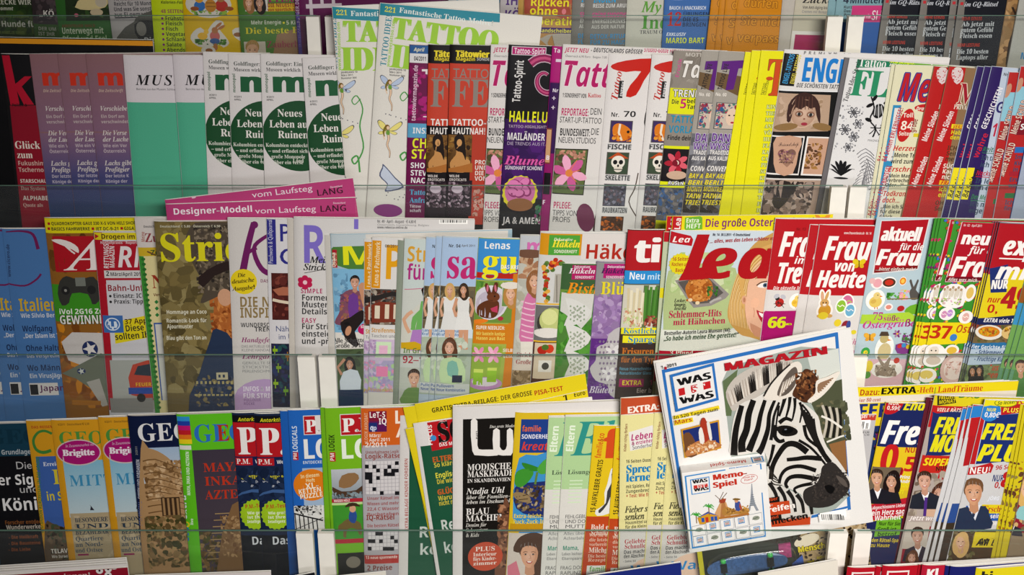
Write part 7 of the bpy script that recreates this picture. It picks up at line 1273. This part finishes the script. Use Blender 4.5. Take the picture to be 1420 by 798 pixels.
# ================================================================== the zebra magazine, the game box tied to it, the toy
def a_zebra(s):
    Z = lambda *p: [(990+p[i]/3.325, 490+p[i+1]/3.325) for i in range(0, len(p), 2)]
    pp = lambda c, *p, sm=3: s.p(Z(*p), c, sm)
    ll = lambda w, c, *p: s.l(Z(*p), w, c, 4)
    Y_ = lambda *p: [(900+p[i]/3.627, 440+p[i+1]/3.627) for i in range(0, len(p), 2)]
    s.part='color_panel'
    s.p([(917.5,513.5),(1160,461),(1162,466),(919,518)],'2a6ab0'); s.p([(1157.5,461.5),(1162,461),(1180,707),(1175.5,708)],'2a6ab0'); s.p([(917.5,513.5),(921.5,512.5),(956,740),(952,741)],'2a6ab0'); s.p([(1175,705),(1160,712),(1110,722),(1111,719),(1176,702)],'2a6ab0')
    s.part='cover_picture'
    pp('9aa49c',36,135,70,60,180,32,260,8,400,-30,575,-20,592,200,606,420,622,660,560,720,520,735,440,745,420,798,240,798,235,460,80,480,60,300,sm=0)
    s.p(Z(430,10,575,-22,590,150,460,130),'c8ccc4'); s.p(Z(40,130,110,75,90,200,80,290,56,290),'5a6a48'); s.p(Z(420,170,590,120,604,400,615,640,500,520,480,300),'4a4e38')
    s.tex(1130,560,44,60,'3a3e2c 5a5c44 4a4c38 6a6448',40,9,6)
    for i in range(6): s.l(Z(500+i*16,240+i*3,520+i*13,310,505+i*15,390),3.4,'1c1a16' if i%2 else 'b8b0a0',3)
    s.p(Z(530,420,606,400,616,560,560,500),'8a6038')
    ll(3,'dcd8cc',495,290,540,310,590,345); ll(2.4,'dcd8cc',520,410,575,388,600,380)
    # far body at the bottom
    s.p(Z(240,580,330,620,420,670,450,750,440,798,236,798),'c8c4bc')
    for i in range(5): ll((6,4),'1c1a18',255+i*42,598+i*18,285+i*40,650+i*12,300+i*38,720+i*6)
    # mane
    pp('b8b0a6',75,250,55,180,95,115,160,72,235,38,310,28,360,35,360,75,290,110,250,160,190,210,100,265)
    R = random.Random(3)
    for i in range(95):
        t=i/94; a=(78+t*270, 245-t*150+math.sin(t*3)*-10); b=(58+t*290, 190-150*math.sin(t*1.75)+R.uniform(-8,8))
        dark = int(t*9)%2
        s.l(Z(a[0],a[1],b[0],b[1]),(1.6,.5),R.choice(['26221e','3a322c','171412'] if dark else ['dcd4c8','c8c0b4','a89c90']))
    # neck and head
    pp('d2cec6',80,470,78,390,90,300,120,235,190,205,250,175,330,165,400,220,440,250,480,290,495,360,520,430,570,490,610,550,626,600,600,650,540,700,480,710,430,700,400,650,340,620,290,600,245,580,235,460)
    # neck stripes
    for w,p in (((7,10),(128,240,105,330,95,400,92,470)),((8,11),(182,215,160,280,150,350,128,410,130,455)),((5,10),(235,215,215,280,200,350,180,400,160,450)),((4,9),(280,215,255,280,248,350,222,430,205,460))): ll(w,'141210',*p)
    ll((3,5),'1a1816',300,225,276,290,268,360,262,400)
    # face stripes
    for w,p in (((6,3),(330,190,318,235,300,290)),((5,2.4),(350,200,345,245,330,300)),((5,2),(372,205,372,250,360,310)),((4,2),(395,225,405,265,395,320)),
                ((3,2),(405,235,440,280,455,330)),((3,2),(300,240,290,300,285,340))): ll(w,'141210',*p)
    for k in range(6): ll((4.2,1.8),'1a1816',402+k*11,250+k*10,432+k*8,340+k*8,476+k*7,430+k*6,520+k*6,500+k*6)
    for w,p in (((6,5),(285,330,280,380,300,405,325,400)),((6,4),(300,320,330,300,360,310)),((9,6),(430,455,380,420,335,420,300,460,270,520,262,580)),
                ((5,3),(275,420,262,480,246,520)),((6,4),(470,540,400,520,340,530,310,560,300,600)),((7,5),(495,485,430,480,380,486,335,490)),
                ((7,4),(475,580,400,566,350,572,330,600,340,620)),((5,3),(450,600,400,610,370,625,380,645)),((5,3),(415,330,430,390,490,440,540,500)),((4,3),(390,400,440,430,480,470,520,520))): ll(w,'141210',*p)
    for k in range(5): ll((2,1.2),'28241f',250+k*3,500+k*22,262+k*4,540+k*16,290+k*6,575+k*8)
    # eye
    pp('14110f',288,345,310,332,350,334,383,352,380,372,345,382,308,376); s.e(990+338/3.325,490+356/3.325,8,4,'050505'); s.e(990+330/3.325,490+350/3.325,1.8,1,'6a7078'); ll(1.3,'c8c0b4',290,335,330,324,380,340)
    # muzzle
    pp('2c2826',500,520,545,500,590,545,622,590,622,625,595,660,545,700,480,712,430,700,410,660,420,625,470,600,490,560)
    s.tex(990+440/3.325,490+560/3.325,52,40,'3a3430 221e1c 423b36 2c2826',140,2.6,6); pp('0a0909',510,610,535,605,556,622,540,645,520,635); pp('544c46',560,560,600,580,615,615,585,600)
    # ears
    pp('d8d0c4',225,200,255,150,300,90,345,50,385,35,405,60,395,120,372,180,330,205,270,215)
    pp('5a5048',290,190,310,130,345,80,375,60,385,95,370,150,330,190); 
    for k in range(16): s.l(Z(300+k*5,200-k*6,318+k*4.6,130-k*3),(1.6,.5),['c8bcae','e0d8cc','8a7c6c'][k%3])
    ll(2,'1c1816',228,196,262,138,310,84,350,48)
    pp('4a2a18',360,185,380,140,400,100,420,70,450,80,480,120,488,170,460,215,420,225,380,205); s.tex(990+370/3.325,490+90/3.325,32,38,'6a3c20 2a1812 8a5a34 1c100c',50,5,8)
    pp('dcd4c8',470,125,520,105,578,80,560,120,530,160,490,200,445,225,430,215,465,180); pp('8a6a50',478,140,520,120,550,110,515,150,480,180)
    for k in range(12): s.l(Z(440+k*9,218-k*9,450+k*10,228-k*10),(1.2,.5),'e8e0d4')
    # masthead, logo
    s.part='masthead'; s.t(1004,514,11,'MAGAZIN','a81420','B',w=143,hv=1.2,rot=-.8)
    s.p(Y_(103,287,325,226,350,413,133,474),'2a6ab0'); s.p(Y_(118,297,314,243,336,402,145,457),'dedcd8')
    s.t(*Y_(145,342)[0],9.5,'WAS','111','B',w=46,hv=.8,rot=2); s.t(*Y_(158,434)[0],9.5,'WAS','111','B',w=46,hv=.8,rot=2)
    s.p(Y_(146,357,306,316,310,352,150,393),'b81c20'); s.p(Y_(175,340,206,332,214,400,184,402),'dedcd8'); s.p(Y_(240,330,268,322,276,380,248,386),'dedcd8'); s.t(*Y_(196,381)[0],9,'IST','dedcd8','S',w=24,hv=.5,rot=2); s.t(*Y_(214,378)[0],8,'S','b81c20','B')
    s.part='headlines'; s.p(Y_(120,494,350,440,354,458,124,512),'e0c820'); s.p(Y_(125,516,218,500,222,522,128,542),'e0c820'); s.t(*Y_(124,510)[0],4.6,'In 520 Tagen zum','2a2410','B',w=62,rot=1); s.t(*Y_(128,536)[0],5.5,'Mars','a8341c','B',w=24,rot=1)
    s.t(*Y_(62,258)[0],4.4,'1','222','B',rot=2); s.r(921,508,3,4,'a81420'); s.t(*Y_(90,251)[0],4.4,'2011','222','B',w=14,rot=2)
    s.t(1050,478,2,'Österreich · Schweiz · Benelux · Italien','888','',w=60)
    s.part='cover_picture'; s.p(Y_(160,560,350,512,362,655,178,705),'c89020'); s.p(Y_(168,566,344,522,355,650,184,697),'1c2c6a'); s.p(Y_(170,590,200,575,230,620,240,690,184,697,176,640),'6a4428',2); s.p(Y_(200,650,240,620,300,610,350,630,354,650,186,697),'b07040',2); s.tex(*Y_(190,640)[0],40,14,'c88a50 a05c30 d8b080 e0d0b8',30,4,5)
    s.p(Y_(256,560,258,520,272,500,288,520,300,610,262,622),'a03420',2); s.p(Y_(248,575,255,552,266,556,278,620,256,630),'dcd8d0',2); s.p(Y_(288,530,296,520,304,530,316,605,304,612),'d8d4cc',2)
    # bottom captions
    s.part='color_panel'; s.p(Z(244,664,300,655,302,680,244,690),'14110f'); s.p(Z(244,688,345,675,352,733,244,748),'b8401c'); s.p(Z(246,745,308,738,312,765,246,772),'14110f'); s.p(Z(246,772,442,750,442,785,246,798),'b8401c')
    s.part='headlines'; s.t(*Z(246,680)[0],4.5,'über','b8401c','B',w=14,rot=1); s.t(*Z(246,706)[0],6,'a-','e8e0d8','B',rot=1); s.t(*Z(247,732)[0],7.5,'reifen','e8e0d8','B',w=38,hv=.3,rot=1); s.t(*Z(250,764)[0],4.5,'und','b8401c','B',w=14); s.t(*Z(250,790)[0],7.5,'nflecken','16100c','B',w=55,hv=.3,rot=1)
    s.part='cover_picture'; s.p(Z(478,740,620,720,626,758,484,775),'e4e2de'); bars(s,1138,712,32,8,5)
mag('zebraback',3,906,502,935,664,'second zebra magazine right behind the front one, green strip showing at its top',W=.222,t=.0026,bg='dcd8d0',
    art=lambda s:(setattr(s,'part','color_panel'),s.p([(1070,466),(1158,440),(1160,452),(1060,474)],'5a9a34'),setattr(s,'part','headlines'),s.t(1100,462,4.5,'Aktuelles, Spiele und','dce8d0','B',w=56,rot=3)),free=.0166,n=NROW,H=.2)
mag('zebra',3,909,505,938,666,'large tilted magazine with a zebra head standing in front of the fourth shelf',W=.2245,t=.0028,bg='dedcd8',art=a_zebra,free=.0196,n=NROW,H=.262)
# ---- game box
def quadbox(name, label, cat, TL, TR, BL, c, depth, mat_front, group=None):
    Pt, Pr, Pb = hit(*TL, NROW, c), hit(*TR, NROW, c), hit(*BL, NROW, c)
    ez = (Pt-Pb).normalized(); H = (Pt-Pb).length; ex = (Pr-Pt); W = ex.length; ex = (ex - ez*ex.dot(ez)).normalized()
    ey = ez.cross(ex)
    o = Pb
    M = Matrix((( ex.x, ey.x, ez.x, o.x),(ex.y, ey.y, ez.y, o.y),(ex.z, ey.z, ez.z, o.z),(0,0,0,1)))
    root = bpy.data.objects.new(name, None); COL.objects.link(root); root.matrix_world = M; tag(root, label, cat, group)
    return root, W, H, (lambda X, Y: ((hit(X,Y,NROW,c)-o).dot(ex), (hit(X,Y,NROW,c)-o).dot(ez)))
zc = NROW.dot(row_base(3)); box_c = zc - .0372
root, W, H, tl = quadbox('game_box', 'small white Memo-Spiel game box hanging in front of the zebra magazine', 'box', (945,657), (1061.5,635.6), (957,762), box_c, .019, None)
def child(name, V, F, mat, parent, cols=None, bevel=0, sm=False):
    me = mk(name, V, F, cols, mat); o = bpy.data.objects.new(name, me); COL.objects.link(o); o.parent = parent
    if bevel:
        m = o.modifiers.new('edge', 'BEVEL'); m.width = bevel; m.segments = 3; m.limit_method = 'ANGLE'
    if sm:
        for p in me.polygons: p.use_smooth = True
    return o
BOXW = plain('white_carton', 'e2e0dc', .4)
V=[];F=[]; box_vf(0,W,0,.0168,0,H,V,F); child('carton', V, F, BOXW, root, None, .0008)
def a_memo(s):
    B = lambda *p: [(930+p[i]/4.48, 620+p[i+1]/4.48) for i in range(0, len(p), 2)]
    s.part='color_panel'
    s.p(B(86,182,340,140,341,147,96,188),'2a80c0'); s.p(B(532,104,562,99,563,106,533,111),'2a80c0'); s.p(B(86,182,96,181,140,628,132,630),'2a80c0'); s.p(B(553,100,562,99,566,140,558,141),'2a80c0'); s.p(B(564,285,571,284,592,550,585,551),'2a80c0'); s.p(B(132,624,590,548,591,555,134,631),'2a80c0')
    s.part='masthead'; s.p(B(120,204,240,184,246,280,130,299),'2a80c0'); s.p(B(126,209,235,190,240,276,136,293),'e2e0dc'); s.t(*B(138,230)[0],5,'WAS','111','B',w=20,hv=.4,rot=1); s.t(*B(146,279)[0],5,'WAS','111','B',w=20,hv=.4,rot=1); s.p(B(141,241,229,228,231,248,144,261),'c03028'); s.t(*B(164,257)[0],4,'IST','e2e0dc','S',w=12,rot=1)
    s.t(*B(262,208)[0],7.5,'Memo-','b83020','B',w=47,hv=.6,rot=1); s.t(*B(264,256)[0],7.5,'Spiel','b83020','B',w=33,hv=.6,rot=1)
    s.part='headlines'; s.e(930+488/4.48,620+200/4.48,12,6,'b83020',8); s.e(930+488/4.48,620+200/4.48,11.4,5.4,'e2e0dc',8); s.t(*B(450,200)[0],2.6,'Finde die','b83020','B',w=16,rot=3); s.t(*B(458,214)[0],2.6,'Paare!','b83020','B',w=12,rot=3); s.t(*B(362,138)[0],2.2,'www.wasistwas.de','2a80c0','B',w=32)
    s.part='cover_picture'
    # eiffel tower
    s.p(B(502,228,506,228,512,300,524,350,548,395,532,398,515,366,498,368,494,396,480,398,494,350,498,300),'8a9098'); s.p(B(503,375,514,374,526,396,496,398),'e2e0dc')
    for k in range(6): s.l(B(497-k*1.5,300+k*13,516+k*3,296+k*13),.5,'4a5058')
    # tipi
    s.p(B(262,440,318,322,345,345,375,432,300,448),'c89868'); s.p(B(318,322,330,318,350,400,330,440,308,440),'a87040'); s.l(B(304,330,318,300,328,280),.8,'5a3a20'); s.l(B(276,300,330,350),.8,'5a3a20'); s.l(B(350,285,300,345),.8,'5a3a20'); s.p(B(300,330,345,320,338,345,308,352),'9a4028')
    # rider
    s.p(B(318,395,350,372,400,390,470,378,488,392,480,410,400,420,330,428),'a87838',2); s.tex(930+340/4.48,620+380/4.48,32,9,'8a5c28 c89848 6a4420',24,2.6,5); s.p(B(400,345,430,340,438,390,405,396),'3a4a8a',2); s.e(930+408/4.48,620+334/4.48,2.6,2.8,'c8906a'); s.p(B(384,326,400,318,432,322,428,330,400,332),'7a5a28',2); s.p(B(428,345,444,380,436,400,425,370),'a0482c')
    s.p(B(290,440,485,408,490,425,300,450),'a86c30')
    # house and palms
    s.p(B(165,440,230,402,298,430,300,470,180,482),'c89020'); s.p(B(160,445,232,402,300,428,232,414),'2c50a0'); s.r(930+190/4.48,620+442/4.48,4,6,'2c50a0'); s.r(930+215/4.48,620+438/4.48,4,7,'b83020'); s.r(930+248/4.48,620+434/4.48,4,6,'2c50a0'); s.r(930+270/4.48,620+432/4.48,4,6,'2c50a0')
    for cx,cy in ((158,425),(236,372)):
        s.l(B(cx,cy,cx+4,cy+50),1.2,'7a5a30')
        for a in (-160,-130,-90,-50,-20,20,200): s.l(B(cx,cy,cx+24*math.cos(math.radians(a)),cy+20*math.sin(math.radians(a)),cx+36*math.cos(math.radians(a)),cy+24*math.sin(math.radians(a))+10),(1.8,.6),'3a9a34',2)
    # tiles of the memo cards
    for i in range(5):
        for j in range(3):
            x,y = 130+i*88+j*8, 488-i*17+j*70
            if j==0 and i==0: y+=6
            s.p(B(x,y,x+82,y-16,x+88,y+50,x+7,y+64),'8a9098'); s.p(B(x+2,y+2,x+80,y-13,x+86,y+48,x+9,y+61),'e2e0dc')
            if (i+j)%2 or i==2: s.p(B(x+22,y+6,x+62,y-2,x+66,y+34,x+27,y+41),'2a80c0'); s.p(B(x+26,y+10,x+58,y+3,x+62,y+30,x+30,y+36),'dcdad6'); s.l(B(x+29,y+16,x+57,y+10),.9,'222'); s.l(B(x+30,y+24,x+58,y+18),.9,'b83020'); s.l(B(x+31,y+32,x+59,y+26),.9,'222')
            else: s.e(930+(x+48)/4.48,620+(y+20)/4.48,5,3,'8a9080'); s.l(B(x+25,y+30,x+60,y+14),1,'5a6058')
    s.p(B(128,632,600,556,606,590,300,640,130,650),'e2e0dc'); s.p(B(132,624,590,548,591,555,134,631),'2a80c0')
sh = Sheet(tl, W, H, .0006); a_memo(sh)
for nm, me in sh.build():
    o = bpy.data.objects.new(nm, me); COL.objects.link(o); o.parent = root
# print on the lid's top side, read from behind
V=[];F=[];C=[]
def topq(x0,x1,y0,y1,col,lay=1):
    b=len(V); V.extend([(x0,y0,H+.00006*lay),(x1,y0,H+.00006*lay),(x1,y1,H+.00006*lay),(x0,y1,H+.00006*lay)]); F.append((b,b+1,b+2,b+3)); C.extend([lin(col)+(1,)]*4)
topq(.084,.098,.003,.016,'2a80c0'); topq(.0855,.0965,.0042,.0148,'e2e0dc',2); topq(.087,.095,.0055,.0075,'222',3); topq(.087,.095,.0085,.0105,'b83020',3); topq(.087,.095,.0115,.0135,'222',3)
x=.078
for ch in 'Memo-Spiel':
    v,f,a = glyph(ch,'B'); b=len(V); V.extend([(x-p[0]*.0052, .0125-p[1]*.0066, H+.00012) for p in v]); F.extend([tuple(i+b for i in q) for q in f]); C.extend([lin('b83020')+(1,)]*len(v)); x -= a*.0052
child('top_print', V, F, PRINT, root, C)
# ---- toy skateboard in a clear blister
bc = zc - .0158
root, W, H, tl = quadbox('toy_blister_pack', 'clear plastic pack with a toy skateboard on green wheels under the game box', 'toy', (966,762), (1104,731), (976,838), bc, .016, None)
V=[];F=[]; box_vf(0,W,0,.0006,0,H,V,F); child('backing_card', V, F, plain('printed_black_card','26281c',.4), root)
V=[];F=[]; box_vf(0,.006,-.0002,0,0,H,V,F); child('card_edge', V, F, plain('yellow_card','b8b020',.4), root)
def shell(x0,x1,z0,z1,d,name='blister_shell'):
    V=[];F=[];n=24;rings=((1,0),(1,.3),(.98,.75),(.94,.94),(.86,1.0))
    cx,cz,hx,hz=(x0+x1)/2,(z0+z1)/2,(x1-x0)/2,(z1-z0)/2
    for k,(sc_,h) in enumerate(rings):
        for i in range(n):
            a=2*math.pi*i/n; ca,sa=math.cos(a),math.sin(a); q=.45
            V.append((cx+hx*sc_*math.copysign(abs(ca)**q,ca), -.0008-h*d, cz+hz*(1-(1-sc_)*hx/hz)*math.copysign(abs(sa)**q,sa)))
    for k in range(len(rings)-1):
        for i in range(n): F.append((k*n+i,k*n+(i+1)%n,(k+1)*n+(i+1)%n,(k+1)*n+i))
    F.append(tuple((len(rings)-1)*n+i for i in range(n))); return child(name,V,F,CLEAR,root,None,0,True)
CLEAR = clear_mat('clear_blister', (.93,.95,.95,1), 1.5)
for nd in CLEAR.node_tree.nodes:
    if nd.type == 'BSDF_GLOSSY': nd.inputs['Roughness'].default_value = .12
shell(.010, W-.004, H*.12, H*.93, .0145)
# deck: rounded board with raised ends, trucks and wheels
def deck():
    V=[];F=[];n=26;L=W*.40;wd=.0125;cx=W*.47;cz=H*.67
    for s_ in (0,1):
        for i in range(n):
            a=2*math.pi*i/n; ca,sa=math.cos(a),math.sin(a); x=L*math.copysign(abs(ca)**.7,ca); y=wd*math.copysign(abs(sa)**.8,sa)
            V.append((cx+x, -.0066-s_*.0012-max(0,abs(x)/L-.7)*.008, cz+y))
    F.append(tuple(range(n))); F.append(tuple(range(2*n-1,n-1,-1)))
    for i in range(n): F.append((i,(i+1)%n,n+(i+1)%n,n+i))
    return V,F,cx,cz,L,wd
V,F,cx,cz,L,wd = deck(); dk = child('skateboard_deck', V, F, plain('blue_speckled_deck','3a5a8a',.35,0,400,.7), root)
GRN = plain('green_wheel','3ab850',.35); TRK = plain('dark_truck','17191c',.3,.5)
for sx in (-.58,.58):
    V=[];F=[]; box_vf(cx+sx*L-.004,cx+sx*L+.004,-.0105,-.0085,cz-wd*.5,cz+wd*.5,V,F); box_vf(cx+sx*L-.0012,cx+sx*L+.0012,-.0118,-.0098,cz-wd*.95,cz+wd*.95,V,F); child('truck',V,F,TRK,root)
    for sz in (-.9,.9):
        V=[];F=[];n=16
        for k,(r_,h) in enumerate(((.0025,-.0022),(.0034,-.0016),(.0034,.0016),(.0025,.0022))):
            for i in range(n): a=2*math.pi*i/n; V.append((cx+sx*L+r_*math.cos(a),-.0108+r_*math.sin(a),cz+sz*wd+h))
        for k in range(3):
            for i in range(n): F.append((k*n+i,k*n+(i+1)%n,(k+1)*n+(i+1)%n,(k+1)*n+i))
        F.append(tuple(range(n-1,-1,-1))); F.append(tuple(range(3*n,4*n))); child('wheel',V,F,GRN,root,None,0,True)
V=[];F=[]; box_vf(W*.80,W*.92,-.004,-.001,H*.66,H*.9,V,F); child('sticker_sheet', V, F, plain('pink_green_sheet','a83a70',.4,0,300,.8), root)

# ================================================================== ROW 4 (only the tops reach into the picture)
def m4(key,x,y,rot,label,**kw):
    k = math.tan(math.radians(rot)); return mag(key,4,x,y,x+60*k,y+60,label,**kw)
m4('vio',-122,797,11.5,'dark violet and white magazine top at the lower left corner',W=.158,t=.004,bg='d0ccd0',art=lambda s:(setattr(s,'part','color_panel'),s.r(-122,797,120,6,'1c1848')))
for i,l in enumerate(('rearmost of the white page stacks at the lower left','second white page stack at the lower left','third white page stack at the lower left')):
    m4('stk',-64,791+i*3.2,11,l,W=.198,t=.0045,bg='cfcac6',group='white page stacks at the lower left')
def a_gew(s):
    s.part='color_panel'; s.r(-66,803,300,60,'8a1428'); s.part='headlines'; s.t(-30,809,6,'Männlich mehr gewinnen!','dcd0c8','S',w=158,rot=-.5); s.part='cover_picture'
    for a,b in ((142,783),(150,790),(138,792),(158,786),(150,798)): s.e(a,b,5,4.4,'d8d4d0'); s.e(a,b,1.6,1.4,'222')
m4('gew',-66,803,11,'red magazine top with white gewinnen! lettering and small footballs, lower left',W=.2,t=.003,bg='8a1428',art=a_gew)
m4('wht',186,800,5,'white magazine top under the green extra magazine at the lower edge',W=.159,t=.004,bg='d4ccc8')
def a_te(s):
    s.part='headlines'; s.t(388,806,7,'TEST','dcdcdc','B',w=34,rot=2); s.part='color_panel'; s.p([(350,808),(430,787),(430,789),(350,810)],'dcdcdc')
m4('te',300,822,17,'black magazine corner with white letters between the two lower brackets',W=.118,t=.003,bg='14161c',art=a_te)
m4('wh2',448,802,6,'cream magazine top with a small red blue corner right of the left brackets',W=.074,t=.003,bg='d8d4c8',art=lambda s:(setattr(s,'part','color_panel'),s.r(520,799,10,20,'a81430')))
m4('nav',806,801,5,'navy blue magazine top with a white rim at the lower edge',W=.12,t=.003,bg='1c2870')
m4('crm',1052,797,4,'cream magazine top under the toy skateboard pack',W=.096,t=.004,bg='dcd6c8')
def a_redb(s):
    s.part='color_panel'; s.r(1182,795,30,40,'e4dcd8'); s.r(1184,797,26,40,'b01424')
for x,y,l,bg in ((1177,789,'first red magazine top at the lower right, beside the bracket','b01424'),(1217,788,'thin red sliver between the two first red tops at the lower right','a01020'),(1226,787,'second wide red magazine top at the lower right','b01424'),(1276,786,'thin red sliver before the red top with a white letter','a01020')):
    m4('red',x,y,-8,l,W=.19,t=.0055,bg=bg,art=a_redb,at=(1177,789),group='red magazine tops at the lower right')
m4('redk',1281,786,-8,'red magazine top with a white letter K at the lower right',W=.19,t=.0055,bg='b01c34',art=lambda s:(setattr(s,'part','masthead'),s.t(1284,804,13,'Kl','e8e4e0','B',hv=.6)))
m4('nvy',1313,787,-8,'first navy magazine top at the lower right',W=.19,t=.005,bg='1c2064',group='navy magazine tops')
m4('nvy',1320,788,-8,'wider navy magazine top left of the yellow one',W=.19,t=.005,group='navy magazine tops')
m4('yel4',1356,791,-8,'yellow magazine top with dark letters in the lower right corner',W=.19,t=.006,bg='d8c81c',art=lambda s:(setattr(s,'part','masthead'),s.t(1360,808,13,'bi','222','B',hv=.6)))
